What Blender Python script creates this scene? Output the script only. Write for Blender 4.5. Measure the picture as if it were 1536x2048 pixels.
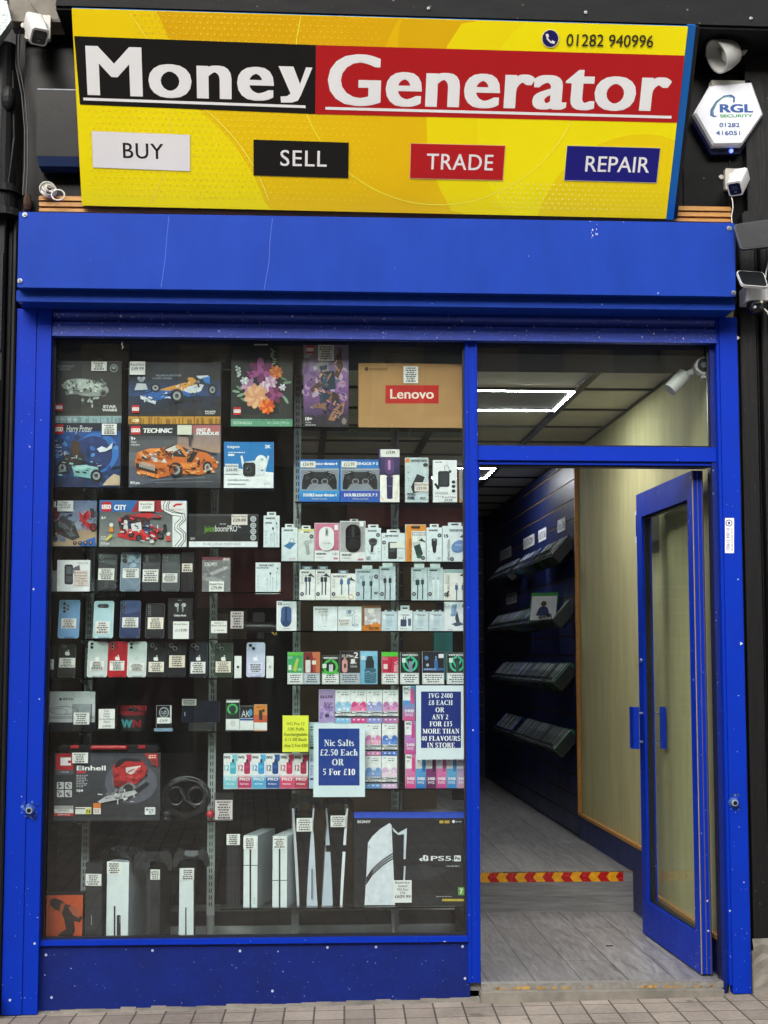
import bpy, math, random
from math import sin, cos, pi, atan, sqrt, radians
from mathutils import Vector, Matrix
random.seed(7)
for _o in list(bpy.data.objects): bpy.data.objects.remove(_o)
SC = bpy.context.scene
COL = SC.collection

# ------------------------------------------------------------------ camera
F_PX, CAM_D, CAM_H = 3077.0, 6.24, 1.383
PITCH = atan(294 / F_PX); YAW = atan(168 / F_PX * cos(PITCH))
cd = bpy.data.cameras.new('camera'); cam = bpy.data.objects.new('camera', cd); COL.objects.link(cam)
cd.sensor_fit = 'VERTICAL'; cd.sensor_height = 24; cd.lens = 24 * F_PX / 2048
cd.clip_start = .05; cd.clip_end = 500
cam.location = (0, -CAM_D, CAM_H)
cam.rotation_euler = (pi / 2 + PITCH, 0, -YAW)
SC.camera = cam

# ------------------------------------------------------------------ light
SUN_EL, SUN_AZ = 32, 200            # high soft sun behind thin cloud, in front of the shop
w = bpy.data.worlds.new('World'); SC.world = w; w.use_nodes = True
nt = w.node_tree; bg = nt.nodes['Background']
sky = nt.nodes.new('ShaderNodeTexSky'); sky.sky_type = 'NISHITA'; sky.sun_disc = False
sky.sun_elevation = radians(SUN_EL); sky.sun_rotation = radians(SUN_AZ)
sky.air_density = 1.4; sky.dust_density = 5.0; sky.ozone_density = 1.0
hs = nt.nodes.new('ShaderNodeHueSaturation'); hs.inputs['Saturation'].default_value = .3
nt.links.new(sky.outputs[0], hs.inputs['Color']); nt.links.new(hs.outputs[0], bg.inputs[0])
bg.inputs[1].default_value = .15
sd = bpy.data.lights.new('sun', 'SUN'); sd.energy = 1.5; sd.angle = radians(60); sd.color = (1, .97, .93)
sun = bpy.data.objects.new('sun', sd); COL.objects.link(sun)
_a, _e = radians(SUN_AZ), radians(SUN_EL)
_dir = Vector((sin(_a) * cos(_e), cos(_a) * cos(_e), sin(_e)))
sun.rotation_euler = _dir.to_track_quat('Z', 'Y').to_euler()
SC.view_settings.view_transform = 'Standard'; SC.view_settings.look = 'None'
SC.view_settings.exposure = 0.92; SC.view_settings.gamma = 1
cy = SC.cycles
cy.max_bounces = 10; cy.diffuse_bounces = 4; cy.glossy_bounces = 4; cy.transmission_bounces = 6; cy.transparent_max_bounces = 24
cy.use_denoising = True; cy.caustics_reflective = False; cy.caustics_refractive = False
cy.sample_clamp_indirect = 6

# ------------------------------------------------------------------ measuring
_cp, _sp, _ct, _st = cos(PITCH), sin(PITCH), cos(YAW), sin(YAW)
EYE = Vector((0, -CAM_D, CAM_H))
def ray(px, py):
    a = (px - 768) / F_PX; b = (1024 - py) / F_PX
    yc = _cp - b * _sp; z = _sp + b * _cp
    return Vector((a * _ct + yc * _st, -a * _st + yc * _ct, z))
def unp(px, py, Y):
    d = ray(px, py); return EYE + d * ((Y + CAM_D) / d.y)

def lin(c):
    if not isinstance(c, str): return tuple(c)
    out = []
    if len(c) == 3: c = c[0] * 2 + c[1] * 2 + c[2] * 2
    for i in (0, 2, 4):
        v = int(c[i:i + 2], 16) / 255
        out.append(v / 12.92 if v <= .04045 else ((v + .055) / 1.055) ** 2.4)
    return tuple(out)

# ------------------------------------------------------------------ materials
def N(t, kind, **kw):
    n = t.nodes.new(kind)
    for k, v in kw.items():
        if k in n.inputs: n.inputs[k].default_value = v
        else: setattr(n, k, v)
    return n
def new_mat(name):
    m = bpy.data.materials.new(name); m.use_nodes = True
    return m, m.node_tree, m.node_tree.nodes['Principled BSDF']
def attr_mat(name, rough=.5, metal=0., var=.06, scale=30, bump=0., spec=.5, coat=0.):
    m, t, p = new_mat(name)
    a = N(t, 'ShaderNodeAttribute', attribute_name='Col')
    tc = N(t, 'ShaderNodeTexCoord'); no = N(t, 'ShaderNodeTexNoise', Scale=scale, Detail=5.0)
    t.links.new(tc.outputs['Object'], no.inputs['Vector'])
    mr = N(t, 'ShaderNodeMapRange'); mr.inputs[3].default_value = 1 - var; mr.inputs[4].default_value = 1 + var
    mr.inputs[1].default_value = .3; mr.inputs[2].default_value = .7
    t.links.new(no.outputs[0], mr.inputs[0])
    mx = N(t, 'ShaderNodeVectorMath', operation='SCALE')
    t.links.new(a.outputs['Color'], mx.inputs[0]); t.links.new(mr.outputs[0], mx.inputs['Scale'])
    t.links.new(mx.outputs[0], p.inputs['Base Color'])
    mr2 = N(t, 'ShaderNodeMapRange'); mr2.inputs[3].default_value = max(0, rough - .08); mr2.inputs[4].default_value = rough + .1
    t.links.new(no.outputs[0], mr2.inputs[0]); t.links.new(mr2.outputs[0], p.inputs['Roughness'])
    p.inputs['Metallic'].default_value = metal; p.inputs['Specular IOR Level'].default_value = spec
    p.inputs['Coat Weight'].default_value = coat
    if bump:
        b = N(t, 'ShaderNodeBump', Strength=bump, Distance=.002)
        t.links.new(no.outputs[0], b.inputs['Height']); t.links.new(b.outputs[0], p.inputs['Normal'])
    return m
PRINT = attr_mat('printed_card', .40, var=.10, scale=40)
PAPER = attr_mat('paper', .8, var=.04, scale=20, spec=.2)
SIGNV = attr_mat('sign_vinyl', .32, var=.03, scale=3)
PLAST = attr_mat('plastic', .35, var=.05, bump=.1)
GLOSS = attr_mat('gloss_plastic', .12, var=.03)
METAL = attr_mat('metal', .3, metal=1., var=.12, scale=60)
WOOD = attr_mat('wood', .6, var=.15, scale=25)
FABR = attr_mat('fabric', .9, var=.2, scale=200, bump=.4)

def paint(name, col, rough=.35, speck=0., speck_scale=45, speck_col='cfd3dc', dirt=.15, bump=.15, streak=(1, 1, 1), dark=None, spec=.5, low=0):
    m, t, p = new_mat(name)
    tc = N(t, 'ShaderNodeTexCoord'); mp = N(t, 'ShaderNodeMapping'); mp.inputs['Scale'].default_value = streak
    t.links.new(tc.outputs['Object'], mp.inputs[0])
    no = N(t, 'ShaderNodeTexNoise', Scale=6.0, Detail=8.0, Roughness=.65); t.links.new(mp.outputs[0], no.inputs['Vector'])
    cr = N(t, 'ShaderNodeMapRange'); cr.inputs[1].default_value = .35; cr.inputs[2].default_value = .75
    t.links.new(no.outputs[0], cr.inputs[0])
    c = lin(col); d = lin(dark) if dark else tuple(x * (1 - dirt * 2) for x in c)
    mix = N(t, 'ShaderNodeMix', data_type='RGBA')
    mix.inputs[6].default_value = (*c, 1); mix.inputs[7].default_value = (*d, 1)
    t.links.new(cr.outputs[0], mix.inputs[0]); out = mix.outputs[2]
    if speck > 0:
        for sc, am in ((speck_scale, speck), (speck_scale * 2.7, speck * .9)):
            n2 = N(t, 'ShaderNodeTexNoise', Scale=sc * .6, Detail=2.0); t.links.new(tc.outputs['Object'], n2.inputs['Vector'])
            av = N(t, 'ShaderNodeVectorMath', operation='MULTIPLY_ADD'); av.inputs[1].default_value = (.02, .02, .02)
            t.links.new(n2.outputs[1], av.inputs[0]); t.links.new(tc.outputs['Object'], av.inputs[2])
            v = N(t, 'ShaderNodeTexVoronoi', Scale=float(sc)); t.links.new(av.outputs[0], v.inputs['Vector'])
            sx = N(t, 'ShaderNodeSeparateColor'); t.links.new(v.outputs['Color'], sx.inputs[0])
            th = N(t, 'ShaderNodeMapRange'); th.inputs[1].default_value = 1 - am; th.inputs[2].default_value = 1.0; th.inputs[3].default_value = 0; th.inputs[4].default_value = .17
            t.links.new(sx.outputs[0], th.inputs[0])
            if low:
                sz = N(t, 'ShaderNodeSeparateXYZ'); t.links.new(tc.outputs['Object'], sz.inputs[0]); lz = N(t, 'ShaderNodeMapRange'); lz.inputs[1].default_value = .75; lz.inputs[2].default_value = .05; lz.inputs[3].default_value = 0; lz.inputs[4].default_value = .28
                t.links.new(sz.outputs[2], lz.inputs[0]); ls = N(t, 'ShaderNodeMath', operation='SUBTRACT'); ls.inputs[0].default_value = 1 - am; t.links.new(lz.outputs[0], ls.inputs[1]); t.links.new(ls.outputs[0], th.inputs[1])
            lt = N(t, 'ShaderNodeMath', operation='LESS_THAN'); t.links.new(v.outputs['Distance'], lt.inputs[0]); t.links.new(th.outputs[0], lt.inputs[1])
            ml = N(t, 'ShaderNodeMath', operation='MULTIPLY'); ml.inputs[1].default_value = .8; t.links.new(lt.outputs[0], ml.inputs[0])
            m2 = N(t, 'ShaderNodeMix', data_type='RGBA'); t.links.new(ml.outputs[0], m2.inputs[0]); t.links.new(out, m2.inputs[6]); m2.inputs[7].default_value = (*lin(speck_col), 1)
            out = m2.outputs[2]
    t.links.new(out, p.inputs['Base Color'])
    rr = N(t, 'ShaderNodeMapRange'); rr.inputs[3].default_value = rough; rr.inputs[4].default_value = rough + .2
    t.links.new(no.outputs[0], rr.inputs[0]); t.links.new(rr.outputs[0], p.inputs['Roughness'])
    p.inputs['Specular IOR Level'].default_value = spec
    b = N(t, 'ShaderNodeBump', Strength=bump, Distance=.004); t.links.new(no.outputs[0], b.inputs['Height']); t.links.new(b.outputs[0], p.inputs['Normal'])
    return m
BLUE = paint('blue_powder_coat', '022fac', .38, .07, 34, dirt=.06, bump=.05, spec=.16, low=1)
BLUEHEAD = paint('blue_shutter_box_paint', '0f3aa0', .46, .03, 22, dirt=.10, bump=.10, streak=(1.6, 1, .6), spec=.16)
BLUESHUT = paint('blue_shutter_paint', '2546b8', .34, 1.2, 40, dirt=.22, bump=.1, streak=(1, 4, 6))
BLUERISE = paint('dark_blue_panel_paint', '0a2274', .38, .24, 60, '9aa4c6', dirt=.18, bump=.1, spec=.3)
BLUEIN = paint('blue_inside_paint', '12235f', .4, 0, dirt=.1)
BLACKG = paint('black_gloss_paint', '050607', .2, .05, 30, '55565a', dirt=.2, bump=.1, spec=.25)
BLACKP = paint('black_worn_paint', '08080a', .45, .22, 55, '4b4a46', dirt=.3, bump=.8, streak=(6, 6, .8), spec=.35)
BEAMP = paint('dark_fascia_paint', '07080b', .6, .08, 40, '6b6a66', dirt=.2, bump=.4, streak=(1, 3, 3), spec=.3)
CREAM = paint('cream_wall_paint', 'c3bc8a', .7, .10, 9, '8f8a66', dirt=.12, bump=.06, streak=(1.5, 1.5, .35), spec=.2)
PINE = paint('varnished_wood', 'c08a45', .4, 0, dirt=.15, bump=.2, streak=(1, 12, 12))
MORTAR = paint('weathered_cement', '8f8a80', .9, .1, 40, 'c8c5bc', dirt=.3, bump=1., spec=.2)
STONE = paint('opposite_stone', 'a3927c', .85, 0, dirt=.25, bump=.5, spec=.2)
DARKIN = paint('dark_interior', '151413', .8, 0, dirt=.1, spec=.1)
BROWNB = paint('brown_fibreboard', '5d4c3c', .8, 0, dirt=.12, spec=.2)

def thin_glass(name, tint, refl=1.0, rough=0.0, dirt=0):
    m, t, p = new_mat(name); t.nodes.remove(p)
    o = [n for n in t.nodes if n.type == 'OUTPUT_MATERIAL'][0]
    tr = N(t, 'ShaderNodeBsdfTransparent'); tr.inputs[0].default_value = (*tint, 1)
    gl = N(t, 'ShaderNodeBsdfGlossy', Roughness=rough); gl.inputs[0].default_value = (1, 1, 1, 1)
    fr = N(t, 'ShaderNodeFresnel', IOR=1.5)
    tc = N(t, 'ShaderNodeTexCoord'); no = N(t, 'ShaderNodeTexNoise', Scale=3.0); t.links.new(tc.outputs['Object'], no.inputs['Vector'])
    b = N(t, 'ShaderNodeBump', Strength=.02, Distance=.01); t.links.new(no.outputs[0], b.inputs['Height']); t.links.new(b.outputs[0], gl.inputs['Normal'])
    mu = N(t, 'ShaderNodeMath', operation='MULTIPLY'); mu.inputs[1].default_value = refl
    mx = N(t, 'ShaderNodeMixShader')
    ge = N(t, 'ShaderNodeNewGeometry'); iv = N(t, 'ShaderNodeMath', operation='SUBTRACT', use_clamp=True); t.links.new(fr.outputs[0], iv.inputs[0]); t.links.new(ge.outputs['Backfacing'], iv.inputs[1])
    t.links.new(iv.outputs[0], mu.inputs[0]); t.links.new(mu.outputs[0], mx.inputs[0]); t.links.new(tr.outputs[0], mx.inputs[1]); t.links.new(gl.outputs[0], mx.inputs[2])
    if dirt:
        df = N(t, 'ShaderNodeBsdfDiffuse'); df.inputs[0].default_value = (.6, .6, .58, 1); mp = N(t, 'ShaderNodeMapping'); mp.inputs['Scale'].default_value = (3, 3, .8); t.links.new(tc.outputs['Object'], mp.inputs[0])
        n2 = N(t, 'ShaderNodeTexNoise', Scale=3.0, Detail=9.0, Roughness=.75, Distortion=.8); t.links.new(mp.outputs[0], n2.inputs['Vector']); mr = N(t, 'ShaderNodeMapRange'); mr.inputs[1].default_value = .45; mr.inputs[2].default_value = .8; mr.inputs[3].default_value = .004; mr.inputs[4].default_value = dirt
        t.links.new(n2.outputs[0], mr.inputs[0]); m3 = N(t, 'ShaderNodeMixShader'); t.links.new(mr.outputs[0], m3.inputs[0]); t.links.new(mx.outputs[0], m3.inputs[1]); t.links.new(df.outputs[0], m3.inputs[2]); mx = m3
    t.links.new(mx.outputs[0], o.inputs[0])
    return m
PANE = thin_glass('window_glass', (.94, .975, .965), 1.8, dirt=.014)
DOORG = thin_glass('door_glass', (.95, .98, .97), .8, dirt=.02)
SHELFG = thin_glass('shelf_glass', (.86, .93, .90), .9)
EDGEG = thin_glass('shelf_glass_edge', (.12, .17, .16), .6, .1)
ACRYL = thin_glass('clear_acrylic', (.85, .87, .88), 2.5, .05)
POLY = thin_glass('clear_wrap', (.9, .92, .93), 2.0, .12)

def emis(name, col, s):
    m, t, p = new_mat(name)
    p.inputs['Base Color'].default_value = (.8, .8, .8, 1); p.inputs['Emission Color'].default_value = (*col, 1); p.inputs['Emission Strength'].default_value = s
    return m
LED = emis('led_strip', (.94, .96, 1), 92)
BLUELED = emis('blue_led', (.05, .15, 1), .8)

def floor_mat(name, base, dark, plank=.19, length=1.25):
    m, t, p = new_mat(name)
    tc = N(t, 'ShaderNodeTexCoord'); mp = N(t, 'ShaderNodeMapping'); mp.inputs['Rotation'].default_value = (0, 0, pi / 2)
    t.links.new(tc.outputs['Object'], mp.inputs[0])
    br = N(t, 'ShaderNodeTexBrick', Scale=1.0); br.offset = .37; br.inputs['Brick Width'].default_value = length; br.inputs['Row Height'].default_value = plank
    br.inputs['Mortar Size'].default_value = .0022; br.inputs['Color1'].default_value = (*lin(base), 1); br.inputs['Color2'].default_value = (*lin(dark), 1); br.inputs['Mortar'].default_value = (.03, .03, .03, 1)
    t.links.new(mp.outputs[0], br.inputs['Vector'])
    m2 = N(t, 'ShaderNodeMapping'); m2.inputs['Scale'].default_value = (9, .9, 9); t.links.new(tc.outputs['Object'], m2.inputs[0])
    no = N(t, 'ShaderNodeTexNoise', Scale=3.5, Detail=9.0, Roughness=.68, Distortion=1.1); t.links.new(m2.outputs[0], no.inputs['Vector'])
    mr = N(t, 'ShaderNodeMapRange'); mr.inputs[1].default_value = .3; mr.inputs[2].default_value = .72; mr.inputs[3].default_value = .45; mr.inputs[4].default_value = 1.42
    t.links.new(no.outputs[0], mr.inputs[0])
    sc = N(t, 'ShaderNodeVectorMath', operation='SCALE'); t.links.new(br.outputs[0], sc.inputs[0]); t.links.new(mr.outputs[0], sc.inputs['Scale'])
    t.links.new(sc.outputs[0], p.inputs['Base Color']); p.inputs['Roughness'].default_value = .42
    b = N(t, 'ShaderNodeBump', Strength=.2, Distance=.002); t.links.new(no.outputs[0], b.inputs['Height']); t.links.new(b.outputs[0], p.inputs['Normal'])
    return m
LAMIN = floor_mat('grey_laminate', '8e8c8b', '7c7a7a')
def paving_mat():
    m, t, p = new_mat('block_paving')
    tc = N(t, 'ShaderNodeTexCoord'); mp = N(t, 'ShaderNodeMapping'); mp.inputs['Rotation'].default_value = (0, 0, .03); mp.inputs['Location'].default_value = (.05, .09, 0)
    t.links.new(tc.outputs['Object'], mp.inputs[0])
    br = N(t, 'ShaderNodeTexBrick', Scale=1.0); br.offset = .0; br.squash = 1
    br.inputs['Brick Width'].default_value = .116; br.inputs['Row Height'].default_value = .155
    br.inputs['Mortar Size'].default_value = .004; br.inputs['Mortar Smooth'].default_value = .2; br.inputs['Bias'].default_value = 0
    br.inputs['Color1'].default_value = (*lin('9c9185'), 1); br.inputs['Color2'].default_value = (*lin('857b71'), 1); br.inputs['Mortar'].default_value = (*lin('4c4740'), 1)
    t.links.new(mp.outputs[0], br.inputs['Vector'])
    no = N(t, 'ShaderNodeTexNoise', Scale=45.0, Detail=8.0, Roughness=.7); t.links.new(tc.outputs['Object'], no.inputs['Vector'])
    n3 = N(t, 'ShaderNodeTexNoise', Scale=3.0, Detail=4.0); t.links.new(tc.outputs['Object'], n3.inputs['Vector'])
    ad = N(t, 'ShaderNodeMath', operation='ADD'); t.links.new(no.outputs[0], ad.inputs[0]); t.links.new(n3.outputs[0], ad.inputs[1])
    mr = N(t, 'ShaderNodeMapRange'); mr.inputs[1].default_value = .7; mr.inputs[2].default_value = 1.3; mr.inputs[3].default_value = .68; mr.inputs[4].default_value = 1.25
    t.links.new(ad.outputs[0], mr.inputs[0])
    sc = N(t, 'ShaderNodeVectorMath', operation='SCALE'); t.links.new(br.outputs[0], sc.inputs[0]); t.links.new(mr.outputs[0], sc.inputs['Scale'])
    vo = N(t, 'ShaderNodeTexVoronoi', Scale=4.5); n4 = N(t, 'ShaderNodeTexNoise', Scale=14.0); t.links.new(tc.outputs['Object'], n4.inputs['Vector']); va = N(t, 'ShaderNodeVectorMath', operation='MULTIPLY_ADD'); va.inputs[1].default_value = (.06, .06, 0); t.links.new(n4.outputs[1], va.inputs[0]); t.links.new(tc.outputs['Object'], va.inputs[2]); t.links.new(va.outputs[0], vo.inputs['Vector'])
    vr = N(t, 'ShaderNodeMapRange'); vr.inputs[1].default_value = .10; vr.inputs[2].default_value = .14; vr.inputs[3].default_value = .6; vr.inputs[4].default_value = 1; t.links.new(vo.outputs['Distance'], vr.inputs[0])
    s2 = N(t, 'ShaderNodeVectorMath', operation='SCALE'); t.links.new(sc.outputs[0], s2.inputs[0]); t.links.new(vr.outputs[0], s2.inputs['Scale']); sc = s2
    t.links.new(sc.outputs[0], p.inputs['Base Color']); p.inputs['Roughness'].default_value = .85
    b = N(t, 'ShaderNodeBump', Strength=.5, Distance=.006); b.invert = True; t.links.new(br.outputs[1], b.inputs['Height'])
    b2 = N(t, 'ShaderNodeBump', Strength=.5, Distance=.003); t.links.new(no.outputs[0], b2.inputs['Height']); t.links.new(b.outputs[0], b2.inputs['Normal'])
    t.links.new(b2.outputs[0], p.inputs['Normal'])
    return m
PAVING = paving_mat()

# ------------------------------------------------------------------ mesh helpers
def tag(o, label=None, cat=None, group=None, kind=None):
    if label: o['label'] = label
    if cat: o['category'] = cat
    if group: o['group'] = group
    if kind: o['kind'] = kind
    return o
def empty(name, loc, label=None, cat=None, group=None, kind=None):
    o = bpy.data.objects.new(name, None); COL.objects.link(o); o.location = loc; o.empty_display_size = .05
    return tag(o, label, cat, group, kind)
class MB:
    def __init__(s): s.v = []; s.f = []; s.c = []
    def add(s, vs, fs, col):
        k = len(s.v); s.v += [tuple(v) for v in vs]; s.f += [tuple(i + k for i in f) for f in fs]
        if isinstance(col, list): s.c += [lin(c) for c in col]
        else: s.c += [lin(col)] * len(vs)
        return s
    def box(s, x0, y0, z0, x1, y1, z1, col='808080', ch=0):
        if ch:
            pts = [(x0 + ch, z0), (x1 - ch, z0), (x1, z0 + ch), (x1, z1 - ch), (x1 - ch, z1), (x0 + ch, z1), (x0, z1 - ch), (x0, z0 + ch)]
            return s.ext([(a, y0, b) for a, b in pts], (0, y1 - y0, 0), col)
        v = [(x0, y0, z0), (x1, y0, z0), (x1, y1, z0), (x0, y1, z0), (x0, y0, z1), (x1, y0, z1), (x1, y1, z1), (x0, y1, z1)]
        return s.add(v, [(0, 3, 2, 1), (4, 5, 6, 7), (0, 1, 5, 4), (1, 2, 6, 5), (2, 3, 7, 6), (3, 0, 4, 7)], col)
    def ext(s, pts, vec, col):
        n = len(pts); vec = Vector(vec); b = [Vector(p) for p in pts]; e = [p + vec for p in b]
        return s.add(b + e, [tuple(range(n))[::-1], tuple(range(n, 2 * n))] + [(i, (i + 1) % n, n + (i + 1) % n, n + i) for i in range(n)], col)
    def cyl(s, p0, p1, r0, r1=None, n=16, col='808080'):
        r1 = r0 if r1 is None else r1
        p0, p1 = Vector(p0), Vector(p1); d = (p1 - p0).normalized(); a = d.orthogonal().normalized(); b = d.cross(a)
        v = [p0 + (a * cos(2 * pi * i / n) + b * sin(2 * pi * i / n)) * r0 for i in range(n)] + [p1 + (a * cos(2 * pi * i / n) + b * sin(2 * pi * i / n)) * r1 for i in range(n)]
        return s.add(v, [tuple(range(n))[::-1], tuple(range(n, 2 * n))] + [(i, (i + 1) % n, n + (i + 1) % n, n + i) for i in range(n)], col)
    def tube(s, pts, r, n=8, col='808080'):
        pts = [Vector(p) for p in pts]; rings = []; a = None
        for i, p in enumerate(pts):
            d = (pts[min(i + 1, len(pts) - 1)] - pts[max(i - 1, 0)]).normalized()
            if a is None: a = d.orthogonal().normalized()
            a = (a - d * a.dot(d)).normalized(); b = d.cross(a)
            rings.append([p + (a * cos(2 * pi * k / n) + b * sin(2 * pi * k / n)) * r for k in range(n)])
        v = [q for rg in rings for q in rg]; m = len(pts)
        f = [(i * n + k, i * n + (k + 1) % n, (i + 1) * n + (k + 1) % n, (i + 1) * n + k) for i in range(m - 1) for k in range(n)]
        return s.add(v, f + [tuple(range(n))[::-1], tuple((m - 1) * n + k for k in range(n))], col)
    def ball(s, c, rx, ry, rz, col, nu=14, nv=8):
        v = []; f = []
        for j in range(nv + 1):
            t = pi * j / nv
            for i in range(nu):
                u = 2 * pi * i / nu; v.append((c[0] + rx * sin(t) * cos(u), c[1] + ry * sin(t) * sin(u), c[2] + rz * cos(t)))
        for j in range(nv):
            for i in range(nu): f.append((j * nu + i, (j + 1) * nu + i, (j + 1) * nu + (i + 1) % nu, j * nu + (i + 1) % nu))
        return s.add(v, f, col)
    def build(s, name, mat, parent=None, org=None, smooth=False, mw=None):
        me = bpy.data.meshes.new(name)
        org = Vector(org) if org is not None else Vector((0, 0, 0))
        me.from_pydata([Vector(v) - org for v in s.v], [], s.f)
        a = me.color_attributes.new('Col', 'FLOAT_COLOR', 'POINT')
        a.data.foreach_set('color', [x for c in s.c for x in (*c[:3], 1.0)])
        me.materials.append(mat)
        o = bpy.data.objects.new(name, me); COL.objects.link(o)
        if smooth:
            for p in me.polygons: p.use_smooth = True
            me.set_sharp_from_angle(angle=radians(35))
        if parent:
            o.parent = parent
            if org.length: o.location = org - Vector(parent.location)
        elif org.length: o.location = org
        if mw is not None: o.matrix_world = mw
        return o
def part(mb, name, mat, parent, smooth=False):
    """a part given in world coordinates under a thing whose own matrix may be turned"""
    bpy.context.view_layer.update()
    inv = parent.matrix_world.inverted()
    mb.v = [tuple(inv @ Vector(v)) for v in mb.v]
    return mb.build(name, mat, parent, smooth=smooth)

_tc = {}
def glyphs(s, spacing=1.0):
    k = (s, spacing)
    if k not in _tc:
        c = bpy.data.curves.new('t', 'FONT'); c.body = s; c.size = 1; c.resolution_u = 4 if len(s) < 14 else 2; c.space_character = spacing
        o = bpy.data.objects.new('t', c); COL.objects.link(o)
        dg = bpy.context.evaluated_depsgraph_get(); me = o.evaluated_get(dg).to_mesh()
        v = [(p.co.x, p.co.y) for p in me.vertices]; f = [tuple(p.vertices) for p in me.polygons]
        o.evaluated_get(dg).to_mesh_clear(); bpy.data.objects.remove(o); bpy.data.curves.remove(c)
        _tc[k] = (v, f)
    return _tc[k]
CAPH = 0.0
def caph():
    global CAPH
    if not CAPH: CAPH = max(y for x, y in glyphs('H')[0])
    return CAPH

# ------------------------------------------------------------------ Times-like bold lettering built from strokes
def _arc(cx, cy, rx, ry, a0, a1, n=12): return [(cx + rx * cos(radians(a0 + (a1 - a0) * i / n)), cy + ry * sin(radians(a0 + (a1 - a0) * i / n))) for i in range(n + 1)]
def _rib(pts, w0, w1=None, vert=False):
    """ribbon whose width varies: thick where the stroke runs up, thin where it runs across"""
    L = []; R = []; n = len(pts)
    for i, (x, y) in enumerate(pts):
        x0, y0 = pts[max(i - 1, 0)]; x1, y1 = pts[min(i + 1, n - 1)]; dx, dy = x1 - x0, y1 - y0; l = sqrt(dx * dx + dy * dy) or 1
        wd = w0 if w1 is None else w1 + (w0 - w1) * abs(dy / l) ** 1.5
        L.append((x - dy / l * wd / 2, y + dx / l * wd / 2)); R.append((x + dy / l * wd / 2, y - dx / l * wd / 2))
    return L + R[::-1]
def _bar(x0, y0, x1, y1): return [(x0, y0), (x1, y0), (x1, y1), (x0, y1)]
TK, TN = 1.9, .7
def _stem(x, top=10, bot=0, st=True, sb=True):
    o = [_bar(x - TK / 2, bot, x + TK / 2, top)]
    if sb: o.append(_bar(x - 1.75, bot, x + 1.75, bot + .55))
    if st: o.append(_bar(x - 1.75, top - .55, x + 1.75, top))
    return o
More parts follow.
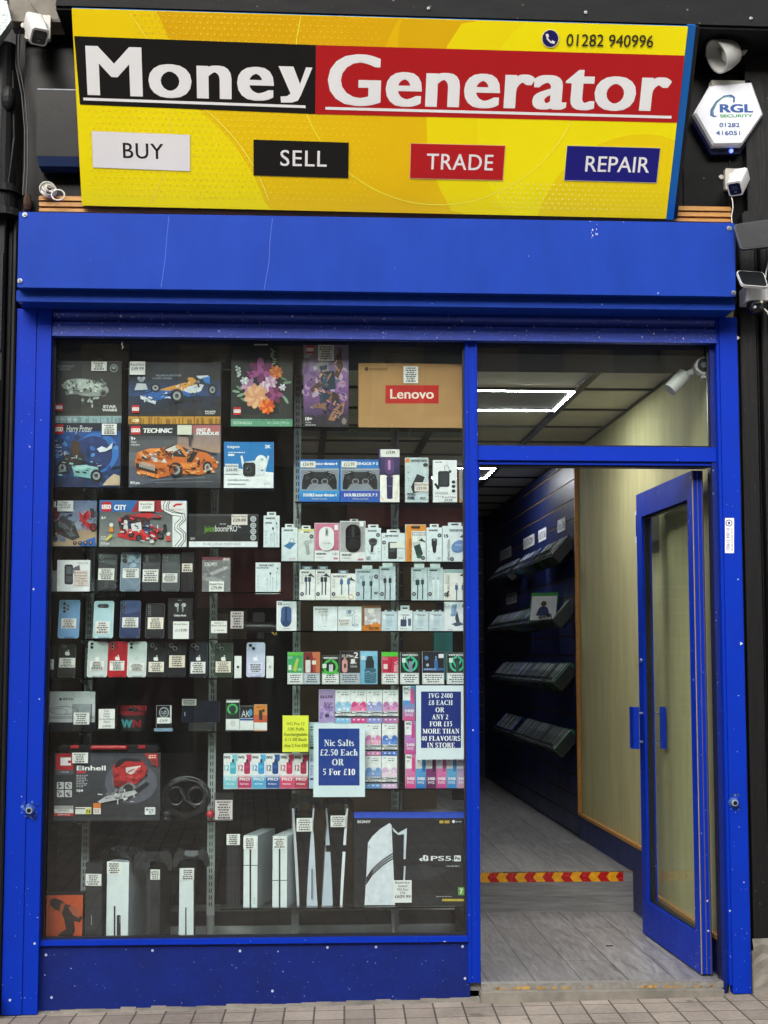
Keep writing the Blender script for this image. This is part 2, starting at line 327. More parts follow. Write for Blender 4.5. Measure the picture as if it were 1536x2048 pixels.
SER = {
 'I': (3.9, _stem(1.95)), 'i': (3.2, _stem(1.6, 6.6) + [_arc(1.4, 8.8, 1, 1, 0, 360)]), 'l': (3.2, _stem(1.6, 10.3)),
 '1': (4.8, _stem(2.5, 10, 0, False) + [[(.6, 8.3), (1.6, 10), (2, 10), (2, 8.6)]]),
 'V': (7.4, [[(.6, 10), (2.7, 10), (4.6, 3), (3.9, 0), (3.3, 0)], [(3.4, 1.5), (6.3, 10), (7, 10), (4, 0), (3.4, 0)], _bar(0, 9.5, 3.2, 10), _bar(5.2, 9.5, 7.6, 10)]),
 'G': (8, [_rib(_arc(4.2, 5, 3.3, 4.7, 55, 335), 2, .7), _bar(5.6, 1, 7.4, 4.4), _bar(4.6, 4.1, 8, 4.7), _bar(6.9, 6.8, 7.5, 10)]),
 'C': (7.6, [_rib(_arc(4.2, 5, 3.3, 4.7, 50, 320), 2, .7), _bar(6.6, 6.8, 7.2, 10)]),
 'O': (8.2, [_rib(_arc(4.1, 5, 3.1, 4.75, 0, 360, 24), 2, .6)]), '0': (5.3, [_rib(_arc(2.65, 5, 1.7, 4.7, 0, 360, 24), 1.6, .6)]),
 'E': (6.8, _stem(1.9) + [_bar(2, 9.4, 6.3, 10), _bar(5.7, 7.6, 6.3, 10), _bar(2, 0, 6.6, .6), _bar(6, 0, 6.6, 2.6), _bar(2, 4.8, 4.8, 5.4), _bar(4.4, 3.9, 5, 6.3)]),
 'F': (6.2, _stem(1.9) + [_bar(2, 9.4, 6.1, 10), _bar(5.5, 7.6, 6.1, 10), _bar(2, 4.8, 4.6, 5.4), _bar(4.2, 3.9, 4.8, 6.3)]),
 'L': (6.5, _stem(1.9) + [_bar(2, 0, 6.3, .6), _bar(5.7, 0, 6.3, 3)]),
 'A': (7.6, [[(.7, 0), (1.5, 0), (4.2, 8), (3.7, 10), (3.4, 10)], [(3.3, 10), (4.3, 10), (7.3, 0), (5.1, 0), (3, 7.4)], _bar(2, 2.9, 5.4, 3.5), _bar(0, 0, 2.4, .5), _bar(4.4, 0, 7.9, .5)]),
 'H': (8.2, _stem(1.9) + _stem(6.3) + [_bar(2, 4.8, 6.2, 5.4)]),
 'R': (7.8, _stem(1.9) + [_rib([(2.4, 9.7), (4, 9.7)] + _arc(4, 7.5, 1.7, 2.2, 90, -90) + [(2.4, 5.2)], 2, .6), [(3.4, 5.2), (5.3, 5.2), (7.7, 0), (5.6, 0)], _bar(5.4, 0, 8.1, .5)]),
 'N': (7.8, [_bar(1.3, 0, 1.9, 10), _bar(0, 0, 3.1, .5), _bar(0, 9.5, 2.8, 10), [(.9, 10), (3, 10), (6.9, 1.5), (6.9, 0), (6, 0)], _bar(6.2, 0, 6.8, 10), _bar(5.1, 9.5, 7.9, 10)]),
 'Y': (7.5, [[(.7, 10), (3, 10), (4.8, 4.6), (3, 4.4)], [(4, 4.8), (6.2, 10), (6.9, 10), (4.7, 4.2)], _bar(2.8, 0, 4.7, 4.8), _bar(2, 0, 5.5, .5), _bar(0, 9.5, 3.6, 10), _bar(5.3, 9.5, 7.7, 10)]),
 'T': (7, _stem(3.5, 10, 0, False) + [_bar(.3, 9.4, 6.7, 10), _bar(.3, 7.4, .9, 10), _bar(6.1, 7.4, 6.7, 10)]),
 'M': (9.8, [_bar(1.3, 0, 1.9, 10), _bar(.1, 0, 3.1, .5), [(.6, 10), (3, 10), (5.6, 2.4), (4.8, 0), (4.4, 0)], [(4.6, 1), (7.4, 10), (8.2, 10), (4.9, 0)], _bar(7, 0, 8.9, 10), _bar(6.1, 0, 9.7, .5), _bar(7.2, 9.5, 9.7, 10), _bar(.1, 9.5, 2, 10)]),
 'U': (7.8, _stem(1.9, 10, 3, True, False) + [_rib(_arc(4, 3.4, 2.3, 2.9, 180, 360), 1.4, .7), _bar(6.1, 3, 6.7, 10), _bar(5, 9.5, 7.8, 10)]),
 'S': (5.8, [_rib(_arc(2.9, 7.5, 1.9, 2.1, 40, 230) + _arc(2.9, 2.6, 2, 2.2, 60, -140), 1.5, 1.3), _bar(4.5, 7, 5, 9.8), _bar(.4, .1, .9, 3)]),
 '2': (5.2, [_rib(_arc(2.6, 7.4, 1.6, 2.2, 165, -25, 10) + [(1, 1.2)], 1.5, .9), _bar(.4, 0, 4.9, 1.4)]),
 '4': (5.2, [_bar(3, 0, 4.5, 10), _bar(.2, 2.4, 5.1, 3.6), [(.2, 3), (3, 10), (3.6, 10), (1, 3)]]),
 '5': (5.2, [_bar(1.1, 8.6, 4.8, 10), _bar(1, 5.2, 1.6, 10), _rib(_arc(2.1, 3.3, 2, 2.7, 110, -120), 1.6, 1)]),
 '8': (5.2, [_rib(_arc(2.6, 7.6, 1.5, 2, 0, 360, 20), 1.3, .7), _rib(_arc(2.6, 2.8, 1.75, 2.5, 0, 360, 20), 1.5, .7)]),
 '£': (5.4, [_rib(_arc(3.3, 7.8, 1.3, 1.8, 20, 180, 8) + [(2, 4), (1.2, .9)], 1.3, .9), _bar(.4, 0, 5, 1.2), _bar(.5, 4.6, 4, 5.3)]),
 'c': (4.8, [_rib(_arc(2.6, 3.4, 1.9, 3.1, 45, 315), 1.7, .7)]),
 'a': (5.4, [_rib(_arc(2.1, 1.9, 1.2, 1.6, 0, 360), 1.2, .6), _bar(3, .3, 4.7, 5), _rib(_arc(2.6, 5, 1.4, 1.4, 0, 160, 8), 1, .8), _bar(3, 0, 5.4, .5)]),
 't': (3.6, [_bar(1, .8, 2.8, 8.6), _bar(.1, 6, 3.6, 6.7), _bar(1.2, 0, 3.6, .8)]),
 's': (4.2, [_rib(_arc(2, 5, 1.3, 1.4, 40, 230, 8) + _arc(2, 1.9, 1.4, 1.5, 60, -140, 8), 1.2, 1)]),
 'h': (5.8, _stem(1.6, 10.3) + [_bar(3.6, 0, 5.3, 4.6), _rib(_arc(3.5, 4.6, 1.2, 1.8, 0, 150, 8), 1.2, .9), _bar(3.1, 0, 5.8, .5)]),
 'o': (5.2, [_rib(_arc(2.6, 3.4, 1.8, 3.1, 0, 360, 20), 1.6, .6)]),
 'r': (4.6, _stem(1.6, 6.6) + [_rib(_arc(3.2, 5, 1.1, 1.4, 20, 170, 8), 1, .9)]),
 '.': (2.4, [_bar(.6, 0, 2.1, 1.5)]), ' ': (2.6, [])}
def serif(s):
    x = 0; out = []
    for ch in s:
        wdt, ps = SER.get(ch, SER[' '])
        out += [[(x + a, b) for a, b in p] for p in ps]; x += wdt + .5
    return out, x

# ------------------------------------------------------------------ flat printed art laid on a plane, given in photograph pixels of that plane
EPS = .00014
class Art(MB):
    eps = EPS
    def __init__(s, O, U=Vector((1, 0, 0)), V=Vector((0, 0, 1))):
        super().__init__(); s.O = Vector(O); s.U = U.normalized(); s.V = V.normalized(); s.Nn = s.U.cross(s.V).normalized()
        if s.Nn.y > 0: s.Nn = -s.Nn
        s.k = 1; s.lift = 0
    def m(s, px, py):
        d = ray(px, py); t = (s.O - EYE).dot(s.Nn) / d.dot(s.Nn); p = EYE + d * t - s.O
        return p.dot(s.U), p.dot(s.V)
    def lay(s, pts, fs, col):
        y = -s.k * s.eps - s.lift; s.k += 1
        vv = [(u, y, v) for u, v in pts]
        return s.add(vv, fs, col)
    def P(s, pts, c):
        q = [s.m(*p) for p in pts]
        a = sum(q[i][0] * q[(i + 1) % len(q)][1] - q[(i + 1) % len(q)][0] * q[i][1] for i in range(len(q)))
        if a < 0: q = q[::-1]; c = c[::-1] if isinstance(c, list) else c
        return s.lay(q, [tuple(range(len(q)))], c)
    def R(s, x0, y0, x1, y1, c, c2=None, h=False):
        if c2 is None: cc = c
        elif h: cc = [c, c2, c2, c]
        else: cc = [c, c, c2, c2]
        return s.P([(x0, y0), (x1, y0), (x1, y1), (x0, y1)], cc)
    def E(s, cx, cy, rx, ry, c, n=20, rot=0):
        r = radians(rot)
        return s.P([(cx + rx * cos(2 * pi * i / n) * cos(r) - ry * sin(2 * pi * i / n) * sin(r), cy + rx * cos(2 * pi * i / n) * sin(r) + ry * sin(2 * pi * i / n) * cos(r)) for i in range(n)], c)
    def RR(s, x0, y0, x1, y1, r, c):
        p = []
        for cx, cy, a in ((x1 - r, y0 + r, -90), (x1 - r, y1 - r, 0), (x0 + r, y1 - r, 90), (x0 + r, y0 + r, 180)): p += _arc(cx, cy, r, r, a, a + 90, 5)
        return s.P(p, c)
    def L(s, pts, wd, c):
        return s.P(_rib(pts, wd), c)
    def ring(s, cx, cy, rx, ry, wd, c, n=22, rot=0):
        r = radians(rot)
        def pt(i, k): a = 2 * pi * i / n; x, y = (rx + k) * cos(a), (ry + k) * sin(a); return s.m(cx + x * cos(r) - y * sin(r), cy + x * sin(r) + y * cos(r))
        pts = [pt(i, wd / 2) for i in range(n)] + [pt(i, -wd / 2) for i in range(n)]
        return s.lay(pts, [(i, n + i, n + (i + 1) % n, (i + 1) % n) for i in range(n)], c)
    def T(s, txt, x0, y0, x1, y1, c, b=0, sp=1.0, x1y=None, ital=0):
        """text: caps reach from y0 down to the baseline y1, spread from x0 to x1 (b = extra boldness as a share of the cap height)"""
        v, f = glyphs(txt, sp)
        if not v: return s
        mn = min(p[0] for p in v); mx = max(p[0] for p in v); H = caph()
        a = Vector(s.m(x0, y1)); e = Vector(s.m(x1, y1 if x1y is None else x1y)); t = Vector(s.m(x0, y0))
        up = Vector((0, 1)) * (t - a).length; ac = e - a
        offs = [(0, 0)]
        if b > .04 and up.length > .1:
            o = b * up.length; offs = [(o * i / 6, o * .28 * j) for j in (-1, -.5, 0, .5, 1) for i in range(-6, 7)]
        elif b:
            o = b * up.length
            offs = [(0, 0), (-o, 0), (o, 0), (-o, -o * .4), (o, -o * .4), (-o, o * .4), (o, o * .4), (-o * .5, o * .4), (o * .5, -o * .4)]
        for ox, oy in offs:
            s.lay([tuple(a + ac * ((p[0] - mn) / (mx - mn)) + up * (p[1] / H) + Vector((ox + ital * up.length * p[1] / H, oy))) for p in v], f, c)
            s.k -= .75 if len(offs) < 20 else .9
        s.k += .75; return s
    def S(s, txt, x0, y0, x1, y1, c):
        ps, wd = serif(txt); a = Vector(s.m(x0, y1)); e = Vector(s.m(x1, y1)); t = Vector(s.m(x0, y0)); up = (t - a).length
        k0 = s.k
        for i, p in enumerate(ps):
            s.k = k0 + (i % 12) * .15
            q = [tuple(a + (e - a) * (x / wd) + Vector((0, up * y / 10))) for x, y in p]
            ar = sum(q[j][0] * q[(j + 1) % len(q)][1] - q[(j + 1) % len(q)][0] * q[j][1] for j in range(len(q)))
            if ar < 0: q = q[::-1]
            s.lay(q, [tuple(range(len(q)))], c)
        s.k = k0 + 3; return s
    def D(s, x0, y0, x1, y1, n, c='777777', cen=True, bold_last=False):
        """rows of unreadable small print"""
        h = (y1 - y0) / n
        for i in range(n):
            yy = y0 + h * (i + .25); half = (x1 - x0) / 2; cx = (x0 + x1) / 2
            wd = half * random.uniform(.55, 1)
            xa, xb = (cx - wd, cx + wd) if cen else (x0, x0 + 2 * wd)
            x = xa; hh = h * (.5 if not (bold_last and i == n - 1) else .6)
            while x < xb:
                g = min(random.uniform(2.2, 6), xb - x); s.R(x, yy, x + g, yy + hh, c); s.k -= 1; x += g + 1.3
            s.k += 1
        return s

THINGS = []
class Item(Art):
    """a product: a solid body standing at plane Y, whose front carries the print"""
    def __init__(s, name, label, cat, bx, base='f0f0f0', Y=.10, dep=.05, group=None, mat=None, yaw=None, side=None, shape='box', r=3, z=None, lean=0):
        x0, y0, x1, y1 = bx; yw = radians(random.uniform(-2.5, 2.5) if yaw is None else yaw); ln = radians(lean)
        O = unp((x0 + x1) / 2, y1, Y)
        if z is not None: O.z = z
        U = Vector((cos(yw), sin(yw), 0)); V = Vector((-sin(yw) * sin(ln), cos(yw) * sin(ln), cos(ln)))
        super().__init__(O, U, V); s.name, s.label, s.cat, s.group, s.mat = name, label, cat, group, mat or PRINT
        s.bx = bx; s.kids = []; s.dep = dep
        ym = (y0 + y1) / 2; u0 = s.m(x0, ym)[0]; u1 = s.m(x1, ym)[0]; v1 = s.m((x0 + x1) / 2, y0)[1]; v0 = 0.0 if z is None or lean == 0 else 0.0
        s.dims = (u0, u1, v0, v1); side = side or base
        if shape == 'box':
            s.box(u0, 0, v0, u1, dep, v1, side)
            s.lay([(u0 + .0004, v0 + .0004), (u1 - .0004, v0 + .0004), (u1 - .0004, v1 - .0004), (u0 + .0004, v1 - .0004)], [(0, 1, 2, 3)], base)
        elif shape == 'round':
            rr = r; p = []
            for cx, cz, a in ((u1 - rr, v1 - rr, 0), (u0 + rr, v1 - rr, 90), (u0 + rr, v0 + rr, 180), (u1 - rr, v0 + rr, 270)): p += _arc(cx, cz, rr, rr, a, a + 90, 6)
            s.ext([(a, 0, b) for a, b in p], (0, dep, 0), side)
            q = [((u0 + u1) / 2 + (a - (u0 + u1) / 2) * .955, (v0 + v1) / 2 + (b - (v0 + v1) / 2) * .978) for a, b in p]
            s.lay(q, [tuple(range(len(q)))], base)
    def sub(s, name, mat=None, lift=.0015):
        a = Art(s.O, s.U, s.V); a.lift = lift; s.kids.append((name, mat or PAPER, a)); return a
    def tab(s, x0, y0, x1, y1, c='eef2f4', hole='333333'):
        a = s.sub('hang_tab', PRINT, 0); p0 = a.m(x0, y1); p1 = a.m(x1, y0)
        a.box(p0[0], .003, p0[1], p1[0], .006, p1[1], c); a.lift = -.003
        xm = (x0 + x1) / 2; ym = (y0 + y1) / 2; a.RR(xm - (x1 - x0) * .28, ym - 1.4, xm + (x1 - x0) * .28, ym + 1.6, 1.2, hole)
        return s
    def label_card(s, x0, y0, x1, y1, lines=(), n=None, c='efefec', ink='555555'):
        a = s.sub('price_label'); p0 = a.m(x0, y1); p1 = a.m(x1, y0)
        a.box(p0[0], -.0012, p0[1], p1[0], 0, p1[1], c); a.lift += .0012
        W = x1 - x0
        if n: a.D(x0 + W * .08, y0 + 1.5, x1 - W * .08, y1 - 1.5, n, ink, bold_last=True)
        for t, fx, fy, fw, fh in lines:
            a.T(t, x0 + W * fx, y0 + (y1 - y0) * fy, x0 + W * (fx + fw), y0 + (y1 - y0) * (fy + fh), '3c3c3c')
        return s
    def done(s):
        mw = Matrix((( s.U.x, -s.Nn.x, s.V.x, s.O.x), (s.U.y, -s.Nn.y, s.V.y, s.O.y), (s.U.z, -s.Nn.z, s.V.z, s.O.z), (0, 0, 0, 1)))
        o = MB.build(s, s.name, s.mat, mw=mw); tag(o, s.label, s.cat, s.group)
        for n, m, a in s.kids:
            if n != 'hang_tab': a.v = [(x, y - s.k * s.eps, z) for x, y, z in a.v]
            if a.v: a.build(n, m, o)
        s.obj = o; return o
# ================================================================== SETTING: ground, room shell
def gz(x): return .0 + .017 * (x + 1.15)
def S(name, mb, mat, **k): return tag(mb.build(name, mat, **k), kind='structure')
XL, XR = -14, 14
S('pavement', MB().add([(XL, -4.5, gz(XL)), (XR, -4.5, gz(XR)), (XR, .0, gz(XR)), (XL, .0, gz(XL))], [(0, 1, 2, 3)], '9a9086'), PAVING)
S('street', MB().add([(-40, -60, gz(-40) - .004), (40, -60, gz(40) - .004), (40, 20, gz(40) - .004), (-40, 20, gz(-40) - .004)], [(0, 1, 2, 3)], '9a9086'), PAVING)
_m = MB(); _x = -1.05
while _x < .70:                                                   # crumbling cement fillet along the foot of the wall
    _w = .06; _d = .028 + random.uniform(-.008, .02); _h = .012 + random.uniform(-.004, .006)
    z = gz(_x) - .02; _m.add([(_x, .02, z), (_x + _w, .02, z), (_x + _w, -_d, z), (_x, -_d, z), (_x, .02, z + .02 + _h), (_x + _w, .02, z + .02 + _h), (_x + _w, -_d * .5, z + .02 + _h * .4), (_x, -_d * .5, z + .02 + _h * .4)], [(0, 1, 2, 3), (4, 5, 6, 7), (2, 3, 7, 6), (1, 2, 6, 5), (0, 3, 7, 4)], '8f8a80'); _x += _w - .001
S('cement_fillet', _m, MORTAR)
FZ, UZ, RY = .095, .292, 1.74
S('lobby_floor', MB().box(.60, .03, FZ - .03, 1.73, RY + .01, FZ), LAMIN)
S('upper_floor', MB().box(-1.16, RY + .002, UZ - .03, 1.73, 8.2, UZ).box(-1.16, .56, UZ - .03, .72, RY, UZ), LAMIN)
_r = MB().box(.70, RY, FZ, 1.73, RY + .018, UZ - .001)
for v in range(8): pass
RISER = paint('grey_oak_riser', '8c8c8c', .45, 0, dirt=.28, bump=.2, streak=(.8, 1, 14))
S('step', _r, RISER)
S('threshold', MB().box(.72, -.055, gz(1.2) - .03, 1.69, .028, FZ - .022), MORTAR)
# room walls and ceiling
S('wall_right', MB().box(1.732, .02, 0, 1.83, 3.27, 2.9), CREAM)
S('wall_left', MB().box(-1.24, .09, 0, -1.16, 8.2, 2.9), DARKIN)
S('wall_back', MB().box(-1.16, 8.1, 0, 1.83, 8.2, 2.9), paint('back_wall_paint', '3a4254', .7, 0, dirt=.1))
S('wall_corridor_end', MB().box(1.732, 3.275, 0, 1.83, 8.09, 2.9), DARKIN)
TILE = paint('mineral_tile', 'd2cebf', .9, .35, 160, '8f8d85', dirt=.08, bump=.4, spec=.1)
CZ = 2.697
ceil = MB(); ys = [.56 + .615 * i for i in range(-1, 13)]; xs = [1.36 - .615 * i for i in range(-1, 5)]
ceil.box(-1.16, .53, CZ + .012, 1.73, 8.1, CZ + .05)
S('ceiling', ceil, TILE)
grid = MB()
for y in ys:
    if y > .5: grid.box(-1.16, y - .012, CZ + .001, 1.73, y + .012, CZ + .0115, '201f1e')
for x in xs: grid.box(max(x - .019, -1.16), .53, CZ - .004, min(x + .019, 1.729), 8.1, CZ + .0112, '161514')
tag(grid.build('ceiling_grid', PLAST), kind='structure')
S('ceiling_bulkhead', MB().box(-1.16, .12, 2.665, 1.731, .53, 2.9), paint('bulkhead_navy', '1c2436', .6, 0))
S('roof_slab', MB().box(-1.3, .0, 2.9, 1.95, 8.3, 3.0), DARKIN)

def led_frame(y0, y1, x0, x1, lab):
    t = empty('ceiling_light', ((x0 + x1) / 2, (y0 + y1) / 2, CZ), lab, 'ceiling light', 'framed LED ceiling lights')
    f = MB(); wd = .015
    f.box(x0, y0, CZ - .0045, x1, y0 + wd, CZ - .003); f.box(x0, y1 - wd, CZ - .0045, x1, y1, CZ - .003)
    f.box(x1 - wd, y0 + wd, CZ - .0045, x1, y1 - wd, CZ - .003); f.box(x0, y0 + wd, CZ - .0045, x0 + wd, y1 - wd, CZ - .003)
    f.build('light_strip', LED, t, org=t.location)
    MB().box(x0 - .004, y0 - .004, CZ - .003, x1 + .004, y1 + .004, CZ - .0025, '85837a').build('panel', PLAST, t, org=t.location)
led_frame(1.175, 1.785, .745, 1.345, 'lit rectangular LED frame in the ceiling seen through the pane over the door')
led_frame(4.25, 4.86, .95, 1.345, 'lit LED frame deeper in the corridor ceiling, glimpsed under the transom bar')

# ================================================================== SHOP FRONT
shop = empty('shop_building', (.3, 0, 0), 'bright blue painted shop front with roller shutter box, large display window and open glazed door', 'shop')
def sp(name, mb, mat, parent=None, label=None, smooth=False):
    p = parent or shop; bpy.context.view_layer.update()
    o = mb.build(name, mat, p, org=(p.matrix_world.translation if p else None), smooth=smooth)
    if p is not shop: o.location = (0, 0, 0)
    if label: o['label'] = label
    return o
def hexhead(p, r=.011, y=-.005):
    m = MB().cyl((p[0], p[1] - .001, p[2]), (p[0], p[1] + y, p[2]), r, r * .85, 14, 'c3c6cc').cyl((p[0], p[1] + y, p[2]), (p[0], p[1] + y * 1.9, p[2]), r * .55, r * .5, 6, '8f9298'); return m
# shutter box
HX0, HX1, HZ0, HZ1, HY = -1.124, 1.757, 2.846, 3.151, -.2
hb = MB().box(HX0, HY, HZ0, HX1, 0.01, HZ1, ch=.002)
box = sp('shutter_box', hb, BLUEHEAD)
for px, py in ((50, 430), (40, 562), (1458, 457), (1467, 586)):
    sp('screw', hexhead(unp(px, py, HY)), METAL, box)
for pts in (((338, 432), (334, 470), (330, 520), (322, 575)), ((545, 436), (540, 480), (538, 525), (528, 580))):
    pp = [unp(x, y, HY - .0004) for x, y in pts]; m = MB()
    for i in range(3):
        a, b = pp[i], pp[i + 1]; e = Vector((.0009, 0, 0)); m.add([a - e, a + e, b + e, b - e], [(0, 1, 2, 3)], '5f78ca')
    sp('drip_stain', m, PAPER, box)
m = MB()
for i in range(14):
    p = unp(1190 + random.gauss(0, 5), 462 + random.gauss(0, 8), HY - .0004); r = random.uniform(.0006, .002); h = random.uniform(.001, .009)
    m.add([p + Vector((-r, 0, 0)), p + Vector((r, 0, 0)), p + Vector((r * .6, 0, -h)), p + Vector((-r * .5, 0, -h))], [(0, 1, 2, 3)], 'c8cee4')
sp('bird_dropping', m, PAPER, box)
sp('drip_rail', MB().box(-1.135, -.155, 2.80, 1.765, .01, HZ0 - .001, ch=.004), BLUEHEAD)
# roller shutter curtain rolled up under the box
sh = MB()
def slat(z0, z1, y, bulge):
    n = 8; prof = [(y - bulge * sin(pi * i / n), z0 + (z1 - z0) * i / n) for i in range(n + 1)]
    v = [(-1.012, a, b) for a, b in prof] + [(1.722, a, b) for a, b in prof]
    sh.add(v, [(i, i + 1, n + 2 + i, n + 1 + i) for i in range(n)], '23409f')
    sh.box(-1.012, y, z0 - .004, 1.722, y + .01, z0, '101a40')
slat(2.813, 2.835, .012, .008); slat(2.766, 2.808, .0, .016); slat(2.752, 2.763, .006, .006)
sh2 = sp('shutter_curtain', sh, BLUESHUT, smooth=True)
sp('shutter_bottom_bar', MB().box(-1.012, -.018, 2.692, 1.722, .03, 2.749, ch=.004).box(-1.012, -.028, 2.690, 1.722, -.0185, 2.697), BLUESHUT)
# guide posts
for nm, x0, x1, z0, lx, ly, lab in (('guide_post', -1.153, -1.015, gz(-1.1) + .004, 60, 1620, 'left guide post with a round shutter lock'), ('guide_post', 1.722, 1.808, gz(1.77) + .004, 1467, 1605, 'right guide post with a scuffed protruding shutter lock and white sticker')):
    m = MB()
    if x0 < 0: m.box(x0, -.03, z0, -1.075, .06, 2.799).box(-1.073, -.026, z0, x1, .08, 2.799).box(-1.0748, -.02, z0, -1.0732, .0, 2.79)
    else: m.box(x0 + .012, -.03, z0, x1, .06, 2.799).box(x0, -.02, z0 + .03, x0 + .0115, .08, 2.799)
    gp = sp(nm, m, BLUE, label=lab)
    c = unp(lx, ly, -.03)
    lk = MB().cyl(c, c + Vector((0, -.018, 0)), .021, .014, 20, '4d6db0').cyl(c + Vector((0, -.018, 0)), c + Vector((0, -.026, 0)), .0135, .012, 20, '9fb0c4').cyl(c + Vector((0, -.026, 0)), c + Vector((.0, -.0268, 0)), .0085, .0085, 16, '0b0c10')
    sp('shutter_lock', lk, attr_mat('worn_lock_metal', .45, .4, .3, 120) if x0 < 0 else bpy.data.materials['worn_lock_metal'], gp)
    m = MB()
    for i in range(26):
        a = random.uniform(0, 2 * pi); r = random.uniform(.018, .042); q = c + Vector((cos(a) * r * .8, -.0004 - .00001 * i, sin(a) * r)); s = random.uniform(.002, .007)
        if not (x0 + .014 < q.x - s and q.x + s < x1): continue
        m.add([q + Vector((-s, 0, -s * .4)), q + Vector((s * .6, 0, -s)), q + Vector((s, 0, s * .5)), q + Vector((-s * .3, 0, s))], [(0, 1, 2, 3)], random.choice(['3e5fa8', '27407c', '5d7cb5', '1c2f66']))
    sp('scuffed_paint', m, PLAST, gp)
# engineer's sticker on the right post (rotated print)
st = Art(unp(1459, 1105, -.0305)); a = st
a.R(1450, 1036, 1468, 1106, 'e8eaee'); a.ring(1458, 1046, 6, 6, 1.6, '22345f'); a.E(1458, 1046, 2.4, 3, '22345f')
def vtext(art, s, x, y0, y1, h, c):
    v, f = glyphs(s); mn = min(p[0] for p in v); mx = max(p[0] for p in v); H = caph()
    art.lay([art.m(x + h * p[1] / H, y0 + (y1 - y0) * (p[0] - mn) / (mx - mn)) for p in v], f, c)
vtext(a, 'SALES SERVICE REPAIR', 1462.5, 1056, 1102, 3, '22345f'); vtext(a, '01204 519021', 1453, 1056, 1102, 6, '22345f')
for o in bpy.data.objects:
    if o.get('label', '').startswith('right guide'): rp = o
for i, v in enumerate(st.v): st.v[i] = (st.O.x + v[0], st.O.y + v[1], st.O.z + v[2])
sp('sticker', st, PAPER, rp)
# stall riser, sill
WX0, WX1 = -1.015, .674
riser = sp('stall_riser', MB().add([(WX0 - .03, .012, gz(-1.04) - .0), (.683, .012, gz(.68) + .0), (.683, .012, .262), (WX0 - .03, .012, .262), (WX0 - .03, .06, gz(-1.04)), (.683, .06, gz(.68)), (.683, .06, .262), (WX0 - .03, .06, .262)], [(0, 1, 2, 3), (4, 7, 6, 5), (3, 2, 6, 7), (0, 4, 5, 1), (1, 5, 6, 2), (0, 3, 7, 4)], '12277c'), BLUERISE)
for px, py in ((92, 1910), (103, 1995), (305, 1901), (480, 1902), (655, 1895), (752, 1894), (545, 1982), (925, 1893), (556, 1903), (930, 1957)):
    p = unp(px, py, .012); r = .0055 if py != 1903 else .003
    sp('screw_cap', MB().cyl(p, p + Vector((0, -.0025, 0)), r, r * .8, 10, 'b9c0d6'), PLAST, riser)
sp('window_sill', MB().box(WX0 - .032, -.004, .262, .676, .05, .281, ch=.003), BLUE)
sp('window_bead', MB().box(WX0, .028, .281, WX1, .045, .291, '26272b').box(WX0, .028, .291, WX0 + .012, .045, 2.69, '1a1b20').box(WX1 - .008, .028, .291, WX1, .045, 2.69, '26272b'), PLAST)
sp('window_pane', MB().box(WX0, .05, .281, WX1, .054, 2.72), PANE)
sp('mullion', MB().box(WX1, .008, .10, .726, .10, 2.72).box(WX1 + .004, .0, .10, WX1 + .012, .0079, 2.72).box(.716, .0, .10, .722, .0079, 2.72), BLUE)
sp('transom_bar', MB().box(.7265, .012, 2.203, 1.7215, .10, 2.258).box(.7265, .007, 2.198, 1.7215, .0119, 2.206).box(.7265, .02, 2.182, 1.7215, .09, 2.1975), BLUE)
sp('transom_bead', MB().box(.7265, .028, 2.2585, 1.70, .04, 2.266, '1b1d28').box(1.694, .028, 2.266, 1.702, .04, 2.7, '1b1d28'), PLAST)
sp('transom_pane', MB().box(.7265, .05, 2.2585, 1.70, .054, 2.72), PANE)
sp('door_jamb', MB().box(1.702, .012, FZ - .05, 1.7215, .06, 2.2025).box(1.702, .012, 2.2585, 1.7215, .06, 2.72), BLUERISE)
sp('jamb_seal', MB().box(1.699, .02, FZ, 1.7018, .07, 2.18, '17181b').box(.7265, .03, 2.174, 1.69, .08, 2.1815, '17181b'), PLAST)
sp('hinge_block', MB().box(.7262, .02, 2.115, .735, .07, 2.18), BLUE)
# aluminium threshold with worn hazard tape
th = sp('door_threshold', MB().box(.7265, -.01, FZ - .0215, 1.70, .032, FZ + .003, 'a3a09a').box(.7265, -.014, FZ - .0265, 1.70, -.0102, FZ - .0222, '34322e'), attr_mat('aluminium_worn', .45, .6, .2, 50))
m = MB()
for i in range(46):
    x = .74 + i * .0205 + random.uniform(-.003, .003)
    if .36 < (x - .74) / .94 < .66 and random.random() < .8: continue
    if random.random() < .2: continue
    hh = random.uniform(.004, .011); m.add([(x, -.0106, FZ - .019), (x + .013, -.0106, FZ - .019), (x + .020, -.0106, FZ - .019 + hh), (x + .007, -.0106, FZ - .019 + hh)], [(0, 1, 2, 3)], random.choice(['c79a3e', 'b98a33', '8d6a33']))
for i in range(5):
    x = random.uniform(.75, 1.0) if i < 3 else random.uniform(1.35, 1.6)
sp('worn_hazard_tape', m, PAPER, th)
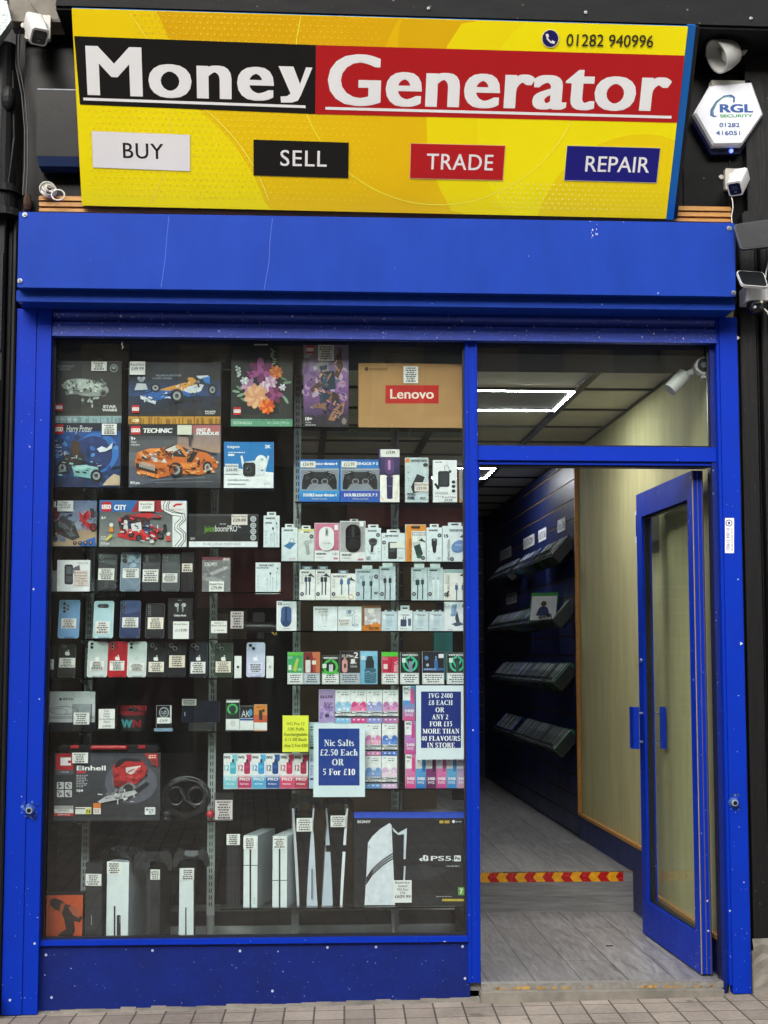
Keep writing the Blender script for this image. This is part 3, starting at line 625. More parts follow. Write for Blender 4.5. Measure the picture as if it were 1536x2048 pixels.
# ---------------- the open door leaf
Hh, Ff = Vector((1.640, .105, 0)), Vector((1.618, 1.08, 0)); DL = (Ff - Hh).length; du = (Ff - Hh).normalized(); dn = Vector((du.y, -du.x, 0)); TH = .048
def dp(a, t, z): return Hh + du * a + dn * t + Vector((0, 0, z))
def dbox(mb, a0, a1, t0, t1, z0, z1, col='1139ae'):
    v = [dp(a0, t0, z0), dp(a1, t0, z0), dp(a1, t1, z0), dp(a0, t1, z0), dp(a0, t0, z1), dp(a1, t0, z1), dp(a1, t1, z1), dp(a0, t1, z1)]
    return mb.add(v, [(0, 3, 2, 1), (4, 5, 6, 7), (0, 1, 5, 4), (1, 2, 6, 5), (2, 3, 7, 6), (3, 0, 4, 7)], col)
DZ0, DZ1 = FZ + .008, 2.172
d = MB(); dbox(d, 0, .075, 0, TH, DZ0, DZ1); dbox(d, DL - .1, DL, 0, TH, DZ0, DZ1)
dbox(d, .075, DL - .1, 0, TH, DZ0, DZ0 + .155); dbox(d, .075, DL - .1, 0, TH, DZ1 - .115, DZ1)
door = sp('door', d, BLUE)
sl = MB()
for t0, t1, c in ((.0005, .003, '9b8f80'), (.003, .0065, '4a4239'), (.0225, .0255, '5c5145'), (.040, .0445, '4a4239')): dbox(sl, -.004, -.0005, t0, t1, DZ0, DZ1, c)
for a0, a1, z0, z1 in ((.0755, .083, DZ0 + .156, DZ1 - .116), (DL - .108, DL - .1005, DZ0 + .156, DZ1 - .116)): dbox(sl, a0, a1, .012, TH - .012, z0, z1, '15161a')
dbox(sl, .083, DL - .108, .012, TH - .012, DZ0 + .156, DZ0 + .163, '15161a'); dbox(sl, .083, DL - .108, .012, TH - .012, DZ1 - .123, DZ1 - .116, '15161a')
sp('rubber_seal', sl, PLAST, door)
gl = MB(); dbox(gl, .083, DL - .108, .022, .026, DZ0 + .163, DZ1 - .123); sp('door_glass', gl, DOORG, door)
for sgn in (-1, 1):
    h = MB(); hz0, hz1 = unp(600, 1503, .86).z, unp(600, 1417, .86).z
    o = -.048 if sgn < 0 else TH + .048
    base = 0 if sgn < 0 else TH
    ac = DL - .055
    dbox(h, ac - .045, ac + .03, min(o, o + sgn * .006), max(o, o + sgn * .006), hz0, hz1)
    dbox(h, ac - .045, ac - .038, min(o, o - sgn * .022), max(o, o - sgn * .022), hz0, hz1)
    hd = sp('handle', h, BLUE, door)
    for z in (hz0 + .03, hz1 - .03):
        q = MB().cyl(dp(ac, base, z), dp(ac, o, z), .006, .006, 10, 'c9ccd2'); sp('handle_bolt', q, METAL, door)
kc = MB().cyl(dp(DL - .05, -.006, 1.395 - .02), dp(DL - .05, 0, 1.395 - .02), .012, .012, 14, 'c9ccd2'); sp('key_cylinder', kc, METAL, door)

# ================================================================== above: moulding, panel, beam
S_ = lambda *a: None
mo = MB()
for z0, z1, y in ((3.152, 3.205, -.022), (3.205, 3.218, -.030), (3.218, 3.226, -.018), (3.226, 3.243, -.034), (3.243, 3.249, -.02), (3.249, 3.262, -.040), (3.262, 3.270, -.030)):
    mo.box(-1.075, y, z0, 1.792, 0, z1)
bm = sp('wood_moulding', mo, PINE)
back = MB().box(-1.15, .0, 3.0, 1.95, .08, 4.3)
bk = sp('backing_panel', back, BLACKG)
# thin frame battens on the backing at the right
sp('batten', MB().box(1.60, -.012, 3.27, 1.607, -.0003, 4.2).box(1.795, -.010, 3.27, 1.803, -.0003, 4.2).box(1.6075, -.008, 3.865, 1.7945, -.0003, 3.87), BLACKG)
zb = unp(700, 36, -.26).z
bv = MB().box(unp(112, 10, -.26).x, -.26, zb, 3.2, .1, zb + .7)
bv.v = [(x, y, z - .007 * (x - .1)) for x, y, z in bv.v]
beam = sp('top_beam', bv, BEAMP)
bl = MB().box(unp(112, 10, -.26).x, -.272, zb + .012, 3.2, -.2603, zb + .02); bl.v = [(x, y, z - .007 * (x - .1)) for x, y, z in bl.v]
sp('beam_lip', bl, BEAMP, beam)
for px, py in ((857, 17), (1171, 25), (1502, 37)):
    sp('rivet', hexhead(unp(px, py, -.262), .007, -.004), PLAST, beam)
q0, q1 = unp(18, 42, -.13), unp(146, 36, -.13)
sp('cement_block', MB().box(q0.x, -.13, q0.z, q1.x, 0, q0.z + .25), MORTAR)
# pilasters either side
def pil(x0, x1, y, z0, z1, mat=BLACKP, ch=.006):
    return MB().ext([(x0, y + ch, z0), (x0 + ch, y, z0), (x1 - ch, y, z0), (x1, y + ch, z0), (x1, .09, z0), (x0, .09, z0)], (0, 0, z1 - z0), '17181a')
L = empty('pilaster', (-1.35, 0, 0), 'worn black painted pilaster left of the blue shop front', 'pilaster', 'black pilasters')
def pp_(n, mb, mat, par): bpy.context.view_layer.update(); return mb.build(n, mat, par, org=par.matrix_world.translation, smooth=False)
sm = MB()
for x0, x1, y in ((-1.176, -1.156, -.045), (-1.200, -1.176, -.02), (-1.40, -1.20, -.06)): sm.add(*(lambda p: (p.v, p.f, '17181a'))(pil(x0, x1, y, gz(-1.2) + .1, 3.17)))
pp_('shaft', sm, BLACKP, L)
pp_('raised_panel', MB().box(-1.36, -.072, 2.62, -1.207, -.0602, 3.02).box(-1.36, -.072, .5, -1.207, -.0602, 2.5), BLACKP, L)
cap = MB()
for z0, z1, r in ((3.17, 3.2, .1), (3.2, 3.27, .075), (3.27, 3.30, .09), (3.30, 3.9, .07)):
    cap.cyl((-1.235, -.03, z0), (-1.235, -.03, z1), r, r * (.97 if z1 < 3.5 else .8), 20, '17181a')
for k in range(6): cap.tube([(-1.20 + .006 * k, -.09 + .01 * k, 3.2), (-1.175 + .004 * k, -.06 + .01 * k, 3.5), (-1.185 + .004 * k, -.07 + .012 * k, 3.78)], .006, 6, '17181a')
cap.ball((-1.20, -.08, 3.66), .03, .03, .055, '17181a')
pp_('capital', cap, BLACKP, L)
pp_('plinth', MB().box(-1.42, -.09, gz(-1.3), -1.158, .05, gz(-1.3) + .1, ch=.01), BLACKP, L)
R = empty('pilaster', (1.95, 0, 0), 'worn black painted pilaster right of the door', 'pilaster', 'black pilasters')
sm = MB()
for x0, x1, y in ((1.8085, 1.822, -.012), (1.822, 1.892, -.035), (1.892, 1.908, -.012), (1.908, 2.2, -.055)): sm.add(*(lambda p: (p.v, p.f, '17181a'))(pil(x0, x1, y, .22, 3.17)))
pp_('shaft', sm, BLACKP, R)
pp_('raised_panel', MB().box(1.93, -.067, .6, 2.15, -.0552, 2.62).box(1.93, -.067, 2.72, 2.15, -.0552, 3.1), BLACKP, R)
pp_('capital', MB().box(1.83, -.07, 3.171, 2.22, .05, 3.24, ch=.01).box(1.86, -.05, 3.24, 2.2, .05, 4.1), BLACKP, R)
bs = MB(); random.seed(3)
v = []; nx, nz = 8, 8
for j in range(nz + 1):
    for i in range(nx + 1): v.append((1.812 + .3 * i / nx, -.05 + random.uniform(-.004, .004) + .012 * (j == nz), gz(1.9) - .01 + .23 * j / nz + random.uniform(-.006, .006)))
bs.add(v, [(j * (nx + 1) + i, j * (nx + 1) + i + 1, (j + 1) * (nx + 1) + i + 1, (j + 1) * (nx + 1) + i) for j in range(nz) for i in range(nx)], '8f8a80')
bs.box(1.813, -.03, gz(1.9), 2.1, .05, .218)
pp_('stone_base', bs, MORTAR, R)
S('upper_wall', MB().box(-6, .1, 3.0, 8, .3, 9), BLACKP)
nb = empty('neighbouring_shop', (-3.2, 0, 0), 'black painted neighbouring frontage beyond the left pilaster', 'shop front'); pp_('wall', MB().box(-6, .0, -.05, -1.43, .1, 4.2), BLACKP, nb)
nb = empty('neighbouring_shop', (4.2, 0, 0), 'black painted neighbouring frontage beyond the right pilaster', 'shop front'); pp_('wall', MB().box(2.23, .0, 0, 8, .1, 4.2), BLACKP, nb)

# ================================================================== the sign board
k = .9901; C0 = Vector((.3114 * k, -.26, CAM_H + (3.5644 - CAM_H) * k)); SWd, SHt = 2.4312 * k, .7769 * k; le, ro, ya = .5403, -.0087, -.0054
def _rot(x, z):
    x, z = x * cos(ro) - z * sin(ro), x * sin(ro) + z * cos(ro); y = -z * sin(le); z = z * cos(le)
    return Vector((x * cos(ya) - y * sin(ya), x * sin(ya) + y * cos(ya), z))
U, V = _rot(1, 0), _rot(0, 1); O = C0 - V * SHt / 2
sg = Item.__new__(Item); sg.eps = .00005; Art.__init__(sg, O, U, V)
sg.name, sg.label, sg.cat, sg.group, sg.mat, sg.kids, sg.dep = 'shop_sign', 'big yellow leaning fascia sign reading Money Generator with buy, sell, trade and repair boxes', 'sign', None, SIGNV, [], .03
hw = SWd / 2
sg.box(-hw, 0, 0, hw, .012, SHt, 'c9b818')
a = sg
TL, TR, BR, BL = (142, 16), (1375, 55), (1333, 437), (165, 412)
def q(s, t):   # share across, share down -> pixel
    t2 = t; lx = TL[0] + (BL[0] - TL[0]) * t2, TL[1] + (BL[1] - TL[1]) * t2; rx = TR[0] + (BR[0] - TR[0]) * t2, TR[1] + (BR[1] - TR[1]) * t2
    return lx[0] + (rx[0] - lx[0]) * s, lx[1] + (rx[1] - lx[1]) * s
def SU(u0, v0, u1, v1, c, c2=None): # rectangle in sign units (0..1)
    W, H = SWd, SHt; x0, x1 = (u0 - .5) * W, (u1 - .5) * W; z0, z1 = (1 - v1) * H, (1 - v0) * H
    cc = [c, c, c2, c2] if c2 else c
    a.lay([(x0, z1), (x1, z1), (x1, z0), (x0, z0)], [(0, 1, 2, 3)], cc if not c2 else [c, c2, c2, c])
def SP(pts, c): a.lay([((u - .5) * SWd, (1 - v) * SHt) for u, v in pts], [tuple(range(len(pts)))], c)
YD, YM, YB = 'e3ae00', 'f0c400', 'f5dc00'
SU(0, 0, .55, 1, 'fadb00', 'f2c400'); SU(.55, 0, 1, 1, 'f2c400', 'fdeb00')
def clipc(cx, cy, r, c, n=40, r2=None):   # a printed disc cut to the sign
    pts = []
    asp = SWd / SHt
    for i in range(n):
        A = 2 * pi * i / n; x = cx + r * cos(A) / asp; y = cy + r * sin(A); pts.append((min(max(x, .001), .999), min(max(y, .001), .999)))
    SP(pts, c)
clipc(.0, .3, .62, 'f8d800'); clipc(.02, 1.25, .95, 'fcea00'); clipc(.33, -.15, .62, 'eab600')
clipc(.66, .1, .42, 'e9b800'); clipc(.84, .5, .82, 'fae600'); clipc(.90, .5, .74, 'fdee00'); clipc(.95, 1.1, .55, 'f8dc00')
def arcline(cx, cy, r, c, wd=.006):
    asp = SWd / SHt; run = []
    for i in range(121):
        A = 2 * pi * i / 120; x = cx + r * cos(A) / asp; y = cy + r * sin(A)
        ok = .002 < x < .998 and .003 < y < .997
        if ok: run.append((x, y))
        if (not ok or i == 120) and len(run) > 1:
            a.lay([((u - .5) * SWd, (1 - v) * SHt) for u, v in [(x_, y_) for x_, y_ in run] + [(cx + (x_ - cx) * (1 + wd / r), cy + (y_ - cy) * (1 + wd / r)) for x_, y_ in run[::-1]] if 0 < u < 1 and 0 < v < 1], [tuple(range(2 * len(run)))] if all(0 < cx + (x_ - cx) * (1 + wd / r) < 1 and 0 < cy + (y_ - cy) * (1 + wd / r) < 1 for x_, y_ in run) else [], c)
            run = []
        elif not ok: run = []
arcline(-.12, .55, .85, 'fce440'); arcline(.60, .2, .75, 'fcee40'); arcline(.02, 1.25, .97, 'fcee50')
def dots(u0, u1, v0, v1, nx, ny, c):
    pts = []; fs = []; 
    for j in range(ny):
        for i in range(nx):
            u = u0 + (u1 - u0) * (i + .5 * (j % 2)) / nx; v = v0 + (v1 - v0) * j / ny
            if u > .995 or v > .99: continue
            f = .0055 * (1 - .75 * abs(i / nx - .35)) ; x, z = (u - .5) * SWd, (1 - v) * SHt; b = len(pts)
            pts += [(x + f * cos(pi * m_ / 3), z + f * sin(pi * m_ / 3)) for m_ in range(6)]; fs.append(tuple(range(b, b + 6)))
    a.lay(pts, fs, c)
dots(.02, .50, .50, .97, 44, 15, 'fade30'); dots(.10, .50, .02, .19, 36, 6, 'f4cc30'); dots(.70, .99, .83, .98, 26, 6, 'f9ea62')
# bands
p = lambda *l: list(l)
a.k += 4
a.P([(148.5, 72), (632, 90), (630.5, 228), (160, 209)], '0d0d0e'); a.P([(632, 90), (1369, 111), (1354.5, 245.5), (630.5, 228)], 'b5141c')
a.T('Mone', 180, 93, 543, 188.5, 'f1f3f5', b=.052, sp=1.06, x1y=199.5)
a.P([(557, 132), (587, 133), (600, 168), (612, 134.5), (625, 135), (602, 190), (596, 201), (584, 205), (562, 205), (561, 193), (574, 192), (581, 187)], 'f1f3f5')
a.T('Generator', 660, 110, 1332, 208, 'f1f3f5', b=.052, sp=1.04, x1y=221)
a.P([(166.5, 195), (611, 210.5), (611, 216), (166.7, 200.5)], 'f1f3f5'); a.P([(651, 213.5), (1343, 231.5), (1342.5, 237), (650.5, 219)], 'f1f3f5')
a.P([(183, 261.5), (380.5, 269), (380.5, 342.5), (185.5, 335)], 'd9d2b0'); a.P([(184, 262.5), (379.5, 270), (379.5, 341.5), (186.5, 334)], 'eeeef0')
a.P([(507, 279), (697.5, 285), (696.5, 356), (507, 350.5)], '0e0e0f')
a.P([(821, 286), (1011, 290.5), (1006, 361), (819, 357)], 'd8b090'); a.P([(822, 287), (1010, 291.5), (1005, 360), (820, 356)], 'b9151d')
a.P([(1133.5, 290.5), (1321, 295.5), (1313.5, 366), (1127.5, 361)], 'c9c7a8'); a.P([(1134.5, 291.5), (1320, 296.5), (1312.5, 365), (1128.5, 360)], '14147a')
a.T('BUY', 247, 285.5, 327, 315.5, '141414', b=.012, sp=1.1, x1y=318); a.T('SELL', 561, 300, 653, 331, 'f0f0f0', b=.012, sp=1.1, x1y=333)
a.T('TRADE', 853, 307, 985, 338, 'f0f0f0', b=.012, sp=1.08, x1y=340.5); a.T('REPAIR', 1170, 312, 1297, 342.5, 'f0f0f0', b=.012, sp=1.0, x1y=345)
a.E(1100.5, 77, 17.5, 18.5, 'efe9c0', 28); a.E(1100.5, 77, 16, 17, '14145e', 28)
a.L([(1094, 69), (1094.5, 77), (1101, 84), (1108, 86)], 3.4, 'f0f0f0'); a.P([(1091, 68), (1096, 67), (1098, 73), (1093, 75)], 'f0f0f0'); a.P([(1102, 84), (1104, 80), (1110, 83), (1108, 88)], 'f0f0f0')
a.T('01282 940996', 1132, 68, 1305, 91.5, '2a2a1c', b=.008, x1y=94)
sn = sg.done()
# blue backing board standing out at the right of the sign, dark gap behind
bb = MB().box(hw + .0005, .002, -.004, hw + .032, .03, SHt + .006, '0c5fae').box(-hw, .0125, 0, hw, .03, SHt, '0c5fae'); o = bb.build('backing_board', SIGNV, sn)
bb = MB().box(hw + .0325, .012, -.002, hw + .05, .05, SHt, '15161a').box(-hw + .02, .031, .05, hw, .06, SHt - .05, '15161a'); bb.build('frame', PLAST, sn)
# ================================================================== inside: wall fittings of the corridor
dado = MB()
def q3(px, py, X=1.73): # point on the right wall seen at a pixel
    d = ray(px, py); return EYE + d * ((X - EYE.x) / d.x)
S('dado_board', MB().box(1.716, 1.50, UZ + .001, 1.7315, 3.268, .425).box(1.716, .02, FZ, 1.7315, 1.499, .235).box(1.7165, 1.50, FZ, 1.7315, 1.7385, UZ + .0005), BLUEIN)
tr = MB().box(1.712, 1.475, .4255, 1.731, 3.268, .443).box(1.712, 1.475, .237, 1.731, 1.4995, .4250).box(1.712, .02, .2355, 1.731, 1.474, .2365 + .016).box(1.708, 3.243, .4435, 1.731, 3.268, CZ)
tag(tr.build('wall_trim', PINE), kind='structure')
# hazard tape on the step nose
tp = MB(); zt, zl = UZ + .0015, UZ - .047; x = .60; i = 0; TX1 = 1.667
ya = RY - .0015
while x < TX1:
    wd_ = .0475; c = ('b51f1f', 'e3a21c')[i % 2]
    for (za, zb_) in ((zt, (zt + zl) / 2), ((zt + zl) / 2, zl)):
        top = za == zt; s0 = 0 if top else -.018; s1 = -.018 if top else 0
        xs4 = [x + s0, min(x + wd_ + s0, TX1), min(x + wd_ + s1, TX1), x + s1]
        tp.add([(xs4[0], ya, za), (xs4[1], ya, za), (xs4[2], ya, zb_), (xs4[3], ya, zb_)], [(0, 1, 2, 3)], c)
    x += wd_; i += 1
tape = tag(tp.build('hazard_tape', attr_mat('tape_gloss', .25, var=.1, scale=40), org=(1.1, RY, UZ)), 'red and yellow chevron hazard tape stuck along the step nose', 'hazard tape')
nose = MB(); x = .72
while x < 1.72:
    wd_ = random.uniform(.03, .09); h = random.uniform(.003, .011) if random.random() < .6 else .003
    nose.add([(x, RY - .002, zt - h * .3), (x + wd_, RY - .002, zt - h * .2), (x + wd_ * .9, RY - .002, zt + .004), (x + .004, RY - .002, zt + .004)], [(0, 1, 2, 3)], random.choice(['8b7048', 'a9967a', '6b5a40'])); x += wd_
nose.build('torn_edge', PAPER, tape).location = (-1.1, -RY, -UZ)
# slatwall panel
sw = empty('slatwall', (1.72, 5.6, UZ), 'dark blue slatwall panelling with gold grooves lining the corridor', 'slatwall')
SWX = 1.718
pl = MB(); gr = MB(); z = UZ + .01; H_ = .123
while z < CZ - .02:
    z1 = min(z + H_ - .010, CZ - .005); pl.box(SWX, 3.28, z, 1.731, 8.09, z1, '0f1c52'); gr.box(SWX + .006, 3.281, z1 + .0002, 1.73, 8.089, z1 + .0098, '9a7a3c'); z += H_
pl.box(SWX - .004, 3.2685, UZ + .002, 1.731, 3.2795, CZ - .004)
SLATP = paint('slatwall_blue', '131f4d', .3, 0, dirt=.1, bump=.05)
pl.build('slat_board', SLATP, sw, org=sw.location); gr.build('groove_strip', WOOD, sw, org=sw.location)
# slatwall on the back wall of the shop too
bw = empty('slatwall', (.2, 8.05, UZ), 'far blue slatwall across the back of the shop', 'slatwall')
pl = MB(); gr = MB(); z = UZ + .3
while z < CZ - .02:
    z1 = min(z + .113, CZ - .005); pl.box(-1.15, 8.06, z, 1.70, 8.095, z1); gr.box(-1.15, 8.07, z1 + .0002, 1.70, 8.094, z1 + .0098, '9a7a3c'); z += H_
pl.build('slat_board', SLATP, bw, org=bw.location); gr.build('groove_strip', WOOD, bw, org=bw.location)
# wire racks with cases
WIRE = attr_mat('black_wire', .4, .3, .05)
def rack(zf, y0, y1, lab):
    t = empty('wire_rack', (SWX - .08, (y0 + y1) / 2, zf), lab, 'wire rack', 'sloping wire racks on the slatwall')
    m = MB(); xa, xb = SWX - .135, SWX - .004   # front lip, wall
    zb_ = zf + .02; xc, zc = xa + .062, zf - .048
    for (x, z) in ((xa, zf), (xa - .012, zf + .045), (xb, zb_)): m.tube([(x, y0, z), (x, y1, z)], .0022, 5, '111114')
    n = int((y1 - y0) / .055)
    for i in range(n + 1):
        y = y0 + (y1 - y0) * i / n; m.tube([(xb, y, zb_), (xc, y, zc), (xa, y, zf)], .0018, 4, '111114')
        if i < n:
            yn = y0 + (y1 - y0) * (i + 1) / n; m.tube([(xa, y, zf), (xa - .012, yn, zf + .045)], .0021, 4, '111114'); m.tube([(xa, yn, zf), (xa - .012, y, zf + .045)], .0021, 4, '111114')
    m.tube([(xb, y0, zb_), (xc, y0, zc)], .003, 5, '111114'); m.tube([(xb, y1, zb_), (xc, y1, zc)], .003, 5, '111114')
    m.build('wire_frame', WIRE, t, org=t.location)
    return t
case_proto = []
def make_case(c1, c2, face):
    m = MB().box(.0, -.0065, 0, .072, .0065, .171, c1, ch=.002).box(.004, -.0071, .003, .070, -.0066, .155, c2)
    o = m.build('game_case', PRINT)
    sub = MB().box(.004, -.0078, .045, .069, -.0072, .120, c2); sub.build('cover_panel', PRINT, o)
    MB().box(-.0012, -.0045, .008, -.0002, .0045, .163, face).box(-.0018, -.0035, .03, -.0013, .0035, .10, c2).build('spine_print', PRINT, o)
    return o
cases = [make_case('2f5c38', '191c20', '7c8694'), make_case('3a7440', '22262a', 'd8dce0'), make_case('2a4a90', '14181f', 'b8c2d0'), make_case('31423a', '2a2e30', '66707c'), make_case('3d4448', '1c1e22', 'c8ced4')]  # near-black covers: the shade on them is put into their colour
first = [True] * 5
def put_case(x, y, z, tiltx, rz, k, where):
    src = cases[k]
    if first[k]: o = src; first[k] = False
    else:
        o = src.copy(); COL.objects.link(o)
        for ch in src.children:
            c = ch.copy(); COL.objects.link(c); c.parent = o
    o.rotation_euler = (tiltx, radians(41), rz); o.location = (x, y, z)
    tag(o, 'used game case filed in the %s wire rack' % where, 'game case', 'game cases in the %s wire rack' % where)
RZ = {}
random.seed(11)
for nm, zf, y0, y1, parts in (('top', 2.03, 3.38, 6.9, ((3.42, 4.35, 0), (4.5, 5.3, 1), (5.6, 6.85, 0))), ('second', 1.62, 3.35, 6.95, ((3.4, 3.5, 0), (4.0, 5.0, 0), (5.1, 6.9, 0))), ('third', 1.225, 3.36, 6.6, ((3.4, 6.55, 0),)), ('bottom', .81, 3.36, 6.5, ((3.4, 5.3, 0), (5.55, 6.45, 0)))):
    rack(zf, y0, y1, 'sloping wire rack, %s of the four on the corridor slatwall' % nm)
    for a_, b_, kk in parts:
        y = a_
        while y < b_:
            k = random.choice([0, 1, 4, 3]) if y < 4.2 else random.choice([0, 2, 4, 4, 3])
            put_case(SWX - .131, y, zf + .006 + random.uniform(-.004, .004), 0, radians(random.uniform(-5, 2)), k, nm)
            y += random.uniform(.03, .045)
# face-on case in the second rack
fc = MB().box(-.067, -.0065, 0, .067, .0065, .171, '3d8a44', ch=.003).box(-.062, -.0072, .003, .064, -.0066, .150, 'd9dcde')
fo = fc.build('game_case', PRINT); fo.location = (SWX - .12, 3.86, 1.635); fo.rotation_euler = (radians(-12), 0, radians(-38)); fo.scale = (1.5, 1, 1.1)
tag(fo, 'green cased game facing out with a man on its white cover, second rack', 'game case')
m = MB(); m.add([(-.035, -.008, .03), (.035, -.008, .03), (.022, -.008, .075), (.012, -.008, .085), (-.012, -.008, .085), (-.022, -.008, .075)], [(0, 1, 2, 3, 4, 5)], '3a4466').add([(.014 * cos(i * pi / 6), -.0082, .102 + .018 * sin(i * pi / 6)) for i in range(12)], [tuple(range(12))], '5b4436')
m.build('cover_picture', PRINT, fo)
# rack header cards (lettering faces the corridor)
def wall_card(name, txt, ya_, yb_, z0, z1, lab, tilt=0):
    m = MB(); x = SWX - .004; m.box(x - .001, yb_, z0, x, ya_, z1, 'b9bcc0')
    v, f = glyphs(txt); mn = min(p[0] for p in v); mx = max(p[0] for p in v); Hh_ = caph()
    w_ = ya_ - yb_
    m.add([(x - .0014, ya_ - w_ * (.08 + .84 * (p[0] - mn) / (mx - mn)), z0 + (z1 - z0) * (.2 + .6 * p[1] / Hh_)) for p in v], f, '3a3f4a')
    o = m.build(name, PAPER, org=(x, (ya_ + yb_) / 2, z0)); tag(o, lab, 'label card', 'printed header cards on the slatwall')
wall_card('header_card', 'Xbox One', 3.92, 3.62, 2.218, 2.302, 'pale card reading Xbox One on the slatwall, nearest the door')
wall_card('header_card', 'XBOX 360', 4.75, 4.40, 2.218, 2.302, 'pale card on the slatwall, second from the door')
wall_card('header_card', 'PLAYSTATION 4', 5.5, 4.95, 2.218, 2.302, 'pale card on the slatwall, third from the door')
wall_card('header_card', 'PLAYSTATION 3', 6.9, 6.2, 2.218, 2.302, 'pale card on the slatwall, farthest from the door')
wall_card('header_card', 'XBOX 360', 6.5, 5.9, 1.83, 1.92, 'pale card above the second rack')
# white electric box on the cream wall, seen in the door glass
eb = MB().box(1.66, 1.10, 1.955, 1.731, 1.30, 2.115, 'd8d8d2', ch=.004)
o = tag(eb.build('control_box', PLAST, org=(1.70, 1.2, 1.955)), 'white box with dark front on the cream wall behind the open door', 'control box')
MB().box(1.654, 1.12, 1.985, 1.6595, 1.26, 2.09, '2d3035').build('cover', GLOSS, o).location = (-1.70, -1.2, -1.955)
# corner camera over the door, inside
cm = empty('security_camera', (1.70, .42, 2.58), 'white camera on a jointed arm in the corner above the door, inside the glass', 'security camera')
c0 = unp(1404, 733, .10); c1 = unp(1357, 758, .16)
MB().cyl(c0 + Vector((0, -.03, 0)), c0 + Vector((.01, .05, .005)), .035, .036, 20, 'd7d8d6').build('housing', PLAST, cm, org=cm.location, smooth=True)
MB().cyl(c0 + Vector((0, -.031, 0)), c0 + Vector((0, -.034, 0)), .028, .028, 20, '22252a').cyl(c0 + Vector((0, -.034, 0)), c0 + Vector((0, -.038, 0)), .014, .012, 14, '5b6168').build('lens', GLOSS, cm, org=cm.location)
MB().tube([c0 + Vector((-.02, .05, 0)), c0 * .6 + c1 * .4, c1], .014, 8, 'c9cac8').build('arm', PLAST, cm, org=cm.location, smooth=True)
MB().cyl(c1 + Vector((.028, 0, .02)), c1 + Vector((-.04, -.01, -.05)), .032, .030, 18, 'c9cac6').build('body', PLAST, cm, org=cm.location, smooth=True)
MB().box(c0.x + .02, .085, c0.z - .05, 1.7, .15, c0.z + .04, 'cfd0cc', ch=.006).build('mount', PLAST, cm, org=cm.location)
# bag hooks / tall dark fixture at the far end of the corridor
ff = MB().box(.70, 7.6, UZ, .98, 7.9, 1.35, '10204c').box(1.0, 7.55, UZ, 1.5, 7.95, 1.28, '0c1a40')
tag(ff.build('counter', PLAST, org=(1.0, 7.7, UZ)), 'dark blue counter at the far end of the corridor', 'counter')
dp_ = MB(); 
for z in (1.5, 1.66, 1.82, 1.98, 2.14): dp_.box(1.42, 7.35, z, 1.56, 7.43, z + .13, '6b5560')
tag(dp_.build('hanging_stock', PRINT, org=(1.5, 7.4, 1.5)), 'strip of hanging packets at the end of the slatwall', 'packets')
# litter
li = unp(1219, 1892, 0); d_ = ray(1219, 1892); pt = EYE + d_ * ((FZ + .002 - EYE.z) / d_.z)
tag(MB().box(pt.x - .015, pt.y - .004, pt.z, pt.x + .015, pt.y + .004, pt.z + .002, '1b2455').build('litter', PAPER, org=pt), 'small blue scrap on the grey lobby floor', 'litter')

# ================================================================== display window: platform, uprights, glass shelves, back boards
PZ = .20
S('display_platform', MB().box(-1.15, .062, PZ - .03, .70, .52, PZ).box(-1.15, .52, .16, .70, .54, PZ - .001), RISER)
S('platform_skirting', MB().box(-1.15, .505, PZ + .001, .70, .519, PZ + .045, 'e4e6e6').box(-1.15, .54, PZ - .03, .70, .56, .30, '2a2a2a'), PLAST)
S('display_side', MB().box(-1.158, .056, 0, -1.04, .56, 2.66).box(.676, .101, PZ, .70, .54, .34), DARKIN)
BY = .74
def board(x0, y0, x1, y1, mat, name, lab, Y=BY, dep=.02, col='5d4c3c'):
    a, b = unp(x0, y1, Y), unp(x1, y0, Y); m = MB().box(a.x, Y, a.z, b.x, Y + dep, b.z, col)
    return tag(m.build(name, mat, org=((a.x + b.x) / 2, Y, a.z)), lab, 'board')
board(60, 690, 592, 1880, DARKIN, 'backing_board', 'added dark board keeping the display dim behind the left half of the window', BY + .05)  # added partition, keeps the view behind the shelves dark
board(596, 990, 800, 1850, BROWNB, 'backing_board', 'brown board standing behind the middle of the display')
board(806, 1125, 872, 1850, BROWNB, 'backing_board', 'narrow brown board behind the display, nearest the door', BY + .04)
RED = paint('red_reflection_tone', '571016', .6, 0, dirt=.1)  # tone of a red shop sign reflected in the window
board(395, 1100, 588, 1215, RED, 'red_reflection_board', 'dark red board added as a street reflection behind the memory packet and earphones', BY - .05)  # reflection of the red sign opposite, painted in as a board
board(694, 1000, 930, 1052, RED, 'red_reflection_board', 'dark red strip added as a street reflection high behind the mouse boxes', BY - .08)  # second piece of that reflected red, also set in as a solid strip
tb = board(868, 1262, 905, 1360, PRINT, 'stock_box', 'turquoise stock box standing behind the vape packs', .55, .06, '3f8f8c')
board(905, 1262, 940, 1600, DARKIN, 'backing_board', 'dark strip of board beside the window mullion', BY)
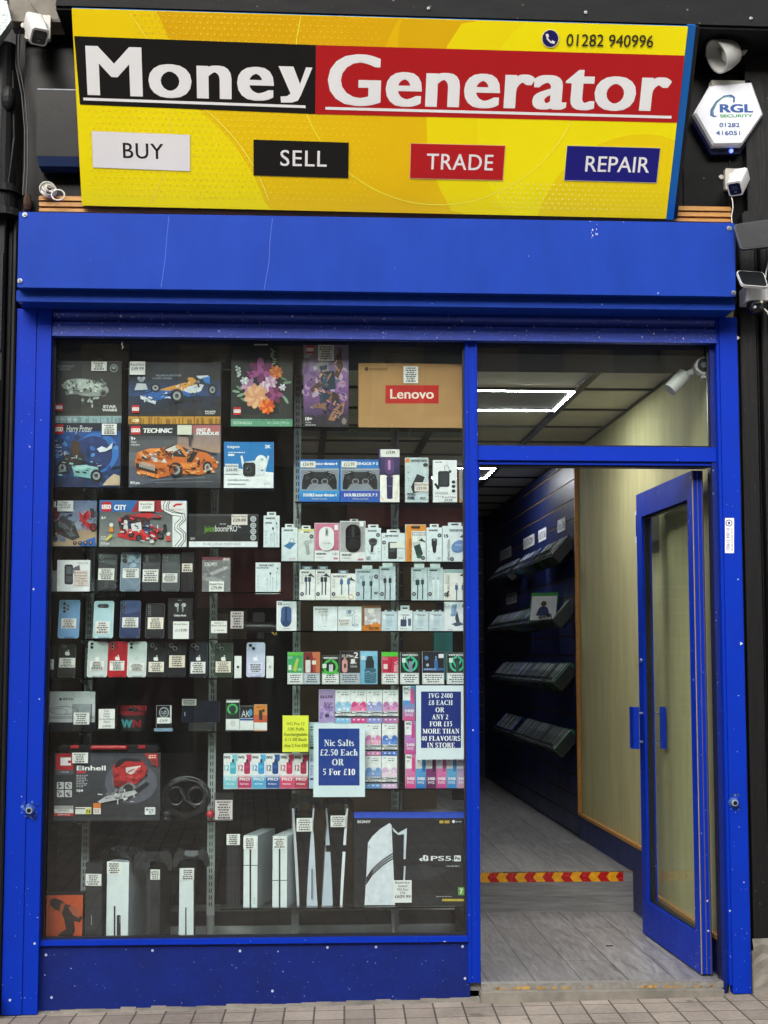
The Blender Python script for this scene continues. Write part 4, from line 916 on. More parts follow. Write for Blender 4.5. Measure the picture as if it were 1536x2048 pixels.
# uprights
UY = .31
FOOT = attr_mat('satin_steel', .3, .5, .1, 60)
ups = []
def upright(px, lab):
    x = unp(px, 1500, UY).x
    t = empty('shelf_upright', (x, UY, PZ), lab, 'shelf upright', 'slotted uprights carrying the glass shelves')
    m = MB().box(x - .016, UY, PZ + .12, x + .016, UY + .02, 2.66, 'b9bec0')
    m.build('post', attr_mat('galvanised', .5, .2, .1, 40) if not ups else bpy.data.materials['galvanised'], t, org=t.location)
    sl = MB(); z = PZ + .16
    while z < 2.62:
        for dx in (-.0065, .0025): sl.box(x + dx, UY - .0006, z, x + dx + .0035, UY - .0001, z + .017, '0c0c0d')
        z += .0275
    sl.build('slots', PLAST, t, org=t.location)
    MB().cyl((x, UY + .01, PZ + .001), (x, UY + .01, PZ + .125), .0165, None, 18, 'd2d4d6').cyl((x, UY + .01, PZ), (x, UY + .01, PZ + .006), .034, None, 20, 'c2c4c6').build('foot', FOOT, t, org=t.location, smooth=True)
    MB().cyl((x, UY + .01, 2.60), (x, UY + .01, 2.664), .02, None, 18, 'b2b4b6').cyl((x, UY + .01, 2.655), (x, UY + .01, 2.664), .036, None, 20, 'a2a4a6').build('top_socket', METAL, t, org=t.location, smooth=True)
    ups.append(x); return t
upright(174, 'slotted upright behind the phones, nearest the left post'); upright(424, 'slotted upright in the middle of the left bay'); upright(592, 'slotted upright at the left of the right bay'); upright(790, 'slotted upright nearest the door')
SHZ = {}
def shelf(name, x0, x1, py, lab, Y0=.062, Y1=.30, xm=None):
    z = unp((x0 + x1) / 2, py, .10).z; a, b = unp(x0, py, Y0).x, unp(x1, py, Y0).x
    t = empty('glass_shelf', ((a + b) / 2, .18, z - .006), lab, 'glass shelf', 'clear glass display shelves')
    MB().box(a, Y0 + .0005, z - .006, b, Y1, z).build('pane', SHELFG, t, org=t.location)
    MB().box(a, Y0, z - .006, b, Y0 + .0004, z).build('front_edge', EDGEG, t, org=t.location)
    br = MB(); cl = MB()
    for x in ups:
        if a < x < b:
            br.ext([(x - .002, .09, z - .0065), (x - .002, UY, z - .0065), (x - .002, UY, z - .04), (x - .002, .09, z - .014)], (.004, 0, 0), '8a8d90')
            cl.box(x - .007, UY - .012, z - .040, x + .004, UY - .002, z - .0066, 'c8c9c4')
    if br.v: br.build('bracket', METAL, t, org=t.location); cl.build('bracket_clip', PLAST, t, org=t.location)
    SHZ[name] = z; return z
shelf('A1', 445, 936, 857, 'glass shelf under the flower, figure and brown laptop boxes')
shelf('L2', 84, 560, 977, 'glass shelf under the motorbike, orange car and blue camera boxes')
shelf('R2', 590, 936, 1006, 'glass shelf under the two controller boxes')
shelf('L3', 84, 562, 1095, 'glass shelf under the racing car and speaker boxes')
shelf('R3', 560, 936, 1124, 'glass shelf under the mouse and charger packs')
shelf('L4', 84, 566, 1184, 'glass shelf under the upper row of phones')
shelf('R4', 566, 936, 1201, 'glass shelf under the cable packs')
shelf('L5', 84, 560, 1278, 'glass shelf under the middle row of phones')
shelf('R5', 545, 936, 1262, 'glass shelf under the small white plug boxes')
shelf('L6', 84, 572, 1356, 'glass shelf under the lower row of phones with fruit logos')
shelf('R6', 574, 936, 1368, 'glass shelf under the row of vape kit packs')
shelf('L7', 84, 546, 1462, 'glass shelf under the watches and tablet')
shelf('R7', 444, 936, 1576, 'glass shelf under the stacked e-liquid packs')
shelf('L8', 84, 470, 1640, 'glass shelf under the jigsaw case')
shelf('R8', 440, 936, 1812, 'glass shelf under the white consoles')
# ================================================================== PRODUCTS
random.seed(21)
def I(name, label, cat, bx, sh=None, **k):
    z = None
    if sh: z = SHZ[sh] if isinstance(sh, str) else sh
    return Item(name, label, cat, bx, z=z, **k)
def lego(p, x0, y0, x1, y1):
    p.R(x0, y0, x1, y1, 'c4161c'); w_, h_ = x1 - x0, y1 - y0
    p.T('LEGO', x0 + w_ * .08, y0 + h_ * .3, x1 - w_ * .08, y1 - h_ * .28, 'f4f4f4', b=.1); return p
def tyre(p, x, y, rx, ry, rim='9aa0a4'):
    p.E(x, y, rx, ry, '141414'); p.E(x, y, rx * .62, ry * .62, rim, 14); p.E(x, y, rx * .3, ry * .3, '3a3c40', 10)
def blobs(p, x0, y0, x1, y1, n, r, cols):
    for i in range(n): p.E(random.uniform(x0, x1), random.uniform(y0, y1), random.uniform(r * .4, r), random.uniform(r * .3, r * .8), random.choice(cols), 7, random.uniform(0, 180)); p.k -= .8
def facets(p, x0, y0, x1, y1, n, r, cols, ang=0):
    for i in range(n):
        x, y = random.uniform(x0, x1), random.uniform(y0, y1); a_ = random.uniform(r * .4, r); b_ = a_ * random.uniform(.15, .5); t_ = radians(ang + random.choice([0, 0, 90, 20, -20]))
        p.P([(x + a_ * sx * cos(t_) - b_ * sy * sin(t_), y + a_ * sx * sin(t_) + b_ * sy * cos(t_)) for sx, sy in ((-1, -1), (1, -1), (1, 1), (-1, 1))], random.choice(cols)); p.k -= .85
def bricks_band(p, x0, y0, x1, y1, c, cd_, n=16):
    p.R(x0, y0, x1, y1, c)
    for i in range(n):
        x = x0 + (x1 - x0) * (i + random.random() * .7) / n; a_ = random.uniform(y0, y0 + (y1 - y0) * .4)
        p.R(x, a_, min(x + random.uniform(2, 6), x1), y1, cd_); p.k -= .9
# ---- row 1 left: the lower boxes carry the upper ones
p = I('toy_box', 'dark blue building-set box with a motorbike and sidecar, leftmost of the second row of toys', 'toy box', (103, 848, 241, 975), 'L2', base='1d3a6e', dep=.07, side='14213f', yaw=0)
p.R(103, 848, 241, 862, '10182c'); p.R(103, 862, 241, 972, '1f4f94', '132650'); p.E(195, 905, 42, 40, '2a6fc0', 30); p.E(187, 908, 38, 36, '17306a', 30)
blobs(p, 106, 866, 238, 925, 30, 9, ['2b66ae', '1b3d7a', '4b8ac4', '16305f']); blobs(p, 106, 930, 238, 970, 26, 8, ['15264e', '0f1a38', '24437c'])
lego(p, 107, 849, 127, 868); p.T('Harry Potter', 133, 851, 184, 864, 'e6e8ee', ital=.1)
p.T('9+', 108, 879, 115, 885, 'eef'); p.D(107, 888, 124, 897, 2, 'cfd6e4', cen=False); p.T('617 pcs', 107, 900, 124, 904, 'eef')
p.P([(120, 925), (132, 908), (150, 912), (168, 908), (172, 925), (150, 935)], '2a2320'); p.P([(146, 880), (158, 884), (163, 905), (152, 915), (140, 905)], '4a3526')
p.P([(143, 932), (170, 930), (196, 935), (200, 950), (188, 958), (150, 952)], '7fb9bb'); p.P([(143, 932), (170, 930), (196, 935), (180, 938), (150, 940)], 'a8d6d4'); tyre(p, 125, 936, 12, 13); tyre(p, 193, 952, 12, 13); p.L([(120, 912), (128, 905), (136, 908)], 2, 'b8bcc0')
facets(p, 118, 905, 205, 955, 40, 4.5, ['4a3a30', '9ad0d0', '5a9a9c', '23262a', 'c0c8cc', '1c2c58'], 10); p.P([(194, 898), (204, 893), (214, 897), (226, 885), (224, 897), (212, 903), (200, 905)], 'd5dce4'); p.P([(214, 960), (228, 948), (240, 952), (240, 971), (205, 971)], 'c8b294')
p.label_card(204, 848, 234, 870, n=5); hp = p.done(); zt1 = unp(172, 848.5, .10).z
p = I('toy_box', 'black building-set box with an orange sports car at sunset, second row of toys', 'toy box', (258, 850, 441, 976), 'L2', base='55585e', dep=.07, side='232426', yaw=0)
p.R(258, 850, 441, 880, '2a2c30', '4a4a50'); p.R(385, 850, 441, 905, 'b0606a', 'd59a72'); p.R(355, 866, 441, 905, '8a7c7c', 'b08f7a'); p.R(258, 905, 441, 975, '6c7178', '2b2f3a'); p.P([(258, 940), (441, 905), (441, 935), (258, 975)], '54586a'); p.R(258, 850, 384, 872, '1b1c1f', '2a2c30')
for i in range(14): p.L([(262 + i * 4, 935 + i * 2.5), (330 + i * 8, 915 + i * 4)], .8, random.choice(['8c9096', '3c4048'])); p.k -= .8
lego(p, 262, 852, 281, 869); p.T('TECHNIC', 286, 857, 343, 865.5, 'f2f2f2', b=.08, ital=.15); p.T('FAST &', 393, 857, 420, 863, 'f2f2f2', b=.1, ital=.2); p.T('FURIOUS', 393, 864, 437, 870, 'f2f2f2', b=.1, ital=.2)
p.T('9+', 262, 874, 271, 881, 'f2f2f2', b=.05); p.T('42204', 262, 883, 273, 886.5, 'f2f2f2'); p.D(262, 888, 282, 892, 1, 'dddddd', cen=False); p.T('810 pcs', 261, 963, 279, 968, 'f2f2f2', b=.05)
O1, O2, O3 = 'cf6a23', 'e58a3a', '8a3d12'
p.P([(270, 921), (275, 905), (296, 898), (335, 895), (352, 888), (386, 902), (412, 905), (432, 920), (436, 934), (424, 944), (398, 950), (352, 948), (318, 956), (272, 940)], O1)
p.P([(276, 905), (300, 897), (336, 897), (352, 889), (362, 893), (340, 912), (306, 918), (282, 914)], O2); p.P([(322, 900), (350, 889), (384, 902), (372, 915), (338, 912)], '2a2420'); p.P([(330, 900), (350, 891), (362, 896), (344, 907)], 'd8d4cc'); p.P([(374, 915), (386, 903), (396, 905), (384, 925), (374, 925)], '1e1a18')
p.P([(272, 926), (316, 938), (314, 953), (272, 938)], '3a2416'); 
for i in range(8): p.R(279 + i * 4, 922 + i * 1.1, 281.5 + i * 4, 934 + i * 1.1, 'b8b4ac'); p.k -= .8
p.P([(302, 916), (330, 918), (334, 926), (308, 924)], 'd9d6d0'); p.P([(272, 938), (318, 950), (318, 958), (276, 945)], O2); p.P([(352, 925), (398, 930), (398, 948), (352, 946)], O2); p.L([(356, 938), (396, 940)], 2, O3); p.L([(385, 896), (388, 902)], 2, '161616'); p.L([(386, 897), (434, 909)], 2.4, '161616')
p.P([(352, 890), (376, 918), (380, 914), (360, 890)], O2); tyre(p, 352, 940, 14, 15); tyre(p, 415, 935, 9.5, 12)
blobs(p, 395, 915, 435, 945, 14, 4, ['e0c49a', 'c98a52', O3]); facets(p, 276, 900, 345, 925, 26, 6, [O3, 'f0a860', 'a85018', '3a2a20'], 8); facets(p, 318, 925, 400, 950, 34, 5, [O3, 'f0a860', 'a85018', '2a201c'], -4); facets(p, 276, 940, 316, 954, 14, 4, [O3, 'f4b878', '3a2a20'], 14); facets(p, 285, 908, 312, 918, 10, 4, ['d8dcdc', '8a8e90', 'f4f4f4'], 10); facets(p, 345, 895, 385, 915, 14, 4, ['4a423c', 'c8c8c8', '16120e'], 15); p.P([(384, 872), (381, 893), (378, 893), (377, 872)], '4a4040'); p.E(380, 872, 6, 3, '332c2c')
p.label_card(355, 851, 384, 870, c='dcdccc'); p.done(); zt2 = unp(350, 850.5, .10).z
p = I('toy_box', 'black building-set box with a grey disc-shaped model ship, stacked top left', 'toy box', (104, 722, 243, 847), zt1 + .0008, base='15181b', dep=.07, side='101214', yaw=0)
p.R(104, 722, 243, 832, '1a1e22', '2a2826'); p.R(104, 800, 243, 832, '201f1e', '383532'); bricks_band(p, 104, 832, 243, 846, '8fa9ae', '6d898f'); p.T('75375  921 pcs', 112, 836, 155, 841, 'dfe6e6')
p.E(172, 775, 46, 17, '98a29c', 26, 8); p.E(172, 770, 34, 10, 'bcc6bf', 22, 8); p.P([(128, 778), (122, 770), (150, 757), (156, 764)], '8a938d'); p.P([(132, 790), (130, 783), (178, 778), (180, 786)], '7b847e')
blobs(p, 134, 760, 210, 785, 80, 4, ['d4ddd6', '5a625d', '7e8881', '3c423e', 'b4beb7']); p.E(207, 787, 7, 7, '59615c'); p.E(207, 787, 4, 4, '232625'); blobs(p, 158, 795, 200, 812, 12, 5, ['7e8881', '3c423e', 'aab3ad'])
p.T('MILLENNIUM', 113, 731, 148, 735, '8d949a'); p.T('FALCON', 120, 737, 141, 741, '8d949a'); p.ring(228, 737, 7, 7, 2, '8f999c'); p.E(228, 736, 4, 3, '8f999c'); lego(p, 111, 808, 126, 822); p.T('STAR', 207, 811, 232, 816, 'cfd4cf', b=.12); p.T('WARS', 205, 818, 234, 823, 'cfd4cf', b=.12)
p.label_card(183, 724, 214, 742, n=4); p.done()
p = I('toy_box', 'black building-set box with a blue and yellow racing car, price label at its corner', 'toy box', (257, 725, 441, 849), zt2 + .0008, base='1a1f28', dep=.07, side='101214', yaw=0)
p.R(257, 725, 441, 833, '20242c', '141312'); p.R(257, 760, 441, 792, '20283a', '2a4574'); p.R(257, 792, 441, 833, '1c2a48', '1c1b1a'); blobs(p, 330, 795, 440, 828, 24, 7, ['26221e', '1a1816', '30302c']); bricks_band(p, 257, 833, 441, 848, 'c4902f', '8f6417', 26); p.T('ICONS', 266, 838, 278, 844, 'f4e8c0', b=.06)
p.T('WILLIAMS RACING FW14B', 311, 749, 362, 753, 'aab4c8', ital=.2); p.T('& NIGEL MANSELL', 305, 755, 345, 758.5, 'aab4c8', ital=.2)
p.P([(283, 792), (306, 783), (345, 775), (372, 770), (378, 788), (345, 797), (318, 798), (310, 808), (282, 795)], '2a63b0'); p.P([(318, 780), (345, 772), (372, 765), (377, 755), (385, 755), (394, 762), (398, 772), (372, 782), (340, 782)], 'd89a3c'); p.P([(368, 776), (398, 768), (408, 770), (402, 782), (386, 790), (372, 790)], 'd7dde4'); p.P([(368, 783), (388, 788), (402, 782), (398, 790), (374, 794)], '2a63b0'); p.P([(373, 758), (378, 756), (390, 758), (392, 768), (374, 768)], 'd89a3c'); p.E(373, 762, 4, 4, '2a2018')
p.P([(281, 791), (312, 803), (311, 809), (281, 798)], 'd7dde4'); p.P([(390, 752), (416, 751), (420, 756), (400, 758)], 'd7dde4'); p.P([(404, 756), (420, 753), (420, 768), (410, 766)], '2a78c4'); p.P([(390, 752), (393, 751), (400, 775), (396, 775)], '202020')
facets(p, 290, 778, 345, 800, 22, 5, ['1c4888', '4a8ad8', '12305e', 'd0d8e0'], -12); facets(p, 345, 765, 400, 792, 26, 4.5, ['b87828', 'f0c060', '1c4888', 'e8ecf0', '303238'], -6); facets(p, 283, 793, 310, 808, 8, 4, ['f0f0f0', '9aa4ae'], 20); tyre(p, 311, 776, 10, 9); tyre(p, 354, 792, 13, 14); tyre(p, 425, 780, 9, 11); tyre(p, 397, 764, 4, 5); p.L([(322, 790), (345, 788)], 1.6, '0c0c0c')
p.P([(269, 781), (274, 767), (292, 768), (296, 780)], 'c6ccd2'); p.E(283, 760, 6, 5, '8d949c'); p.E(278, 757, 3, 3, 'aab'); p.E(288, 757, 3, 3, 'aab'); lego(p, 264, 811, 279, 826); p.T('WILLIAMS', 410, 822, 431, 825.5, 'e8e8e8', b=.06); p.T('RACING', 411, 826.5, 429, 829, 'e8e8e8', b=.06)
p.label_card(260, 724, 291, 750, lines=(('Brand New', .05, .16, .9, .16), ('£49.99', .1, .42, .8, .26))); p.done()
p = I('toy_box', 'dark building-set box with a colourful flower bouquet and green band', 'toy box', (462, 690, 585, 853), 'A1', base='1c211f', dep=.07, side='15181a', yaw=0)
p.R(462, 838, 585, 853, '5f9c7d'); bricks_band(p, 500, 838, 584, 842, '5f9c7d', '4d8468', 14); p.T('BOTANICALS', 467, 843, 504, 848.5, 'e9f2ec'); p.T('18+ | 10342 | 749 pcs', 535, 843, 578, 848, 'cfe4d8')
p.L([(536, 826), (542, 812), (556, 812), (562, 828)], 1, '36423c')
def flower(x, y, r, c, c2, n=7, a0=0):
    for i in range(n):
        A = a0 + 360 * i / n; p.E(x + r * .55 * cos(radians(A)), y + r * .55 * sin(radians(A)), r * .55, r * .3, c if i % 2 else c2, 9, A); p.k -= .8
    p.E(x, y, r * .26, r * .26, c2, 10)
def leafy(x, y, l, a_, c): p.E(x, y, l, l * .32, c, 9, a_); p.k -= .7
for x, y, l, a_ in ((472, 783, 8, 10), (482, 790, 9, -20), (566, 793, 8, 40), (572, 800, 9, 60), (575, 765, 9, -5), (568, 758, 7, 20), (488, 800, 8, 30), (560, 745, 6, -30), (478, 776, 7, 40)): leafy(x, y, l, a_, random.choice(['6f8f72', '8aa68c', '56785c']))
for i in range(9): leafy(545 + random.uniform(-4, 5), 700 + i * 4.6, 4.5, random.uniform(-40, 40), random.choice(['8da07c', 'a8b795']))
for i in range(7): p.E(476 + random.uniform(-3, 6), 752 - i * 3, 2.8, 2.8, 'b8c4c0', 8)
flower(521, 741, 24, '6c2358', '9a4c86', 6, 30); flower(552, 745, 13, 'd9813c', 'b8602a', 9); flower(496, 770, 15, 'c49ab8', 'a878a0', 7); flower(541, 765, 13, 'd7b3cc', 'b78fb0', 8); flower(530, 775, 12, 'e9d3de', 'c9a0bc', 10); flower(512, 793, 23, 'e6b48a', 'd79a70', 11); flower(548, 790, 17, '742650', '94457a', 6); flower(534, 813, 15, 'f08a28', 'd84f18', 9); flower(489, 762, 8, 'dfe4e4', 'b8c0c4', 6); flower(565, 775, 7, 'e3dfe6', 'b8b0c4', 6); flower(500, 748, 7, '9a4c86', '6c2358', 5)
lego(p, 467, 815, 482, 830); p.sub('price_label').R(508, 689, 536, 691.5, 'dcdcdc'); p.done()
p = I('toy_box', 'purple building-set box with a jointed brown and blue toy figure, white label on top', 'toy box', (607, 690, 697, 855), 'A1', base='574065', dep=.07, side='2b2230', yaw=0)
p.R(607, 690, 697, 770, '8e7f9a', '7a5a8a'); p.R(607, 770, 697, 830, '8a5a9a', '3f2a52'); p.R(607, 830, 697, 855, '2f2236', '1c1620'); blobs(p, 609, 735, 695, 800, 26, 11, ['b08cb4', '6a4a80', '93689e', 'c0a8c4']); blobs(p, 612, 700, 692, 735, 14, 10, ['a59cae', '6d6078'])
for pts, c in (([(640, 745), (668, 742), (672, 778), (644, 782)], '1f3448'), ([(646, 750), (655, 750), (655, 776), (648, 776)], '35546a'), ([(620, 778), (640, 762), (646, 770), (624, 786)], '4a3224'), ([(668, 750), (676, 735), (672, 712), (682, 700), (686, 735), (676, 758)], '5a4030'), ([(638, 790), (662, 782), (664, 800), (642, 806)], '1f3448'), ([(664, 782), (676, 788), (680, 806), (664, 806)], '3a2c26'), ([(626, 810), (652, 806), (652, 817), (626, 816)], '8a6248'), ([(656, 840), (668, 818), (690, 802), (686, 826), (668, 842)], 'a5745a'), ([(632, 728), (656, 722), (658, 742), (636, 744)], '8e8e90'), ([(638, 733), (654, 730), (654, 738), (640, 740)], '3b4048')): p.P(pts, c)
blobs(p, 622, 745, 684, 835, 40, 3, ['6b4c3a', '28405a', '9a7258', '141c26']); facets(p, 620, 722, 688, 840, 60, 5, ['8a5a40', '24405a', 'b07a58', '141c26', '46708a', 'd0a080'], 30); lego(p, 612, 692, 628, 707); p.T('10+', 611, 835, 624, 841, 'f4f4f4', b=.08); p.T('76345', 611, 844, 622, 847, 'e0e0e0'); p.D(611, 849, 638, 852, 1, 'dddddd', cen=False); p.E(688, 843, 5, 6.5, '8a7f78')
p.label_card(636, 691, 668, 722, n=6); p.done()
p = I('laptop_box', 'plain brown cardboard laptop box with a red name panel', 'cardboard box', (717, 727, 930, 857), 'A1', base='b28a5c', dep=.08, side='8f6c45', yaw=0, mat=attr_mat('corrugated_card', .8, var=.1, scale=8, bump=.1, spec=.2))
p.R(771, 770.5, 877.5, 807, 'c2302c'); p.T('Lenovo', 781, 778.5, 867, 797, 'f0e2d2', b=.03); p.ring(733, 738, 3, 3, 1.6, '2a2118'); p.E(733, 738, 1.6, 1.6, '2a2118'); p.T('chromebook', 739, 735, 775, 740.5, '2a2118')
p.label_card(807, 733, 836, 766, n=7); p.R(717, 855.5, 930, 856.8, '8f6c45'); p.done()
# ---- tapo camera box
p = I('camera_box', 'blue and white boxed outdoor camera with a price on its side', 'product box', (448, 884, 547, 975), 'L2', base='eef2f4', dep=.08, side='1873b8', yaw=0)
p.P([(448, 884), (547, 884), (547, 945), (448, 934)], '1878be'); p.T('tapo', 454, 890, 479, 896, 'f4f8fa', b=.03); p.T('2K', 530, 890, 541, 896.5, 'f4f8fa', b=.05); p.D(457, 903, 506, 907, 1, 'e4eef6', cen=False); p.RR(456, 908, 469, 912, 1.5, 'e4eef6')
p.P([(481, 912), (485, 911), (493, 950), (488, 951)], 'dfe6ea'); p.P([(535, 911), (539, 912), (529, 950), (524, 949)], 'd5dde2'); p.E(522, 925, 12, 15, 'e9edf0'); p.P([(490, 924), (518, 920), (524, 950), (496, 953)], 'dfe4e8'); p.RR(486, 925, 511, 953, 6, '1a1c20'); p.E(497, 939, 7.5, 8, '3a3d44'); p.E(497, 939, 4, 4, '0c0d10'); p.E(495, 937, 1.2, 1.2, '9aa'); p.E(524, 919, 3, 3, '7cc4b0')
p.label_card(450, 928, 477, 948, lines=(('Brand New', .05, .1, .9, .2), ('£34.99', .1, .45, .8, .28)), c='dde4e8'); p.D(456, 958, 503, 961.5, 1, '8a9096', cen=False); p.D(455, 966, 500, 970, 1, '9aa0a6', cen=False); p.T('tp-link', 528, 965, 540, 969, '9aa0a6'); p.done()
# ---- controllers
for x0, x1, t1, t2, lab, lb in ((598, 679, 'motor vibration 4', 'DOUBLE motor vibration 4', 'blue box of a black game controller, left one of the pair', '£24.99'), (680, 760, 'ESHOCK P 3', 'DOUBLESHOCK P 3', 'blue box of a black game controller, right one of the pair', '£12.99')):
    p = I('controller_box', lab, 'controller box', (x0, 919, x1, 1005), 'R2', base='2c86c8', dep=.07, side='1f5fa8', yaw=0)
    W = x1 - x0
    p.R(x0, 919, x1, 936, '2466b4', '2f7fcc'); p.P([(x0 + 2, 937), (x1 - 1, 937), (x1 - 3, 981), (x0 + 3, 981)], 'a7adb6'); p.P([(x0 + 3, 940), (x1 - 2, 940), (x1 - 3, 980), (x0 + 4, 980)], '868c96'); p.R(x0, 982, x1, 1005, '2f9ad8' if x0 < 600 else '3a48b4', '1d5fb8')
    c = (x0 + x1) / 2
    p.P([(c - 34, 962), (c - 30, 946), (c - 18, 942), (c - 10, 944), (c + 10, 944), (c + 18, 942), (c + 30, 946), (c + 35, 962), (c + 35, 978), (c + 27, 979), (c + 18, 968), (c - 18, 968), (c - 26, 979), (c - 35, 978)], '17181b')
    p.RR(c - 12, 944, c + 13, 955, 2, '2a2c31'); p.ring(c - 9, 963, 6, 5, 2, '8d9096'); p.ring(c + 11, 963, 6, 5, 2, '8d9096'); p.E(c - 9, 963, 4, 3.3, '34363b'); p.E(c + 11, 963, 4, 3.3, '34363b'); p.E(c - 24, 955, 5, 4.5, '34363b', 8)
    for dx, dy in ((22, 950), (27, 955), (22, 959), (17, 955)): p.E(c + dx, dy, 2, 1.8, '54575e', 8)
    p.L([(c - 30, 948), (c - 18, 944)], 1.5, 'aab0b8'); p.L([(c + 30, 948), (c + 18, 944)], 1.5, 'aab0b8')
    p.T(t1, x0 + (33 if x0 < 600 else 33), 925, x1 - 5, 930, 'f2f6fa', b=.06); p.T(t2, x0 + 9, 987, x1 - 6, 993, 'f4f8fa', b=.05); p.T('Wireless Controller', x0 + 25, 996, x0 + 57, 999.5, 'e8eef4')
    p.label_card(x0 + 3, 923, x0 + 33, 935, lines=((lb, .15, .2, .7, .55),), c='e8e8e0'); a = p.sub('hang_tab', ACRYL, 0)
    q0, q1 = a.m(c - 12, 919), a.m(c + 12, 906); a.box(q0[0], .03, q0[1], q1[0], .031, q1[1]); p.done()
p = I('microphone_box', 'purple and white box with a dark hand microphone, torn label at its top', 'product box', (758, 898, 799, 1005), 'R2', base='f2f0ea', dep=.06, side='3a2a6a', yaw=0)
p.R(758, 898, 799, 950, '4a3a78', '2c2350'); p.RR(767, 912, 791, 953, 11, '3a2a52'); p.RR(769, 914, 788, 948, 9, '553e6e'); p.RR(776, 920, 781, 940, 2.5, 'c88ad0'); p.P([(773, 953), (786, 953), (785, 996), (774, 996)], '2f2450'); p.E(779.5, 995, 6, 3, '3c3060'); p.T('wireless mic', 774, 971, 785, 973, 'b8b0d8'); p.L([(760, 990), (768, 1002)], 1.4, 'e2c88a'); p.L([(798, 960), (790, 1002)], 1.4, 'e6d8b0')
p.label_card(761, 899, 799, 914, lines=(('£19.99', .3, .2, .45, .4),), c='e4e4de'); p.done()
def pmark(p, x0, y0, x1, y1, c='26282c'): p.T('PANTHER FORCE', x0, y0, x1, y1, c, b=.05); return p
p = I('power_bank_box', 'pale blue box of a black power bank with an orange corner logo', 'product box', (810, 915, 857, 1005), 'R2', base='c3d2d6', dep=.03, side='8c7f6a', yaw=-1)
p.R(811, 917, 819, 925, 'd8823a'); p.R(820, 918, 855, 925, 'aebcc0'); pmark(p, 822, 919.5, 853, 923.5); p.P([(822, 974), (834, 948), (850, 954), (838, 984), (826, 986)], '26282c'); p.P([(846, 952), (850, 932), (852, 932), (850, 955)], 'd0d4d6'); p.E(851, 930, 5, 4, '2c3034'); blobs(p, 815, 932, 818, 965, 5, 2, ['7e8c90']); p.T('MOBILE', 815, 986, 831, 991, '26384a', b=.05); p.T('POWER', 815, 993, 829, 999, '26384a', b=.05); p.D(838, 994, 853, 999, 2, '55666c')
p.label_card(829, 965, 857, 983, lines=(('Brand New', .05, .12, .9, .24), ('£29.99', .15, .52, .7, .28)), c='e8e0d8'); p.done()
p = I('power_bank_box', 'white box of a small black power bank with a wrist strap', 'product box', (866, 920, 914, 1006), 'R2', base='eef1f2', dep=.03, side='c9cdd0', yaw=-1)
p.RR(876, 942, 899, 974, 4, '25272b'); p.RR(880, 946, 895, 970, 3, '33363b'); p.L([(890, 942), (889, 933), (893, 930), (897, 934), (899, 942)], 1, '4a4d52'); p.E(900, 943, 3, 3, '4a4d52'); p.P([(868, 968), (872, 966), (880, 976), (875, 979)], '1a1c20'); p.D(870, 923, 885, 926, 1, '3a3c40', cen=False); 
for y in (964, 973, 982): p.E(907, y, 4, 3.4, '2a2c30', 10)
p.T('POWERBANK', 870, 984, 897, 989, '6a6e74'); p.D(870, 991, 892, 994, 1, '9a9ea4', cen=False)
p.label_card(882, 991, 914, 1004, lines=(('Brand New', .05, .1, .9, .3), ('£9.99', .2, .55, .5, .35)), c='f2f4f4'); p.done()
p = I('product_box', 'narrow grey box half hidden by the mullion, shelf of the controllers', 'product box', (919, 940, 937, 1006), 'R2', base='9aa3a6', dep=.05, side='c2935a', yaw=6); p.R(919, 1000, 937, 1005, 'c2935a'); p.D(924, 950, 928, 990, 6, '5d666a'); p.done()
# ---- row 3 left
p = I('toy_box', 'small red and blue building-set box with a dark rider vehicle, leftmost on its shelf', 'toy box', (95, 1001, 193, 1093), 'L3', base='5c6a80', dep=.06, side='28313e', yaw=0)
p.R(95, 1001, 193, 1060, '56688a', '8797ac'); p.R(95, 1060, 193, 1092, 'a78e74', 'c0aa86'); p.P([(95, 1001), (130, 1001), (115, 1040), (95, 1050)], '6a2430'); blobs(p, 98, 1020, 190, 1080, 40, 8, ['6b7c98', '3d4a5e', '94a2b4', '2e3644'])
p.P([(106, 1045), (128, 1035), (150, 1050), (160, 1075), (146, 1081), (128, 1074), (104, 1060)], '33363a'); p.P([(116, 1042), (132, 1048), (152, 1072), (140, 1074)], '5a5f66'); p.P([(158, 1022), (166, 1030), (176, 1020), (180, 1035), (172, 1042), (190, 1052), (184, 1062), (168, 1050), (160, 1040)], 'b3202a'); tyre(p, 187, 1055, 7, 9, 'a02028'); tyre(p, 104, 1062, 8, 9, '7a2028'); p.P([(180, 1016), (188, 1018), (188, 1036), (182, 1036)], '20252e'); p.P([(160, 1092), (160, 1085), (190, 1074), (193, 1092)], '2a64b8')
for x in (150, 160, 171, 182): p.E(x, 1086, 4.2, 4.4, '23262c', 10); p.E(x, 1085, 2.2, 2.4, 'aa8070', 8)
facets(p, 102, 1040, 155, 1078, 26, 5, ['7a8088', '202226', '4c5258', '9a2a30'], 25); facets(p, 158, 1022, 190, 1062, 20, 4, ['e04a4a', '7a141c', '2a2c30'], 40); p.T('RVEL', 96, 1004, 114, 1014, 'f0f0f0', b=.08); p.label_card(115, 1002, 147, 1023, lines=(('Lego', .3, .06, .4, .16), ('Marvel Jet', .12, .3, .76, .16), ('£14.99', .2, .54, .6, .18)), c='d7d9da'); p.done()
p = I('toy_box', 'wide building-set box with red racing cars and a white winding track edge', 'toy box', (199, 1001, 373, 1094), 'L3', base='7c8288', dep=.06, side='c8ccd0', yaw=0)
